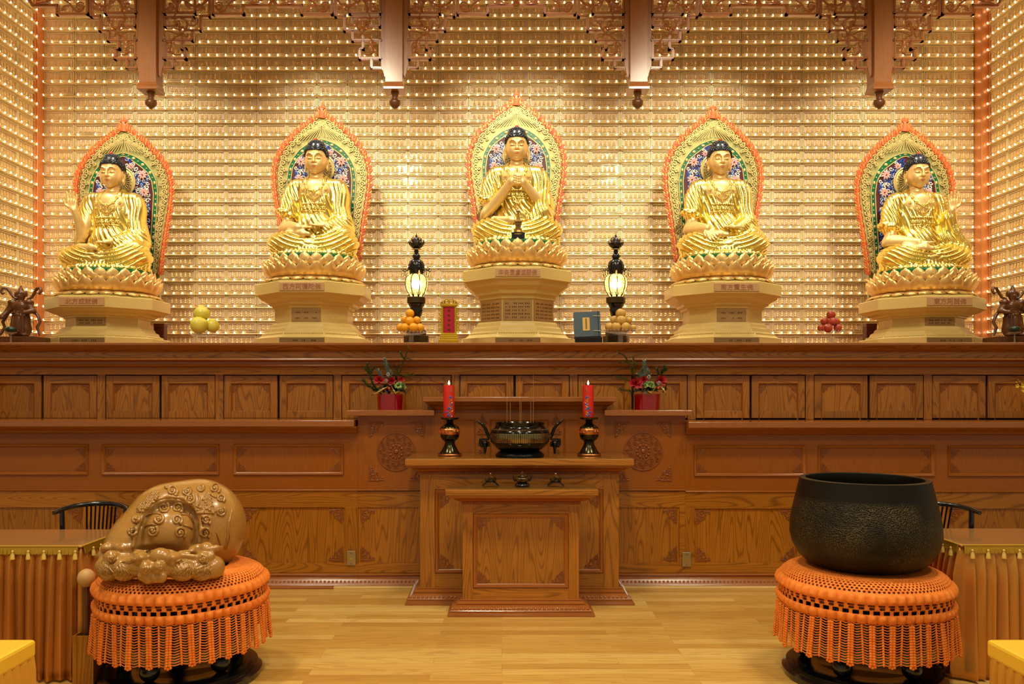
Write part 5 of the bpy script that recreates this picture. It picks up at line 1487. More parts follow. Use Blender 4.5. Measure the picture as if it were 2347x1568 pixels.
FM = {'orange': orange_m, 'pear': pear_m, 'apple': apple_m, 'pomelo': pom_m, 'melon': mat('dark_green_rind', srgb(20, 56, 40), .35, coat=.2)}
def dish(px, d, rim_py, r_px, lab, depth=7):
    k = d / F; o = thing('fruit_stand', lab, 'dish', (PX(px, d), d, SHZ), 'glass fruit stands')
    zr = PZ(rim_py, d) - SHZ; R = r_px * k; dp = depth * k
    MB().lathe([(R * .45, 0), (R * .44, .006), (R * .16, .016), (R * .13, zr - dp - .01), (R * .2, zr - dp), (R * .62, zr - dp * .8), (R * .93, zr - dp * .3), (R, zr), (R * .965, zr), (R * .88, zr - dp * .25), (R * .58, zr - dp * .62), (R * .02, zr - dp * .75)], n=36).build('bowl', glass, o, smooth=40)
    rf = MB()
    for i in range(24): rf.ball((R * .99 * math.cos(2 * PI * i / 24), R * .99 * math.sin(2 * PI * i / 24), zr), R * .06, 6, 4)
    rf.build('scalloped_rim', glass, o, smooth=180)
    return o
def fruit(kind, px, py, d, r_px, lab, grp, tilt=(0, 0)):
    k = d / F; r = r_px * k
    name = {'orange': 'orange', 'pear': 'asian_pear', 'apple': 'apple', 'pomelo': 'pomelo', 'melon': 'melon'}[kind]
    a, st = fruit_parts(kind, r)
    o = a.build(name, FM[kind], None, smooth=180); o.location = (PX(px, d), d, PZ(py, d)); o.rotation_euler = (tilt[0], tilt[1], 0)
    tag(o, lab, {'orange': 'orange', 'pear': 'pear', 'apple': 'apple', 'pomelo': 'pomelo', 'melon': 'melon'}[kind], grp)
    if st: st.build('stem', stem_m, o, smooth=180)
    return o
# pomelos
dish(466, 6.42, 766, 31, 'glass fruit stand under the three yellow pomelos')
fruit('pomelo', 456.5, 745, 6.36, 20.5, 'larger yellow pomelo in the lower pair, nearer the pillar', 'yellow pomelos on the glass stand', (.1, 1.2))
fruit('pomelo', 486.5, 746, 6.42, 16.5, 'paler smaller yellow pomelo in the lower pair, nearer the statue', 'yellow pomelos on the glass stand', (.3, .5))
fruit('pomelo', 462, 718, 6.42, 18.5, 'pointed yellow pomelo balanced on top of the other two', 'yellow pomelos on the glass stand', (0, -.1))
# oranges
dish(943, 6.40, 762, 34, 'frosted glass stand under the pile of oranges')
for px, py, d, r, lab in ((939.5, 718.5, 6.42, 10.2, 'single orange crowning the pile of oranges'), (928, 733.5, 6.46, 9.5, 'orange of the middle layer, nearer the pomelos'), (939, 736.5, 6.36, 10.8, 'orange at the middle of the pile, in front just below the top one'),
                          (955, 734, 6.42, 9.5, 'orange of the middle layer, nearer the red tablet'), (918, 751, 6.42, 9.5, 'bottom orange of the pile farthest from the tablet'), (927, 751, 6.33, 10.5, 'bottom front orange on the pomelo side'),
                          (947.5, 751, 6.33, 10.8, 'bottom front orange on the tablet side'), (962.5, 751, 6.40, 10.2, 'bottom orange of the pile nearest the red tablet')):
    fruit('orange', px, py, d, r, lab, 'oranges piled on the stand', (random.Random(px).uniform(-1, 1), random.Random(py + px).uniform(-1, 1)))
# pears
dish(1422, 6.40, 758, 36, 'glass stand under the pile of round brown pears', 10)
for px, py, d, r, lab in ((1423, 719, 6.42, 12, 'single round brown pear crowning the pile'), (1409, 734, 6.46, 10.5, 'brown pear of the middle layer, nearer the blue book'), (1423.5, 735, 6.36, 12, 'brown pear at the front of the middle layer, below the top one'),
                          (1440, 735, 6.44, 9, 'brown pear of the middle layer, farther from the book'), (1397, 750, 6.42, 10.5, 'bottom brown pear nearest the blue book'), (1412, 750, 6.33, 11.5, 'bottom front brown pear on the book side'),
                          (1434, 750.5, 6.33, 11.5, 'bottom front brown pear away from the book'), (1450, 752, 6.42, 8.5, 'smallest bottom brown pear at the far end of the pile')):
    fruit('pear', px, py, d, r, lab, 'brown pears piled on the stand', (random.Random(px).uniform(-.4, .4), random.Random(py + px).uniform(-.4, .4)))
# apples
dish(1902.5, 6.42, 760, 30, 'shallow glass stand under the pile of red apples', 5)
for px, py, d, r, lab in ((1904.5, 722, 6.44, 10.4, 'red apple on the very top of the apple pile'), (1890, 737, 6.46, 9.5, 'red apple in the second layer, nearer the fourth statue'), (1909, 737.5, 6.38, 9.8, 'darkest red apple at the middle of the pile'),
                          (1917, 738, 6.46, 8.5, 'red apple in the second layer, tucked behind the darkest one'), (1881.5, 752, 6.44, 8.2, 'small pale red apple at the bottom nearest the fourth statue'), (1897.5, 752.5, 6.34, 10.3, 'bottom front red apple with a pale blush'),
                          (1920, 752, 6.38, 9.5, 'bottom red apple nearest the fifth statue')):
    fruit('apple', px, py, d, r, lab, 'red apples piled on the stand', (random.Random(px).uniform(-.5, .5), random.Random(py).uniform(-.5, .5)))
# dark melons near the guardians
for px, py, side in ((25, 758, 'drum'), (2325.5, 757, 'bowl')):
    dish(px, 6.34, 762, 12, 'small glass cup holding a dark green melon at the shelf end, %s side' % side, 4)
    fruit('melon', px, py - 2.5, 6.34, 12.5, 'dark green melon in a glass cup in front of the brown guardian, %s side' % side, 'dark green melons').scale = (1, 1, .62)

# ---- red tablet in a gold frame
d = 6.5; k = d / F
o = thing('name_tablet', 'red tablet in an ornate gold frame on the shelf beside the oranges', 'tablet', (PX(1029, d), d, SHZ))
Zr = lambda py: PZ(py, d) - SHZ
yel = mat('gilt_paint', srgb(214, 176, 40), .35, metal=.5)
b_ = MB()
for hw, y0, y1 in ((22.5, 790, 779), (21, 779, 774), (19.5, 774, 769), (18, 769, 764)): b_.box(-hw * k, hw * k, -.03 - hw * k * .3 + .02, .05, Zr(y0) if y0 < 790 else 0, Zr(y1))
b_.build('stepped_base', yel, o, bevel=.002)
fr_ = MB(); fr_.box(-17.5 * k, -13 * k, -.012, .015, Zr(765), Zr(701)); fr_.box(13 * k, 17.5 * k, -.012, .015, Zr(765), Zr(701)); fr_.box(-20 * k, 20 * k, -.018, .018, Zr(702), Zr(697)); fr_.box(-13 * k, 13 * k, -.012, .015, Zr(703), Zr(701))
fr_.build('frame', yel, o, bevel=.002)
or_ = MB()
for s in (-1, 1):
    for j, py in enumerate(range(710, 764, 9)): or_.tube(spiral_pts(s * 20 * k, Zr(py), .016, 1.2, j, s, y=0), .0045, n=5, up=(0, 1, 0))
    for x, py, r_ in ((5, 690, .022), (12, 693, .017), (17, 695, .010)): or_.tube(spiral_pts(s * x * k, Zr(py), r_, 1.3, j, s, y=0), .0045, n=5, up=(0, 1, 0))
or_.tube([(0, 0, Zr(697)), (0, -.004, Zr(690)), (0, 0, Zr(683))], [.006, .009, .001], n=6)
or_.build('scroll_ornament', yel, o, smooth=60)
p_ = MB().box(-13 * k, 13 * k, -.002, .012, Zr(765), Zr(703)).build('red_panel', mat('red_card', srgb(196, 32, 48), .25, coat=.5), o)
mk = MB(); r_ = random.Random(9)
for j in range(5):
    cz = Zr(712 + j * 11)
    for q_ in range(4): mk.box(-.010 + r_.uniform(-.003, .003), .010 + r_.uniform(-.003, .003), -.0035, -.002, cz + .004 * q_ - .008, cz + .004 * q_ - .0065)
    mk.box(-.001, .001, -.0035, -.002, cz - .010, cz + .008)
mk.build('small_writing', ink, p_)

# ---- blue cloth bound book case leaning back
d = 6.42; k = d / F
o = thing('book_case', 'dark blue cloth book case with yellow title slip beside the tallest pedestal', 'book', (PX(1347, d), d, SHZ)); o.rotation_euler = (0, 0, -.05)
bl = mat('blue_cloth', srgb(74, 92, 104), .35, sheen=.3, bump=(600, .3, .0004, 1)); navy = mat('black_stand', srgb(24, 14, 14), .35)
MB().box(-29 * k, 32 * k, -.05, .09, 0, PZ(774, d) - SHZ).build('stand', navy, o, bevel=.002)
zb_ = PZ(774, d) - SHZ; hh = 59 * k
bk = MB(); bk.box(-31 * k, 30 * k, -.028, .0, 0, hh); B_ = bk.build('cover', bl, o, bevel=.002); B_.location = (0, -.02, zb_); B_.rotation_euler = (-.20, -.03, 0)
MB().box(-31 * k, 30 * k, .001, .045, .002, hh - .002).build('page_block', navy, B_)
MB().box(24 * k, 25.5 * k, -.0295, -.0275, 0, hh).build('hinge_fold', navy, B_)
MB().box(-11 * k, 5 * k, -.0300, -.0285, 14 * k, 45 * k).build('title_slip', mat('yellow_slip', srgb(226, 186, 100), .6), B_, bevel=.003)
mk = MB()
for j in range(8):
    cz = (18 + j * 3.2) * k
    for q_ in range(3): mk.box(-5 * k, -1 * k, -.0308, -.0300, cz + q_ * .0028, cz + q_ * .0028 + .001)
    mk.box(-3.2 * k, -2.8 * k, -.0308, -.0300, cz - .002, cz + .008)
mk.build('small_writing', ink, B_)
cl = MB()
for z_ in (12, 47): cl.tube([(12 * k, -.031, z_ * k), (15 * k, -.033, (z_ + 1) * k), (26 * k, -.033, z_ * k)], [.001, .0035, .003], n=5); cl.ball((27 * k, -.033, z_ * k), .005, 6, 4)
cl.build('bone_clasps', mat('bone', srgb(196, 196, 180), .4), B_, smooth=60)

# ---- small pagoda in front of the middle statue
X3, Z3 = peds[2]
d = 6.68; k = d / F; zb_ = Z3 + SEAT + .002
o = thing('miniature_pagoda', 'miniature bronze pagoda on a black stand at the feet of the middle statue', 'pagoda', (PX(1187.5, d), d, zb_))
S_ = (PZ(477, d) - zb_) / (543 - 477) if False else k
z0_ = PZ(543, d) - zb_
Zq = lambda py: PZ(py, d) - zb_
oct8 = lambda mb, pr, n=6: mb.lathe([(a * k, Zq(b)) for a, b in pr], n=n, ph=PI / 6)
MB().box(-15.5 * k, 15.5 * k, -.03, .03, Zq(536) , Zq(533.5)).box(-15 * k, -8 * k, -.03, .03, min(0, Zq(543)), Zq(536)).box(8 * k, 15 * k, -.03, .03, min(0, Zq(543)), Zq(536)).box(-8 * k, 8 * k, -.02, .02, min(0, Zq(543)), Zq(538)).build('black_stand', black_l, o, bevel=.002)
pg = mat('aged_bronze', srgb(176, 142, 78), .35, metal=.8)
oct8(MB(), [(11, 533.5), (10, 529), (7, 528), (8, 524), (6, 522)], 8).build('base', pg, o)
oct8(MB(), [(7, 522), (7, 519), (9.5, 512), (7.5, 511)], 6).build('body', pg, o)
MB().box(-3 * k, 3 * k, -8.2 * k, -6.5 * k, Zq(519), Zq(513)).build('doorway', ink, o)
oct8(MB(), [(9, 511), (11.5, 509), (7, 505), (4.6, 503)], 6).build('lower_roof', pg, o)
oct8(MB(), [(4.2, 503), (3.2, 486)], 12).build('column', pg, o, smooth=50)
rm = MB()
for i in range(6):
    a = PI / 3 * i + PI / 6; rm.tube([(10.5 * k * math.cos(a), 10.5 * k * math.sin(a), Zq(509)), (9 * k * math.cos(a), 9 * k * math.sin(a), Zq(499)), (5 * k * math.cos(a), 5 * k * math.sin(a), Zq(486))], .0016, n=4)
oct8(rm, [(5, 487), (5.6, 484), (3, 482), (2.6, 479), (1.6, 477), (.3, 474)], 8); rm.build('spire', pg, o, smooth=50)

# ---- small dark boxes beside the outer pedestals
for px, lab in ((364, 'small dark red box at the shelf edge behind the lowest pedestal, drum side'), (1998, 'small dark red box at the shelf edge behind the lowest pedestal, bowl side')):
    o = thing('small_box', lab, 'box', (PX(px, 7.3), 7.3, SHZ), 'small dark red boxes')
    MB().box(-.05, .05, 0, .08, 0, .085).build('case', mat('ox_red', srgb(92, 34, 26), .5), o, bevel=.003)
    MB().box(-.052, .052, -.002, .082, .085, .098).build('lid', mat('ox_red_lid', srgb(104, 42, 30), .45), o, bevel=.003)
    o.scale = (.9, 1, 2.4)

# ---- carved guardians at both shelf ends
def guardian_np():
    S = SDF((-.24, -.13, 0), (.24, .13, .62), .0055)
    S.ell((0, .01, .30), (.085, .062, .10), k=.02); S.ell((0, -.02, .345), (.075, .045, .05), k=.02)
    for s in (-1, 1):
        S.cap((s * .075, 0, .375), (s * .125, -.01, .29), .038, .03, k=.02, disp=fold(lambda X, Y, Z: Z + X * .4, .006, .018))
        S.ell((s * .085, 0, .385), (.045, .05, .032), k=.012)
        S.cap((s * .045, .0, .20), (s * .060, -.01, .045), .050, .030, k=.02); S.ell((s * .062, -.035, .025), (.030, .055, .022), k=.01)
    S.cap((-.125, -.01, .29), (-.150, -.06, .23), .028, .022, k=.01); S.ell((-.152, -.068, .215), (.022, .022, .022))
    S.cap((.125, -.01, .29), (.09, -.075, .27), .028, .022, k=.01); S.ell((.080, -.085, .268), (.022, .022, .022))
    sk = fold(lambda X, Y, Z: X + .1 * Z, .008, .022)
    S.cap((0, 0, .235), (0, 0, .10), .075, .105, k=.02, disp=sk, sq=(1, 1.35, 1)); S.ell((0, -.05, .16), (.05, .035, .10), k=.012)
    S.ell((0, -.01, .238), (.082, .062, .018), k=.008); S.ell((0, -.062, .245), (.028, .022, .026), k=.006)
    S.ell((0, 0, .455), (.040, .044, .052)); S.ell((0, -.038, .452), (.012, .014, .014), k=.006); S.cap((0, 0, .39), (0, 0, .44), .03)
    S.ell((0, .006, .485), (.047, .050, .035), k=.006); S.ell((0, .0, .515), (.024, .028, .035), k=.01); S.ell((0, 0, .55), (.012, .012, .022), k=.01)
    for s in (-1, 1): S.ell((s * .050, .0, .475), (.012, .03, .035), k=.008)
    S.cut(lambda X, Y, Z: -Z + 0 * X + 0 * Y)
    v, q_ = S.mesh(); mb = MB()
    for s in (-1, 1):   # fluttering scarf loops and ties
        mb.tube([(s * .05, .02, .42), (s * .09, .03, .44), (s * .12, .03, .49), (s * .15, .02, .54), (s * .19, .01, .545), (s * .205, 0, .51), (s * .185, 0, .475), (s * .165, 0, .49)], [.012, .014, .016, .017, .017, .016, .013, .008], n=7)
        mb.tube([(s * .12, .02, .30), (s * .16, .02, .24), (s * .19, .01, .17), (s * .165, 0, .11), (s * .19, -.01, .05), (s * .20, -.02, .02)], [.016, .018, .017, .016, .015, .008], n=7)
    for i in range(13):
        a = 2 * PI * i / 13; mb.ball((.088 * math.cos(a), .068 * math.sin(a), .268 + .004 * math.sin(3 * a)), .012, 7, 5)
        mb.tube([(.075 * math.cos(a), .058 * math.sin(a), .10), (.098 * math.cos(a), .075 * math.sin(a), .055)], [.014, .008], n=5)
    return join_np([(v, q_), mb_np(mb)])
gv, gq = guardian_np()
g_me = np_mesh('body', gv, gq, dark_w)
for px, d, lab, flip, sp in ((48, 6.55, 'carved brown wooden guardian figure at the shelf end above the wooden drum', 1, -1), (2321, 6.52, 'carved brown wooden guardian figure at the shelf end above the black singing bowl', -1, 1)):
    o = thing('guardian_figure', lab, 'figurine', (PX(px, d), d, SHZ), 'carved guardian figures')
    z_ = PZ(773, d) - SHZ
    MB().box(-.175, .175, -.11, .11, 0, max(z_, .035)).build('plinth', dark_w, o, bevel=.004)
    put('body', g_me, o, (0, 0, max(z_, .035) - .002), (flip * .78, .78, .72))
    sw = MB(); sw.tube([(.0, -.10, .03), (.0, -.10, .22)], [.012, .008], n=4, flat=.4); sw.box(-.03, .03, -.11, -.09, .20, .21); sw.ball((0, -.10, .235), .012, 6, 4)
    so = sw.build('sword', dark_w, o, smooth=40); so.location = (.062 * flip, 0, max(z_, .035)); so.scale = (.9,) * 3

# ================================================================== on the tables
# ---- candle holders and candles
holder_m = mat('dark_bronze', srgb(60, 54, 36), .2, metal=.9)
copper = mat('bright_copper', srgb(214, 134, 78), .3, metal=1, bump=(60, .8, .006, 4))
red_wax = mat('red_wax', srgb(214, 40, 32), .4); red_wax.node_tree.nodes['Principled BSDF'].inputs['Subsurface Weight'].default_value = .25
red_wax.node_tree.nodes['Principled BSDF'].inputs['Subsurface Radius'].default_value = (.04, .01, .005)
flame_e = mat('candle_flame', (1, .8, .4, 1), .5, emit=(1, .72, .34), es=22)
wick_m = mat('charred_wick', srgb(30, 20, 16), .8)
ZG = ZT + .0072
def candle_set(px, side):
    d = 5.62; k = d / F; Zr = lambda py: PZ(py, d) - ZG
    o = thing('candle_holder', 'bronze candle holder with copper band on the glass top, %s of the censer' % side, 'candlestick', (PX(px, d), d, ZG), 'bronze candle holders')
    z = lambda py: (1046 - py) * k
    MB().lathe([(27 * k, 0), (27 * k, .004), (26 * k, z(1044)), (20 * k, z(1036)), (15.5 * k, z(1028)), (12 * k, z(1021)), (11 * k, z(1016)), (12.5 * k, z(1015)), (13 * k, z(1013))], n=36).build('foot', holder_m, o, smooth=35)
    MB().lathe([(27.4 * k, .001), (28 * k, .007), (26.6 * k, .012)], n=36, cap=False).build('copper_rim', copper, o, smooth=60)
    MB().lathe([(13 * k, z(1013)), (18 * k, z(1010)), (21.5 * k, z(1003)), (22.8 * k, z(993)), (22.4 * k, z(986)), (20 * k, z(981)), (13 * k, z(977)), (9.0 * k, z(974)), (7.5 * k, z(969)), (9 * k, z(966.5)), (14 * k, z(965))], n=36).build('bulb', holder_m, o, smooth=45)
    cpb = MB(); cpb.lathe([(21.8 * k, z(999)), (23.1 * k, z(995)), (23.5 * k, z(990)), (22.8 * k, z(985.5)), (22 * k, z(984.5))], n=36, cap=False)
    for i in range(18): cpb.tube([(p[0], p[1], p[2]) for p in [((23.6 * k) * math.cos(2 * PI * i / 18 + t * .28), (23.6 * k) * math.sin(2 * PI * i / 18 + t * .28), z(991) + .010 * math.sin(t * 5)) for t in (0, .25, .5, .75, 1)]], .0025, n=4)
    cpb.build('copper_band', copper, o, smooth=60)
    MB().lathe([(14 * k, z(965)), (20 * k, z(963.5)), (21.5 * k, z(960)), (20.8 * k, z(959.5)), (18 * k, z(961.5)), (.5 * k, z(962.5))], n=36).build('drip_tray', holder_m, o, smooth=45)
    zc = ZG + z(962.2); h_ = z(885.5) - z(962.2); r = 12.8 * k
    c = thing('candle', 'lit red candle with blue and gold lotus decoration, %s of the censer' % side, 'candle', (PX(px, d) - .006, d, zc), 'lit red candles')
    MB().lathe([(r * .98, 0), (r, .004), (r, h_ - .006), (r * .95, h_), (r * .80, h_ - .004), (r * .3, h_ - .009), (.001, h_ - .010)], n=32).build('wax', red_wax, c, smooth=50)
    MB().tube([(0, 0, h_ - .01), (.001, 0, h_ + .008)], .0012, n=5).build('wick', wick_m, c)
    MB().lathe([(.0005, h_ + .001), (.0052, h_ + .007), (.0062, h_ + .012), (.0042, h_ + .020), (.0012, h_ + .029), (.0002, h_ + .032)], n=10).build('flame', flame_e, c, smooth=180)
    dec = MB(); 
    sg = 1 if side.startswith('drum') else -1
    def cp(u_, zf): a = -PI / 2 + u_; return (r * 1.02 * math.cos(a), r * 1.02 * math.sin(a), h_ * zf)
    dec.mat(0)
    for u_, zf, sz in ((.1 * sg, .28, .020), (.0 * sg, .08, .017), (.35 * sg, .62, .013), (.45 * sg, .42, .010), (-.25 * sg, .18, .012)):
        for a in range(5):
            an = PI * a / 4; dec.tube([cp(u_, zf), cp(u_ + sz / r * math.cos(an) * .8, zf + sz / h_ * math.sin(an))], [.003, .0022], n=5)
    dec.mat(1)
    for ph, amp in ((0, .35), (2.2, .45), (4.1, .30)):
        dec.tube([cp((.35 + amp * math.sin(t * .55 + ph)) * sg, .03 + t * .022) for t in range(0, 30)], .0015, n=4)
    for j in range(3):
        dec.tube([cp(.5 * sg + .16 * math.sin(a * .8), .80 + .05 * j + .02 * math.cos(a * .8)) for a in range(9)], .0011, n=4)
    dec.build('relief_flowers', [blue_m, brass], c, smooth=180)
candle_set(1031, 'drum side'); candle_set(1350, 'bowl side')

# ---- bronze censer
d = 5.60; k = d / F; Xc = PX(1191.5, d)
o = thing('incense_censer', 'large black bronze censer with gold scripture band and elephant handles', 'censer', (Xc, d, ZG))
z = lambda py: (1044.5 - py) * k
band_m = bpy.data.materials.new('gold_scripture_band'); band_m.use_nodes = True
nt = band_m.node_tree; b = nt.nodes['Principled BSDF']; tc = nt.nodes.new('ShaderNodeTexCoord'); sp = nt.nodes.new('ShaderNodeSeparateXYZ'); nt.links.new(tc.outputs['Object'], sp.inputs[0])
at2 = nt.nodes.new('ShaderNodeMath'); at2.operation = 'ARCTAN2'; nt.links.new(sp.outputs['X'], at2.inputs[0]); nt.links.new(sp.outputs['Y'], at2.inputs[1])
cmb = nt.nodes.new('ShaderNodeCombineXYZ'); atm = nt.nodes.new('ShaderNodeMath'); atm.operation = 'MULTIPLY'; atm.inputs[1].default_value = .2; nt.links.new(at2.outputs[0], atm.inputs[0]); nt.links.new(atm.outputs[0], cmb.inputs['X']); nt.links.new(sp.outputs['Z'], cmb.inputs['Y'])
bk = nt.nodes.new('ShaderNodeTexBrick'); bk.offset = 0; bk.inputs['Scale'].default_value = 1; bk.inputs['Brick Width'].default_value = .0118; bk.inputs['Row Height'].default_value = .0078; bk.inputs['Mortar Size'].default_value = .0020
nt.links.new(cmb.outputs[0], bk.inputs['Vector'])
mx = nt.nodes.new('ShaderNodeMix'); mx.data_type = 'RGBA'; mx.inputs['A'].default_value = (.75, .55, .22, 1); mx.inputs['B'].default_value = (.012, .010, .008, 1); nt.links.new(bk.outputs['Fac'], mx.inputs['Factor']); nt.links.new(mx.outputs['Result'], b.inputs['Base Color'])
b.inputs['Metallic'].default_value = .9; b.inputs['Roughness'].default_value = .25
bodyp = [(44, 1033), (52, 1029), (60, 1022), (66, 1013), (68.5, 1003), (68, 993), (65, 986), (60, 981.5), (57, 979)]
MB().lathe([(56 * k, 0), (56 * k, .004), (55 * k, z(1041)), (50 * k, z(1036)), (44 * k, z(1033)), (40 * k, z(1031))], n=48).build('foot', mat('relief_black', srgb(20, 18, 15), .3, metal=.6, bump=(45, .8, .01, 3)), o, smooth=40)
MB().lathe([(a * k, z(b_)) for a, b_ in bodyp] + [(56 * k, z(974)), (57.5 * k, z(971)), (58 * k, z(968.5)), (55 * k, z(969)), (52 * k, z(974)), (50 * k, z(980)), (.1 * k, z(981))], n=56).build('bowl', black_b, o, smooth=45)
MB().lathe([(a * k * 1.006, z(b_)) for a, b_ in ((66.2, 1013.5), (68.2, 1008), (68.7, 1003), (68.6, 997), (67.3, 991))], n=72, cap=False).build('scripture_band', band_m, o, smooth=180)
me_ = MB(); me_.lathe([(a * k * 1.005, z(b_)) for a, b_ in ((64.5, 985), (61.5, 982.5))], n=56, cap=False)
for i in range(40):
    a = 2 * PI * i / 40; me_.ball((64 * k * math.cos(a), 64 * k * math.sin(a), z(985)), .006, 6, 4)
me_.build('shoulder_flowers', relief_b, o, smooth=60)
MB().lathe([(50 * k, z(978)), (.1 * k, z(976))], n=32).build('ash', mat('incense_ash', srgb(150, 140, 120), .9), o)
for s in (-1, 1):
    h = MB(); h.tube([(s * 66 * k, 0, z(1000)), (s * 71 * k, 0, z(1003)), (s * 74 * k, 0, z(996)), (s * 78 * k, 0, z(984)), (s * 86 * k, 0, z(973)), (s * 95 * k, 0, z(967)), (s * 101 * k, 0, z(966 if s < 0 else 962))], [.012, .013, .012, .011, .010, .007, .001], n=8)
    h.build('handle', black_b, o, smooth=60)
    e = MB(); e.box(min(s * 70 * k, s * 93 * k), max(s * 70 * k, s * 93 * k), -.012, .012, z(1010), z(1005.5)); e.tube([(s * 90 * k, 0, z(1008)), (s * 89 * k, 0, z(1018)), (s * 86 * k, 0, z(1026))], [.012, .015, .010], n=7)
    e.ball((s * 80 * k, 0, z(1018)), .021, 10, 7, (1, .9, 1)); e.tube([(s * 80 * k, -.01, z(1020)), (s * 79.5 * k, -.018, z(1030)), (s * 80 * k, -.014, z(1040))], [.015, .010, .006], n=8)
    e.tube([(s * 78 * k, 0, z(1012)), (s * 72 * k, 0, z(1016)), (s * 71 * k, 0, z(1023)), (s * 76 * k, 0, z(1024))], [.008, .009, .008, .004], n=6)
    e.build('elephant_head', black_b, o, smooth=50)
inc = mat('incense_stick', srgb(176, 120, 66), .7); tipm = mat('incense_tip', srgb(90, 84, 78), .9)
zin = ZG + (1044.5 - 977) * k
for px, py, lab in ((1162, 862, 'tall incense stick standing farthest toward the drum side'), (1169.5, 916, 'short incense stick beside the tall one on the drum side'), (1191.5, 861.5, 'tall incense stick in the middle of the censer'), (1194.5, 912, 'short incense stick close to the middle tall one'),
                    (1216.5, 916, 'short incense stick beside the tall one on the bowl side'), (1222.7, 858.7, 'tall incense stick standing farthest toward the bowl side')):
    i_ = thing('incense_stick', lab, 'incense', (PX(px, d), d + .01 * ((px * 7) % 5 - 2), zin), 'incense sticks in the censer')
    zt2 = PZ(py, d) - zin
    MB().tube([(0, 0, -.0), (0, 0, zt2 - .02)], .0016, n=6).build('stick', inc, i_); MB().tube([(0, 0, zt2 - .02), (0, 0, zt2)], .0018, n=6).build('ash_tip', tipm, i_)

# ---- tiny censers on the offering table
ZG2 = ZT2 + .0072
def tiny(px, big, lab):
    d = 5.26; k = d / F; z = lambda py: (1116.5 - py) * k
    o = thing('small_censer', lab, 'censer', (PX(px, d), d, ZG2), 'tiny lidded censers')
    gm = noise_mat('black_gold_censer', srgb(26, 22, 18), srgb(120, 86, 36), 55, .25, .3); gm.node_tree.nodes['Principled BSDF'].inputs['Metallic'].default_value = .7
    if big:
        MB().lathe([(17 * k, 0), (17.5 * k, z(1114)), (16 * k, z(1112)), (12 * k, z(1110))], n=24).build('stand', black_l, o, smooth=40)
        MB().lathe([(9 * k, z(1110)), (14 * k, z(1107)), (16.3 * k, z(1102)), (15 * k, z(1098)), (10.5 * k, z(1096)), (12 * k, z(1094))], n=28).build('bowl', gm, o, smooth=60)
        MB().lathe([(12.5 * k, z(1094.5)), (11 * k, z(1092)), (6 * k, z(1090)), (2 * k, z(1088)), (2.2 * k, z(1086)), (.3 * k, z(1084))], n=24).build('lid', gm, o, smooth=60)
        for s in (-1, 1): MB().tube([(s * 14 * k, 0, z(1106)), (s * 19 * k, 0, z(1104)), (s * 19.5 * k, 0, z(1098)), (s * 23 * k, 0, z(1093))], [.005, .005, .004, .001], n=6).build('handle', black_b, o, smooth=60)
    else:
        MB().lathe([(13 * k, z(1109.5)), (14 * k, z(1108.5)), (13 * k, z(1107.5))], n=24).build('stand_ring', black_l, o, smooth=40)
        for a in (PI / 4, 3 * PI / 4, 5 * PI / 4, 7 * PI / 4):
            MB().tube([(12 * k * math.cos(a), 12 * k * math.sin(a), z(1108.5)), (20 * k * math.cos(a) * 1.2, 14 * k * math.sin(a), .004), (22 * k * math.cos(a) * 1.2, 15 * k * math.sin(a), .003)], .0035, n=5).build('leg', black_l, o, smooth=40)
        MB().lathe([(8 * k, z(1108.5)), (12 * k, z(1106.5)), (14 * k, z(1102.5)), (12.5 * k, z(1099.5)), (13 * k, z(1098.5))], n=26).build('bowl', gm, o, smooth=60)
        MB().lathe([(13 * k, z(1099)), (9 * k, z(1096)), (3 * k, z(1093.5)), (1.6 * k, z(1091.5))], n=24).build('lid', gm, o, smooth=60)
        MB().ball((0, 0, z(1089.5)), 2.1 * k, 8, 6).build('knob', brass, o, smooth=180)
tiny(1124.5, 0, 'tiny footed censer with brass knob on the offering table, drum side'); tiny(1197, 1, 'tiny two handled censer in the middle of the offering table'); tiny(1273.5, 0, 'tiny footed censer with brass knob on the offering table, bowl side')

# ---- flower pots
ZBK = PZ(940.5, 5.82)
red_gl = mat('red_glass', srgb(170, 8, 22), .08, coat=1, trans=.25)
green_l = noise_mat('fir_green', srgb(34, 66, 30), srgb(70, 92, 40), 12, .6)
olive_l = noise_mat('olive_fir', srgb(74, 78, 28), srgb(98, 104, 44), 12, .6)
blue_sp = noise_mat('frosted_spruce', srgb(104, 132, 128), srgb(168, 190, 184), 30, .6)
hyd = noise_mat('green_hydrangea', srgb(52, 100, 30), srgb(176, 196, 120), 26, .6)
poin = mat('poinsettia_red', srgb(158, 4, 26), .55)
darkleaf = mat('dark_leaf', srgb(30, 46, 26), .4); ribbon = mat('gold_ribbon', srgb(196, 164, 88), .3, metal=.6)
def sprig(mb, pts, n_per=14, L=.028, seed=1, w=.0016):
    r = random.Random(seed)
    mb.tube(pts, [.0022] * (len(pts) - 1) + [.001], n=5)
    for a, b_ in zip(pts, pts[1:]):
        A, B = Vector(a), Vector(b_); t = (B - A).normalized(); u_ = t.orthogonal().normalized(); v_ = t.cross(u_)
        m = max(2, int((B - A).length / .0018))
        for i in range(m):
            p = A.lerp(B, i / m)
            for q_ in range(2):
                an = r.uniform(0, 2 * PI); dv = (t * .9 + (u_ * math.cos(an) + v_ * math.sin(an)) * .9).normalized() * L * r.uniform(.7, 1)
                side = dv.cross(t).normalized() * w
                mb.add([tuple(p - side), tuple(p + side), tuple(p + dv * .7 + side * .8), tuple(p + dv), tuple(p + dv * .7 - side * .8)], [(0, 1, 2, 3, 4)])
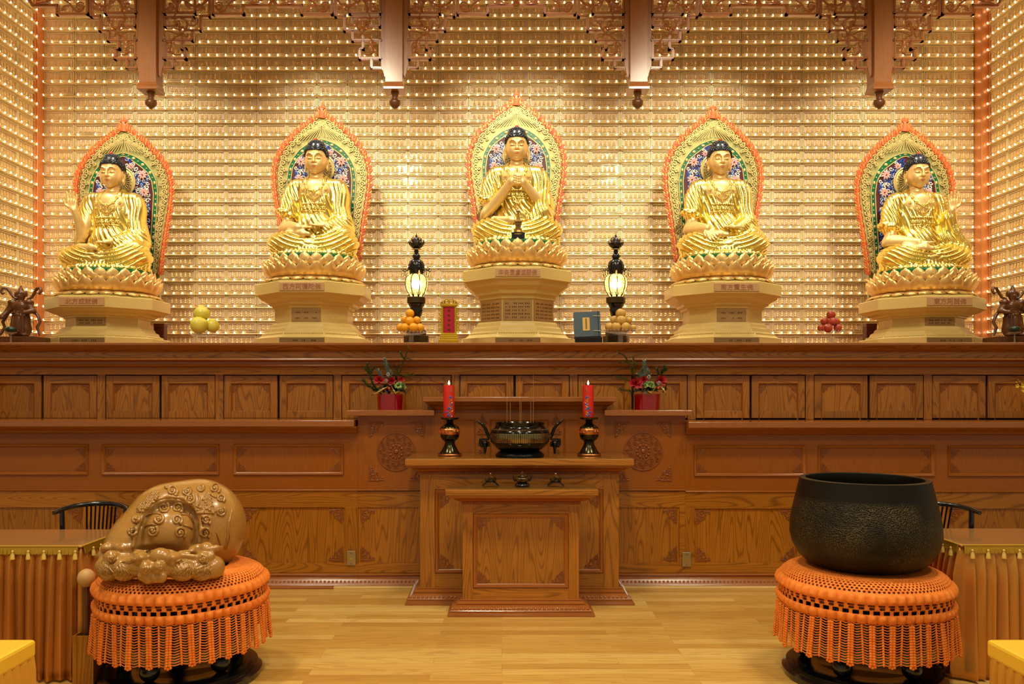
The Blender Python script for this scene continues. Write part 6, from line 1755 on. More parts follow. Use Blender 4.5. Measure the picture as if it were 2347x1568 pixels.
def bract(mb, c, dirv, L, w, nrm):
    c = Vector(c); d_ = Vector(dirv).normalized(); n_ = Vector(nrm); s_ = d_.cross(n_).normalized(); n_ = s_.cross(d_).normalized()
    prof = [(0, .15), (.2, .7), (.45, 1), (.7, .75), (.88, .35), (1, .02)]
    vs = []
    for t, ww in prof:
        m = c + d_ * L * t + n_ * (.25 * L * math.sin(t * 2.6) - .10 * L * t)
        vs += [tuple(m - s_ * w * ww + n_ * w * .35 * ww), tuple(m), tuple(m + s_ * w * ww + n_ * w * .35 * ww)]
    fs = []
    for i in range(len(prof) - 1):
        for j in (0, 1): a = i * 3 + j; fs.append((a, a + 1, a + 4, a + 3))
    mb.add(vs, fs)
def flower_pot(px, mirror, lab_pot):
    d = 6.0; k = d / F; X0 = PX(px, d)
    pot = thing('flower_pot', lab_pot, 'flower pot', (X0, d, ZBK), 'red glass flower pots')
    zz = lambda py: (939.5 - py) * k
    rt, rbm = 30.5 * k, 29 * k
    MB().lathe([(rbm, 0), (rbm * 1.0, .012), (rt, zz(903.5)), (rt * .93, zz(903.5)), (rt * .90, .016), (.001, .014)], n=40).build('pot', red_gl, pot, smooth=40)
    MB().lathe([(rt * .88, .016), (rt * .90, zz(909)), (.001, zz(907))], n=30).build('soil', mat('dark_soil', srgb(40, 18, 12), .9) if 'dark_soil' not in bpy.data.materials else bpy.data.materials['dark_soil'], pot)
    def P(x, y, dy=0): return ((x - px) * k, dy, zz(y))
    if not mirror:
        fir = [[P(905, 895, .03), P(912, 865, .02), P(921, 835, .03), P(929, 815, .02), P(935, 797, .02)], [P(910, 868, .02), P(902, 850, .03), P(892, 834, .03)], [P(925, 824, .02), P(917, 808, 0)], [P(924, 823, .02), P(936, 822, .03), P(945, 826, .03)],
               [P(908, 876, 0), P(925, 862, -.02), P(948, 858, -.03)], [P(912, 866, .02), P(908, 838, .04)]]
        gre = [[P(876, 905, -.02), P(858, 885, -.03), P(850, 862, -.03), P(843, 834, -.02)], [P(850, 858, -.03), P(838, 845, -.03)], [P(850, 858, -.03), P(859, 841, -.02)], [P(866, 898, -.04), P(846, 884, -.05), P(835, 872, -.05)]]
        blue = [[P(895, 885, 0), P(890, 862, 0), P(886, 840, 0), P(882, 824, 0)], [P(893, 885, 0), P(895, 855, .01), P(884, 835, .0)], [P(880, 872, 0), P(870, 855, 0), P(866, 848, 0)]]
        ps = [(873, 872, -.06, .062, 8), (898, 874, -.02, .058, 7), (920, 872, -.02, .055, 3)]
        hy = (919, 888, -.05); berry = (896, 891); cones = [(888, 874), (893, 860)]
        rib = [[P(893, 888, -.09), P(880, 894, -.11), P(866, 903, -.11), P(856, 905, -.09)], [P(900, 886, -.09), P(906, 896, -.12), P(911, 902, -.13), P(919, 899, -.10)]]
    else:
        fir = [[P(1462, 895, .02), P(1455, 868, .03), P(1449, 846, .03), P(1440, 826, .03), P(1431, 815, .02), P(1417, 808, .0)], [P(1450, 850, .03), P(1455, 832, .02), P(1449, 818, .0)], [P(1444, 832, .02), P(1430, 830, .0), P(1419, 830, 0)], [P(1455, 856, .02), P(1460, 836, .02)],
               [P(1452, 884, .0), P(1438, 872, -.02), P(1424, 866, -.03), P(1410, 864, -.03)], [P(1455, 899, .0), P(1436, 896, -.02), P(1418, 891, -.03)], [P(1456, 872, .03), P(1450, 850, .04)]]
        gre = [[P(1500, 880, 0), P(1512, 865, 0), P(1518, 850, .0), P(1524, 838, 0)], [P(1510, 862, 0), P(1506, 845, 0)], [P(1516, 856, 0), P(1527, 846, 0)], [P(1517, 900, -.02), P(1525, 892, -.02), P(1524, 880, 0)]]
        blue = [[P(1478, 876, 0), P(1477, 852, 0), P(1477, 828, 0)], [P(1474, 874, 0), P(1470, 856, .01), P(1475, 842, 0)], [P(1484, 874, 0), P(1488, 858, 0), P(1482, 846, 0)], [P(1470, 868, 0), P(1464, 858, 0)]]
        ps = [(1452, 880, -.06, .075, 9), (1472, 872, -.02, .06, 6), (1512, 872, -.03, .07, 8)]
        hy = (1484, 886, -.06); berry = (1503, 890); cones = [(1506, 879), (1483, 865)]
        rib = [[P(1500, 886, -.09), P(1492, 893, -.11), P(1486, 902, -.12), P(1478, 898, -.10)], [P(1508, 888, -.09), P(1515, 896, -.11), P(1521, 906, -.10)]]
    m1, m2, m3 = MB(), MB(), MB()
    for i, p in enumerate(fir): sprig(m1, p, seed=i + 3, L=.022)
    for i, p in enumerate(gre): sprig(m2, p, seed=i + 30, L=.030, w=.0022)
    for i, p in enumerate(blue): sprig(m3, p, seed=i + 60, L=.032, w=.0026)
    m1.build('fir_sprigs', olive_l, pot); m2.build('leafy_sprigs', green_l, pot); m3.build('frosted_sprig', blue_sp, pot)
    r = random.Random(5)
    for i, (x, y, dy, L, nb) in enumerate(ps):
        fl = MB(); c = P(x, y, dy)
        for j in range(nb):
            a = 2 * PI * j / nb + i; bract(fl, c, (math.cos(a), -.7 - .3 * (j % 2), math.sin(a) * .75 - .1), L * r.uniform(.75, 1.05), L * .30, (0, -1, .25))
        f_ = fl.build('poinsettia', poin, pot, smooth=60)
        ce = MB()
        for j in range(5): ce.ball((c[0] + .006 * math.cos(j * 1.3), c[1] - .012, c[2] + .006 * math.sin(j * 1.3)), .0035, 5, 4)
        ce.build('flower_centre', brass, f_, smooth=180)
    hm = MB(); hp = P(*hy)
    for j in range(46):
        a = r.uniform(0, 2 * PI); b_ = r.uniform(-.2, 1.4); rr2 = .036
        q_ = (hp[0] + rr2 * math.cos(a) * math.cos(b_), hp[1] + rr2 * .8 * math.sin(a) * math.cos(b_), hp[2] + rr2 * .8 * math.sin(b_))
        for t in range(4):
            an = t * PI / 2 + a; hm.ball((q_[0] + .006 * math.cos(an), q_[1] - .002, q_[2] + .006 * math.sin(an)), .0055, 5, 3, (1, .5, 1))
    hm.build('hydrangea', hyd, pot, smooth=180)
    dl = MB()
    for j in range(18):
        a = 2 * PI * j / 18; bract(dl, (.06 * math.cos(a), .05 * math.sin(a), zz(898)), (math.cos(a), math.sin(a), r.uniform(-.5, .3)), r.uniform(.05, .085), .017, (0, -.2, 1))
    for j in range(10): bract(dl, (r.uniform(-.07, .07), r.uniform(-.05, .05), zz(894)), (r.uniform(-1, 1), -.6, r.uniform(.2, .9)), .06, .014, (0, -1, .5))
    dl.build('leaves', darkleaf, pot, smooth=60)
    b1 = MB(); p_ = P(berry[0], berry[1], -.10); b1.ball(p_, .0105, 12, 8); b1.build('ornament_ball', mat('orange_red_ball', srgb(206, 58, 30), .25, coat=.5) if 'orange_red_ball' not in bpy.data.materials else bpy.data.materials['orange_red_ball'], pot, smooth=180)
    for cx, cy in cones:
        cn = MB(); cp_ = P(cx, cy, -.075)
        for j in range(26):
            a = j * 2.4; zz_ = -.014 + j * .0011; rr2 = .012 * math.sin(PI * (j + 3) / 30); cn.ball((cp_[0] + rr2 * math.cos(a), cp_[1] + rr2 * math.sin(a), cp_[2] + zz_), .0036, 5, 4)
        cn.build('frosted_cone', noise_mat('frosted_cone', srgb(70, 44, 34), srgb(220, 210, 200), 160, .6), pot, smooth=180)
    rbm_ = MB()
    for p in rib:
        vs = []; 
        for q_ in p: vs += [(q_[0], q_[1], q_[2] - .008), (q_[0] + .003, q_[1] - .004, q_[2] + .008)]
        rbm_.add(vs, [(2 * i, 2 * i + 2, 2 * i + 3, 2 * i + 1) for i in range(len(p) - 1)])
    ro = rbm_.build('ribbon', ribbon, pot, smooth=60); sm = ro.modifiers.new('thickness', 'SOLIDIFY'); sm.thickness = .0012
flower_pot(894, 0, 'red glass pot with tall upright fir sprigs, frosted spruce and poinsettias')
flower_pot(1483, 1, 'red glass pot with two large poinsettias and a fir sprig leaning toward the candles')

# ---- yellow orchid sprig at the picture edge
d = 5.0; k = d / F; Xo = PX(2347, d)
o = thing('orchid_sprig', 'yellow orchid sprig rising in front of the cabinets on the bowl side', 'flower', (Xo + .22, d, 0))
Pq = lambda x, y, dy=0: (PX(x, d) - Xo - .22, dy, PZ(y, d))
MB().tube([(0, 0, .86), (.02, 0, 1.1), (0, 0, 1.35), Pq(2372, 876), Pq(2352, 884), Pq(2338, 882), Pq(2330, 872)], [.004, .004, .003, .003, .002, .0015, .001], n=6).build('stalk', green_l, o, smooth=180)
yl = mat('orchid_yellow', srgb(214, 180, 36), .5)
for j, (x, y, s_) in enumerate(((2328, 885, .012), (2341, 884, .015), (2342, 894, .014), (2356, 890, .016), (2366, 882, .016), (2327, 876, .004), (2331, 870, .003), (2334, 874, .003))):
    fl = MB(); c = Pq(x, y, -.01)
    for a in range(5):
        an = a * 2 * PI / 5 + j; bract(fl, c, (math.cos(an), -.3, math.sin(an)), s_ * 1.3, s_ * .5, (0, -1, 0))
    fl.build('orchid_bloom', yl, o, smooth=60)
MB().lathe([(.09, .70), (.11, .72), (.13, .88), (.12, .88), (.10, .74), (.001, .73)], n=24).build('vase', mat('cream_vase', srgb(220, 206, 180), .3), o, smooth=40)
MB().lathe([(.16, 0), (.16, .02), (.03, .05), (.03, .66), (.15, .69), (.15, .705)], n=24).build('flower_stand', oak_v, o, smooth=40)
# ================================================================== drum, singing bowl and their stools
DS = 4.05
orange_y = noise_mat('orange_yarn', srgb(232, 118, 30), srgb(242, 136, 46), 40, .75, 0, (700, .5, .001, 2))
brown_c = noise_mat('brocade_cushion', srgb(112, 50, 20), srgb(168, 96, 40), 60, .4, .1)
def stool_parts():
    out = []
    R = .385; ZTOP = .535
    # round stand: ring base, scroll feet, drum shaped body
    st = MB(); st.lathe([(.30, 0), (.37, .0), (.375, .03), (.35, .045), (.355, .06), (.33, .066), (.22, .066), (.20, .05)], n=64)
    out.append(('base_ring', st, black_l, 40, None))
    for i in range(5):
        a = 2 * PI * i / 5 + .55; c, s = math.cos(a), math.sin(a)
        l = MB(); l.tube([(.31 * c, .31 * s, .40), (.345 * c, .345 * s, .30), (.33 * c, .33 * s, .20), (.27 * c, .27 * s, .13), (.255 * c, .255 * s, .10)], [.04, .042, .035, .026, .03], n=8)
        l.ball((.262 * c, .262 * s, .108), .046, 14, 10)
        out.append(('leg', l, black_l, 60, None))
    b = MB(); b.lathe([(.28, .15), (.335, .16), (.345, .20), (.350, .30), (.345, .39), (.345, .42), (.30, .43)], n=48); out.append(('apron', b, black_l, 40, None))
    cu = MB(); cu.lathe([(.30, .40), (R - .01, .41), (R - .006, .44), (R - .014, .475), (R - .036, ZTOP - .030), (R - .085, ZTOP - .012), (.05, ZTOP - .008), (.001, ZTOP - .008)], n=64); out.append(('cushion', cu, brown_c, 60, None))
    return out
stool_meshes = [(n, mb.build(n, m_, smooth=s_, link=False)) for n, mb, m_, s_, _ in stool_parts()]
def crochet_mesh():
    """net over the cushion, shell bands, holes, then a scalloped fringe; real holes"""
    NU = 58 * 8; R = .392; ZTOP = .537
    V = []; Fq = []
    # profile: s (arc) -> r,z
    prof = []
    nt_ = 26
    RC = .085
    for i in range(nt_ + 1): t = i / nt_; prof.append((.215 + (R - RC - .215) * t, ZTOP + .004 * (1 - t)))
    for i in range(1, 25): a = PI / 2 * i / 24; prof.append((R - RC + RC * math.sin(a), ZTOP - RC * .8 + RC * .8 * math.cos(a)))
    zz = ZTOP - RC * .8
    nb = 62; drop = .158
    for i in range(1, nb + 1): prof.append((R + .004 * math.sin(i * .1), zz - drop * i / nb))
    NV = len(prof)
    u = np.arange(NU); VV = np.zeros((NV, NU, 3), np.float32); lab = np.zeros((NV - 1, NU), bool)
    net_end = nt_ + 19; b1 = net_end + 14; h1 = b1 + 10; h2 = h1 + 8; b2 = h2 + 16
    for j, (r, z) in enumerate(prof):
        th = 2 * PI * u / NU
        rr = np.full(NU, r)
        wob = .006 * np.sin(th * 3 + 1) + .004 * np.sin(th * 7)
        sc = np.abs(np.sin(u * PI / 8 + .0))
        if net_end < j <= b1: rr += .019 * sc ** .55 * math.sin(PI * (j - net_end) / (b1 - net_end + 1)) ** .5
        if h2 < j <= b2: rr += .020 * np.abs(np.sin(u * PI / 8)) ** .55 * math.sin(PI * (j - h2) / (b2 - h2 + 1)) ** .5
        if j > nt_ + 6: rr = rr + wob * min(1, (j - nt_ - 6) / 30)
        VV[j, :, 0] = rr * np.cos(th); VV[j, :, 1] = rr * np.sin(th); VV[j, :, 2] = z
    keep = np.ones((NV - 1, NU), bool)
    for j in range(NV - 1):
        if j < net_end:
            row = j // 3; ph = (u + (row % 2) * 2) % 4
            if j % 3 != 2: keep[j] = ~((ph >= 1) & (ph <= 2))
        elif b1 <= j < h1:
            ph = u % 8; k_ = (j - b1)
            if k_ not in (0, 4) : keep[j] = ~((ph >= (1 if k_ < 5 else 2)) & (ph <= 5))
        elif h1 <= j < h2:
            ph = (u + 4) % 8
            if j > h1: keep[j] = ~((ph >= 1) & (ph <= 5))
        elif j >= b2:
            keep[j] = False
    Vn = VV.reshape(-1, 3); J, U = np.nonzero(keep); U2 = (U + 1) % NU
    Q = np.stack([J * NU + U, J * NU + U2, (J + 1) * NU + U2, (J + 1) * NU + U], 1)
    rend, zend = R, prof[b2][1] if b2 < NV else prof[-1][1]
    return Vn, Q, zend
cv, cq, zend = crochet_mesh()
c_me = np_mesh('net_cover', cv, cq, orange_y)
def fringe_mesh():
    mb = MB(); N = 58; r = random.Random(2); L = zend - .185; step = L / 15
    pos = []
    for i in range(N):
        a = 2 * PI * (i + .5) / N; rr0 = .398; 
        rr = [rr0 + .006 * math.sin(a * 3 + 1) + .008 * math.sin(i * 1.7) * t / 15 + .010 * t / 15 for t in range(16)]
        j0 = r.uniform(-.0012, .0012); jit = [j0 * t for t in range(16)]
        pts = [(rr[t] * math.cos(a) - jit[t] * .5 * math.sin(a), rr[t] * math.sin(a) + jit[t] * .5 * math.cos(a), zend + .002 - step * t) for t in range(16)]
        pos.append(pts)
        big = i % 2 == 0
        rad = .0105 if big else .0060
        for t in range(1, 16):
            p = pts[t]
            if big:
                tx, ty = -math.sin(a), math.cos(a)
                for s in (-1, 1): mb.ball((p[0] + s * tx * .0065, p[1] + s * ty * .0065, p[2] - .002), rad * .85, 6, 4, (1, 1, .9))
            else: mb.ball(p, rad, 5, 4, (1, 1, 1.5))
        mb.tube([pts[0], pts[5], pts[10], pts[15]], .0035, n=4)
        if big:
            p = pts[15]
            for s in (-1, 0, 1): mb.ball((p[0] - s * math.sin(a) * .010, p[1] + s * math.cos(a) * .010, p[2] - .012 - (.004 if s == 0 else 0)), .0075, 5, 4)
    for i in range(N):
        A, B = pos[i], pos[(i + 1) % N]
        for t in range(0, 16):
            a, b = Vector(A[t]), Vector(B[t]); m = (a + b) / 2; m.z -= .006
            mb.tube([a, m, b], .0024, n=4)
    return mb
f_me = fringe_mesh().build('fringe', orange_y, smooth=180, link=False)
SX1, SX2 = PX(418, DS), PX(1977, DS)
for X, lab, lab2, rz in ((SX1, 'black round stool carrying the carved wooden drum', 'orange crocheted cover with fringe under the carved wooden drum', .2), (SX2, 'black round stool carrying the black singing bowl', 'orange crocheted cover with fringe under the black singing bowl', .9)):
    o = thing('round_stool', lab, 'stool', (X, DS, 0), 'black round stools', rz)
    for n_, me in stool_meshes: put(n_, me, o)
    c = thing('crochet_cover', lab2, 'cover', (X, DS, 0), 'orange crochet covers', rz * 1.7)
    n = put('net_cover', c_me, c); sm_ = n.modifiers.new('soften', 'SMOOTH'); sm_.factor = .5; sm_.iterations = 1; s = n.modifiers.new('thickness', 'SOLIDIFY'); s.thickness = .006; s.offset = 1
    put('fringe', f_me, c)

# ---- singing bowl
bowl_m = bpy.data.materials.new('hammered_black_bronze'); bowl_m.use_nodes = True
nt = bowl_m.node_tree; N = nt.nodes; L = nt.links; b = N['Principled BSDF']
tc = N.new('ShaderNodeTexCoord'); vo = N.new('ShaderNodeTexVoronoi'); vo.feature = 'DISTANCE_TO_EDGE'; vo.inputs['Scale'].default_value = 118; L.new(tc.outputs['Object'], vo.inputs['Vector'])
mr = N.new('ShaderNodeMapRange'); mr.inputs['From Max'].default_value = .10; mr.inputs['To Min'].default_value = 1; mr.inputs['To Max'].default_value = 0; L.new(vo.outputs['Distance'], mr.inputs['Value'])
sp = N.new('ShaderNodeSeparateXYZ'); L.new(tc.outputs['Object'], sp.inputs[0]); zr = N.new('ShaderNodeMapRange'); zr.inputs['From Min'].default_value = .325; zr.inputs['From Max'].default_value = .355; zr.inputs['To Min'].default_value = 1; zr.inputs['To Max'].default_value = 0; L.new(sp.outputs['Z'], zr.inputs['Value'])
n1 = N.new('ShaderNodeTexNoise'); n1.inputs['Scale'].default_value = 5; n1.inputs['Detail'].default_value = 4; L.new(tc.outputs['Object'], n1.inputs['Vector']); nr = N.new('ShaderNodeMapRange'); nr.inputs['From Min'].default_value = .38; nr.inputs['From Max'].default_value = .62; L.new(n1.outputs['Fac'], nr.inputs['Value'])
m1 = N.new('ShaderNodeMath'); m1.operation = 'MULTIPLY'; L.new(mr.outputs[0], m1.inputs[0]); L.new(zr.outputs[0], m1.inputs[1])
m2 = N.new('ShaderNodeMath'); m2.operation = 'MULTIPLY'; L.new(m1.outputs[0], m2.inputs[0]); L.new(nr.outputs[0], m2.inputs[1])
mx = N.new('ShaderNodeMix'); mx.data_type = 'RGBA'; mx.inputs['A'].default_value = srgb(27, 22, 16); mx.inputs['B'].default_value = srgb(112, 96, 60); L.new(m2.outputs[0], mx.inputs['Factor']); L.new(mx.outputs['Result'], b.inputs['Base Color'])
b.inputs['Metallic'].default_value = .55; b.inputs['Roughness'].default_value = .42
bp = N.new('ShaderNodeBump'); bp.inputs['Strength'].default_value = .5; bp.inputs['Distance'].default_value = .002; bp.invert = True; L.new(m1.outputs[0], bp.inputs['Height']); L.new(bp.outputs['Normal'], b.inputs['Normal'])
XB = PX(1980, DS); z0 = .535
o = thing('singing_bowl', 'large hammered black bronze singing bowl on an orange crocheted stool', 'bowl', (XB, DS, z0))
pr = [(.001, .0), (.20, .002), (.262, .020), (.305, .058), (.333, .110), (.345, .165), (.343, .215), (.334, .27), (.320, .33), (.306, .39), (.298, .424), (.297, .430), (.290, .433), (.270, .432), (.268, .428), (.285, .36), (.305, .27), (.315, .19), (.300, .11), (.23, .04), (.001, .03)]
MB().lathe(pr, n=96).build('shell', bowl_m, o, smooth=50)

# ---- wooden fish drum
def fish():
    ox, oy, oz = SX1 + .04, DS, 0
    S = SDF((-.46, -.47, .515), (.40, .34, .98), .0052)
    W2 = lambda px, py, d: (PX(px, d) - ox, d - oy, PZ(py, d))
    A = W2(452, 1208, 4.14)
    S.ell(A, (.236, .225, .240), k=.02)
    B = W2(372, 1236, 3.98); S.ell(B, (.225, .165, .185), k=.05)
    S.ell(W2(394, 1207, 4.05), (.218, .20, .214), k=.04); C = W2(300, 1262, 3.90); S.ell(C, (.115, .13, .12), k=.09)
    # arch groove round the inner ball, then the ball
    ap = [(600, 1010), (620, 880), (680, 690), (760, 540), (880, 440), (1030, 400), (1200, 420), (1330, 500), (1400, 620), (1430, 800), (1400, 960)]
    zp = lambda p: (p[0] / 6.176 + 220, p[1] / 6.176 + 1090)
    cam_l = (-ox, -oy, H)
    def hit(p, off=0):
        px, py = zp(p); dv = (PX(px, 1), 1, PZ(py, 1) - H)
        q_ = S.ray(cam_l, dv, 5.2)
        if q_ is None: return None
        n_ = np.array(dv) / np.linalg.norm(dv); return tuple(q_ - n_ * off)
    rim = [q_ for q_ in (hit(p) for p in ap) if q_]
    for a, b_ in zip(rim, rim[1:]): S.cap(a, b_, .020, op='s', k=.012)
    I = W2(386, 1222, 3.90); S.ell(I, (.120, .105, .118), k=.006)
    S.cap(W2(322, 1264, 3.80), W2(450, 1262, 3.80), .024, op='s', k=.01)
    for a, b_ in zip(rim, rim[1:]):
        o_ = np.array((0, -.0, 0)); S.cap(np.array(a) * 1 + np.array([.0, -.002, .012]) + (np.array(a) - np.array(I)) * .16, np.array(b_) + np.array([0, -.002, .012]) + (np.array(b_) - np.array(I)) * .16, .007, k=.016)
    # dragon heads round the front lip
    E_ = lambda x, y, d, r, k=.008, rot=None, op='u', disp=None: S.ell(W2(x / 6.176 + 220, y / 6.176 + 1090, d), r, k=k, rot=rot, op=op, disp=disp)
    K = lambda x0, y0, d0, x1, y1, d1, r0, r1, k=.01, disp=None, op='u': S.cap(W2(x0 / 6.176 + 220, y0 / 6.176 + 1090, d0), W2(x1 / 6.176 + 220, y1 / 6.176 + 1090, d1), r0, r1, k=k, disp=disp, op=op)
    K(150, 1290, 3.78, 560, 1280, 3.72, .050, .045, k=.03); K(1050, 1290, 3.72, 1650, 1300, 3.80, .045, .055, k=.03); K(600, 1290, 3.72, 1000, 1290, 3.72, .036, .036, k=.03)
    fan = fold(lambda X, Y, Z: X * .35 - Z * .9, .008, .014); fan2 = fold(lambda X, Y, Z: -X * .5 - Z * .9, .008, .014)
    E_(200, 1330, 3.74, (.050, .045, .050), disp=fan2); E_(400, 1340, 3.71, (.052, .040, .048), disp=fold(lambda X, Y, Z: X * .8 - Z * .6, .008, .014))
    E_(1230, 1350, 3.71, (.058, .042, .044), disp=fold(lambda X, Y, Z: -X * .8 - Z * .7, .008, .014)); E_(1500, 1340, 3.76, (.055, .050, .052), disp=fan); E_(1680, 1350, 3.83, (.040, .045, .040), disp=fan)
    for x, y, d in ((215, 1165, 3.74), (1515, 1185, 3.76)): E_(x, y, d, (.036, .030, .034)); E_(x + 10, y + 5, d - .025, (.016, .012, .015))
    K(80, 1130, 3.80, 0, 1150, 3.80, .026, .006); K(1620, 1150, 3.78, 1710, 1180, 3.80, .026, .006); K(90, 1390, 3.77, 40, 1400, 3.77, .03, .008)
    for x in (640, 1090): E_(x, 1180, 3.70, (.034, .035, .034)); E_(x, 1170, 3.672, (.014, .012, .013))
    for x, y in ((700, 1320), (885, 1310)): E_(x, y, 3.665, (.026, .026, .034)); E_(x, y, 3.640, (.012, .010, .016))
    for x, y, r_ in ((660, 1420, .022), (740, 1460, .022), (790, 1330, .016), (850, 1450, .022), (930, 1440, .024), (790, 1420, .018)): E_(x, y, 3.665, (r_, r_, r_ * 1.1))
    E_(905, 1150, 3.72, (.047, .042, .040), k=.004)
    for x, y, r_ in ((170, 1020, .03), (310, 1000, .026), (400, 1020, .03), (490, 1010, .024), (500, 1060, .02), (1390, 1060, .028), (1560, 1010, .028), (1450, 1020, .022), (1500, 1080, .03)): E_(x, y, 3.80, (r_, r_ * 1.2, r_ * .8))
    K(1560, 1060, 3.78, 1700, 1030, 3.80, .020, .014); K(1700, 1030, 3.80, 1800, 1010, 3.84, .014, .004)
    K(560, 1110, 3.72, 735, 1060, 3.74, .014, .003); K(1110, 1070, 3.74, 1160, 1130, 3.72, .003, .013); K(1160, 1130, 3.72, 1380, 1150, 3.74, .014, .012)
    for i in range(9): E_(790 + i * 36, 1075 - 14 * math.sin(PI * i / 8), 3.745, (.009, .010, .007))
    for i in range(5): E_(570 + i * 34, 1070 + 4 * i, 3.75, (.010, .010, .008)); E_(1190 + i * 42, 1088 - 5 * i, 3.75, (.010, .010, .008))
    # scales on both flanks
    SC = []
    def scales(x0, x1, y0, y1, test, st=26):
        r_ = 0
        y = y0
        while y < y1:
            x = x0 + (r_ % 2) * st / 2
            while x < x1:
                if test(x, y):
                    h = hit((x, y))
                    if h: SC.append(h)
                x += st
            y += st * .72; r_ += 1
    scales(1420, 1680, 230, 545, lambda x, y: 1580 - (y - 230) * .52 < x < 1600 + (y - 230) * .24)
    scales(600, 880, 250, 510, lambda x, y: abs((x - 600) - (510 - y) * 1.05) < 75, 30)
    E_(790, 1370, 3.70, (.06, .05, .055)); S.cut(lambda X, Y, Z: .538 - Z + 0 * X + 0 * Y)
    # spirals: raised rope curls laid on the surface
    mb = MB(); SP = []
    for h in SC: mb.ball(h, .0105, 6, 4, (1, .75, .8))
    def line(path, r0, r1, off=.001):
        pts = [hit(p, off) for p in path]; pts = [p for p in pts if p]
        if len(pts) > 2 and max((Vector(a) - Vector(b_)).length for a, b_ in zip(pts, pts[1:])) < .06: n = len(pts) - 1; mb.tube(pts, [r0 + (r1 - r0) * math.sin(PI * i / n) for i in range(n + 1)], n=6)
    def lerp_path(P, n=14):
        out = []
        for i in range(n + 1):
            t = i / n * (len(P) - 1); j = min(int(t), len(P) - 2); f_ = t - j; out.append((P[j][0] * (1 - f_) + P[j + 1][0] * f_, P[j][1] * (1 - f_) + P[j + 1][1] * f_))
        return out
    for j in range(7):      # mane flowing down the flank
        line(lerp_path([(1935 + j * 7 - 3 * abs(j - 3), 450 + j * 14), (1880 - j * 16, 700 + j * 18), (1900 - j * 34, 880 + j * 8), (1850 - j * 30, 1040 + j * 6)]), .002, .0065)
        line(lerp_path([(1650 + j * 18, 780 + j * 6), (1690 + j * 16, 880), (1720 + j * 15, 990)], 8), .002, .005)
    for cx, cy, x0, x1, yb in ((300, 1215, 290, 530, 1440), (1400, 1215, 1090, 1400, 1440), (150, 1260, 70, 260, 1420), (1560, 1240, 1400, 1640, 1430), (560, 1150, 350, 540, 1260), (1250, 1160, 1120, 1340, 1260)):
        for j in range(8):
            xe = x0 + (x1 - x0) * j / 7; line(lerp_path([(cx + (xe - cx) * .25, cy + 20), ((cx + xe) / 2, (cy + yb) / 2 - 10), (xe, yb - abs(j - 3.5) * 8)], 7), .0015, .0045)
    cur = [(215, 1165, 58, 1), (1515, 1185, 62, -1), (700, 1310, 40, 1), (885, 1300, 44, -1), (1080, 215, 78, -1), (1280, 225, 66, 1), (1475, 180, 50, 1), (1680, 180, 78, -1), (1765, 325, 60, -1), (1765, 510, 68, 1), (920, 315, 68, 1), (1320, 330, 78, 1), (960, 455, 78, 1), (1155, 460, 78, -1), (885, 615, 74, 1),
           (1145, 630, 78, -1), (800, 785, 78, 1), (1190, 810, 88, -1), (560, 615, 56, 1), (510, 785, 72, 1), (1555, 630, 74, -1), (1535, 815, 88, -1), (1010, 155, 36, 1)]
    for x, y, r_, s in cur:
        pts = []
        for q_ in spiral_pts(x, y, r_, 1.8, -PI / 2 + (.6 if s > 0 else -.6) + (PI if s < 0 else 0), s, .10, steps=34):
            h = hit((q_[0], q_[2]), .002)
            if h: pts.append(h)
        if len(pts) > 12 and max((Vector(a) - Vector(b_)).length for a, b_ in zip(pts, pts[1:])) < .05:
            n = len(pts); sb = MB(); sb.tube(pts, [.0080 * (1 - .35 * i / n) for i in range(n)], n=6); sb.ball(pts[-1], .009, 7, 5); SP.append(sb)
    for path in (((700, 580), (760, 545), (850, 535), (930, 545)), ((690, 730), (740, 695), (800, 688), (860, 705)), ((1210, 545), (1290, 560), (1350, 600), (1390, 680)), ((1240, 700), (1310, 720), (1370, 760)), ((1420, 430), (1480, 470), (1520, 540)), ((1590, 220), (1650, 290), (1700, 320)), ((1440, 260), (1470, 330), (1450, 400), (1410, 440))):
        pts = [hit(p, .002) for p in path]; pts = [p for p in pts if p]
        if len(pts) > 2: mb.tube(pts, [.004] + [.006] * (len(pts) - 2) + [.003], n=6)
    v, q_ = S.mesh()
    return (ox, oy, oz), v, q_, mb, SP
t1 = time.time()
loc, fv, fq_, curls, SPR = fish()
o = thing('wooden_drum', 'large carved light brown wooden fish drum with spiral reliefs on an orange cover', 'drum', loc)
put('shell', np_mesh('shell', fv, fq_, fish_w), o); curls.build('scale_relief', fish_w, o, smooth=180)
for sb in SPR: sb.build('spiral_relief', fish_w, o, smooth=180)
print('FISH', round(time.time() - t1, 1))

# ---- mallet in its wooden box
d = 3.97; k = d / F; X = PX(199, d)
o = thing('mallet_box', 'upright open oak box holding the drum mallet, beside the drum', 'box', (X, d, 0))
h_ = PZ(1451, d)
xw0, xw1 = PX(178, d) - X, PX(226, d) - X
for nm, bx in (('front_board', (xw0, xw1, -.05, -.042)), ('back_board', (xw0, xw1, .042, .05)), ('side_board', (xw0, xw0 + .008, -.042, .042)), ('side_board', (xw1 - .008, xw1, -.042, .042))):
    MB().box(*bx, 0, h_).build(nm, pale_oak if 'pale_oak' in globals() else oak_v, o, bevel=.001)
MB().box(xw0, xw1, -.042, .042, 0, .01).build('bottom_board', oak_v, o)
m_ = thing('drum_mallet', 'wooden mallet with pale round head standing in the oak box', 'mallet', (X - .003, d, .012))
zb_ = PZ(1325, d) - .012
MB().tube([(.004, 0, 0), (0, 0, zb_)], .0145, n=12).build('handle', dark_w, m_, smooth=60)
MB().ball((0, 0, zb_), .0405, 20, 14, (1, 1, 1.08)).build('head', mat('pale_leather', srgb(206, 160, 98), .5), m_, smooth=180)

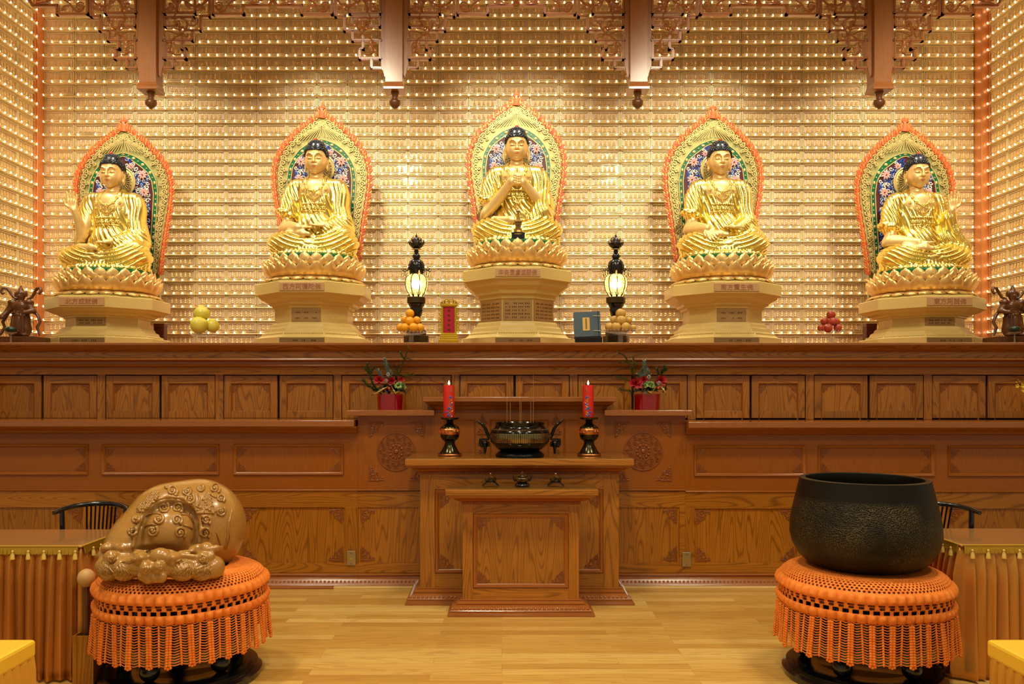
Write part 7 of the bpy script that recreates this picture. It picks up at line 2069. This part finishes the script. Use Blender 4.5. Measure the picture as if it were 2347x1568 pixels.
# ---- draped side tables
satin = mat('copper_satin', srgb(218, 150, 70), .36, metal=.55)
satin_top = mat('plastic_covered_satin', srgb(214, 150, 84), .12, metal=.15, coat=1)
fringe_m = mat('gold_fringe', srgb(186, 142, 38), .5, metal=.2)
def draped(name, x0, x1, y0, y1, zt_, lab, pleat, trim, mats, step=.050, side='r', trim_h=.045, tassel=True, seed=1):
    o = thing(name, lab, 'table')
    r_ = random.Random(seed)
    MB().box(x0 - .016, x1 + .016, y0 - .016, y1, zt_ - .012, zt_).build('top_cloth', mats[1], o, bevel=.006)
    # pleated skirt as one strip round the visible sides
    path = [(x0, y1), (x0, y0), (x1, y0), (x1, y1)]
    pts = []
    for (ax, ay), (bx_, by_) in zip(path, path[1:]):
        L_ = math.hypot(bx_ - ax, by_ - ay); n = max(2, int(L_ / (step / 14))); nx, ny = (by_ - ay) / L_, -(bx_ - ax) / L_
        for i in range(n): t = i / n; pts.append((ax + (bx_ - ax) * t, ay + (by_ - ay) * t, nx, ny, L_ * t))
    nz = 14; rings = []
    ph = [r_.uniform(-.4, .4) for _ in range(400)]
    for j in range(nz + 1):
        t = j / nz; z = (zt_ - .008) * (1 - t) + .012 * t
        ring = []
        for i, (x, y, nx, ny, s) in enumerate(pts):
            c = (i / 14) % 1; q_ = int(i / 14)
            saw = c ** 1.1 if c < .86 else (1 - c) / .14
            wv = math.sin(i * .177 + t * 2.2 + ph[q_ % 400]) * .35 + math.sin(i * .075 - t * 1.5) * .5
            a = pleat * (.30 + .70 * min(1, t * 5.0)) * saw + pleat * .55 * wv * t
            ring.append((x + nx * (a + .012 * t) * 1, y + ny * (a + .012 * t), z))
        rings.append(ring)
    mb = MB(); mb.loft(rings, cap=False, closed=False); sk = mb.build('skirt', mats[0], o, smooth=60)
    sm = sk.modifiers.new('thickness', 'SOLIDIFY'); sm.thickness = .003
    # fringe
    if trim:
        fb_ = MB(); tot = len(pts)
        fb_.tube([(x + nx * .016, y + ny * .016, zt_ - .004) for x, y, nx, ny, s in pts[::3]], .005, n=6)
        for i, (x, y, nx, ny, s) in enumerate(pts):
            for q_ in (0, .5):
                x_, y_ = x - ny * q_ * step / 14, y + nx * q_ * step / 14
                fb_.tube([(x_ + nx * .018, y_ + ny * .018, zt_ - .006), (x_ + nx * .024 + r_.uniform(-.002, .002), y_ + ny * .024, zt_ - trim_h * r_.uniform(.85, 1))], .0014, n=3)
        fb_.build('fringe', fringe_m, o)
        if tassel:
            for i in range(9, tot, 21):
                x, y, nx, ny, s = pts[i]; tb = MB(); c = (x + nx * .032, y + ny * .032)
                tb.lathe([(.0115, -trim_h - .018), (.0085, -trim_h + .004), (.004, -trim_h + .014), (.006, -trim_h + .020), (.001, -trim_h + .026)], (c[0], c[1], zt_), n=8)
                tb.build('tassel', mat('cream_tassel', srgb(222, 184, 92), .5) if 'cream_tassel' not in bpy.data.materials else bpy.data.materials['cream_tassel'], o, smooth=50)
    return o
draped('draped_table', -3.35, -2.035, 4.0, 4.45, .650, 'table with copper satin cloth and gold fringe beside the drum', .042, True, (satin, satin_top), seed=1)
draped('draped_table', PX(2200, 4.02), 3.5, 4.0, 4.45, .655, 'table with copper satin cloth and gold fringe beside the bowl', .042, True, (satin, satin_top), seed=5)
yel_v = mat('yellow_vinyl', srgb(236, 188, 52), .38, coat=.15); yel_s = mat('yellow_skirt', srgb(206, 146, 48), .45)
for x0, x1, lab, sd in ((-2.9, PX(72, 3.14), 'low bench with yellow cover in the near corner on the drum side', 3), (PX(2272, 3.14), 3.1, 'low bench with yellow cover in the near corner on the bowl side', 4)):
    o = draped('covered_bench', x0, x1, 2.35, 3.14, .44, lab, .018, False, (yel_s, yel_v), step=.05, seed=sd)
    o['category'] = 'bench'
    MB().box(x0 - .014, x1 + .014, 2.335, 3.15, .385, .452).build('cushion_top', yel_v, o, bevel=.012)
    bpy.data.objects.remove([c for c in o.children if c.name.startswith('top_cloth')][0])

# ---- black chairs behind the side tables
def chair(px, lab, rz, d=4.62):
    k = d / F; X = PX(px, d); zz = PZ(1163, d); o = thing('armchair', lab, 'chair', (X, d, 0), 'black round backed chairs', rz)
    w = .19
    rail = [(-w, -.08, zz - .014), (-w * .86, -.02, zz - .003), (-w * .62, .04, zz + .005), (-w * .32, .075, zz + .009), (0, .085, zz + .010), (w * .32, .075, zz + .009), (w * .62, .04, zz + .005), (w * .86, -.02, zz - .003), (w, -.08, zz - .014)]
    MB().tube([Vector(p) for p in rail], [.012] + [.0145] * 7 + [.012], n=10, up=(0, 0, 1)).build('crest_rail', black_l, o, smooth=60)
    MB().box(-w * .88, w * .88, -.09, .13, .36, .40).build('seat', black_l, o, bevel=.01)
    for sx_, sy_ in ((-1, -1), (1, -1), (-1, 1), (1, 1)):
        y = -.05 if sy_ < 0 else .10; xx = sx_ * w * (.80 if sy_ < 0 else .70)
        MB().tube([(xx, y, 0), (xx, y, .37)] + ([(sx_ * w * .86, -.03, zz - .004)] if sy_ < 0 else []), .0135, n=8).build('leg', black_l, o, smooth=60)
    for i in range(8):
        t = -1 + 2 * i / 7; x1 = t * w * .40 + w * .08; MB().tube([(t * w * .33, .09, .39), (t * w * .37, .10, .56), (x1, .082 - abs(t) * .015, zz + .004)], .0052, n=6).build('spindle', black_l, o, smooth=60)
    MB().box(-w * .66, w * .66, .09, .11, .18, .21).build('stretcher', black_l, o)
chair(219, 'black round backed wooden chair behind the draped table near the drum', .22)
chair(2149, 'black round backed wooden chair behind the draped table near the bowl', -.22)
# ================================================================== light
W_ = bpy.data.worlds.new('world'); sc.world = W_; W_.use_nodes = True
W_.node_tree.nodes['Background'].inputs[0].default_value = (1.0, .89, .63, 1)
W_.node_tree.nodes['Background'].inputs[1].default_value = .30
def area(x, y, z, sx, sy, e, col=(1, .92, .67), rot=(0, 0, 0), spread=PI):
    l = bpy.data.lights.new('downlight', 'AREA'); l.shape = 'RECTANGLE'; l.size = sx; l.size_y = sy; l.energy = e; l.color = col; l.spread = spread
    o = bpy.data.objects.new('downlight', l); o.location = (x, y, z); o.rotation_euler = rot; COL.objects.link(o); return o
for x in (-2.6, 0, 2.6):
    for y in (1.2, 3.6): area(x, y, CEIL - .05, .45, .45, 47, spread=2.2)
for i, (X, Zt) in enumerate(peds):
    l = bpy.data.lights.new('statue_spot', 'SPOT'); l.energy = 420; l.color = (1, .90, .66); l.spot_size = math.radians(37); l.spot_blend = 1.0; l.shadow_soft_size = .22
    o = bpy.data.objects.new('statue_spot', l); COL.objects.link(o)
    o.location = (X * .86, 3.2, 4.75); d = Vector((X, 7.2, Zt + .80)) - o.location
    o.rotation_euler = d.to_track_quat('-Z', 'Y').to_euler()
# concealed spots behind the fretwork, one each side of every statue
for i, (X, Zt) in enumerate(peds):
    for s_ in (-1, 1):
        l = bpy.data.lights.new('cove_spot', 'SPOT'); l.energy = 125; l.color = (1, .95, .76); l.spot_size = math.radians(84); l.spot_blend = .8; l.shadow_soft_size = .08
        o = bpy.data.objects.new('cove_spot', l); COL.objects.link(o)
        o.location = (X + s_ * .55, 6.48, 5.0); d = Vector((X + s_ * .12, 7.35, 3.2)) - o.location
        o.rotation_euler = d.to_track_quat('-Z', 'Y').to_euler()
sc.view_settings.exposure = 0
sc.cycles.use_adaptive_sampling = True; sc.cycles.adaptive_threshold = .05
sc.cycles.max_bounces = 5; sc.cycles.diffuse_bounces = 2; sc.cycles.glossy_bounces = 3; sc.cycles.transmission_bounces = 5; sc.cycles.transparent_max_bounces = 6
sc.cycles.caustics_reflective = False; sc.cycles.caustics_refractive = False
sc.cycles.sample_clamp_indirect = 6
print('SCRIPT', round(time.time() - T0, 1))
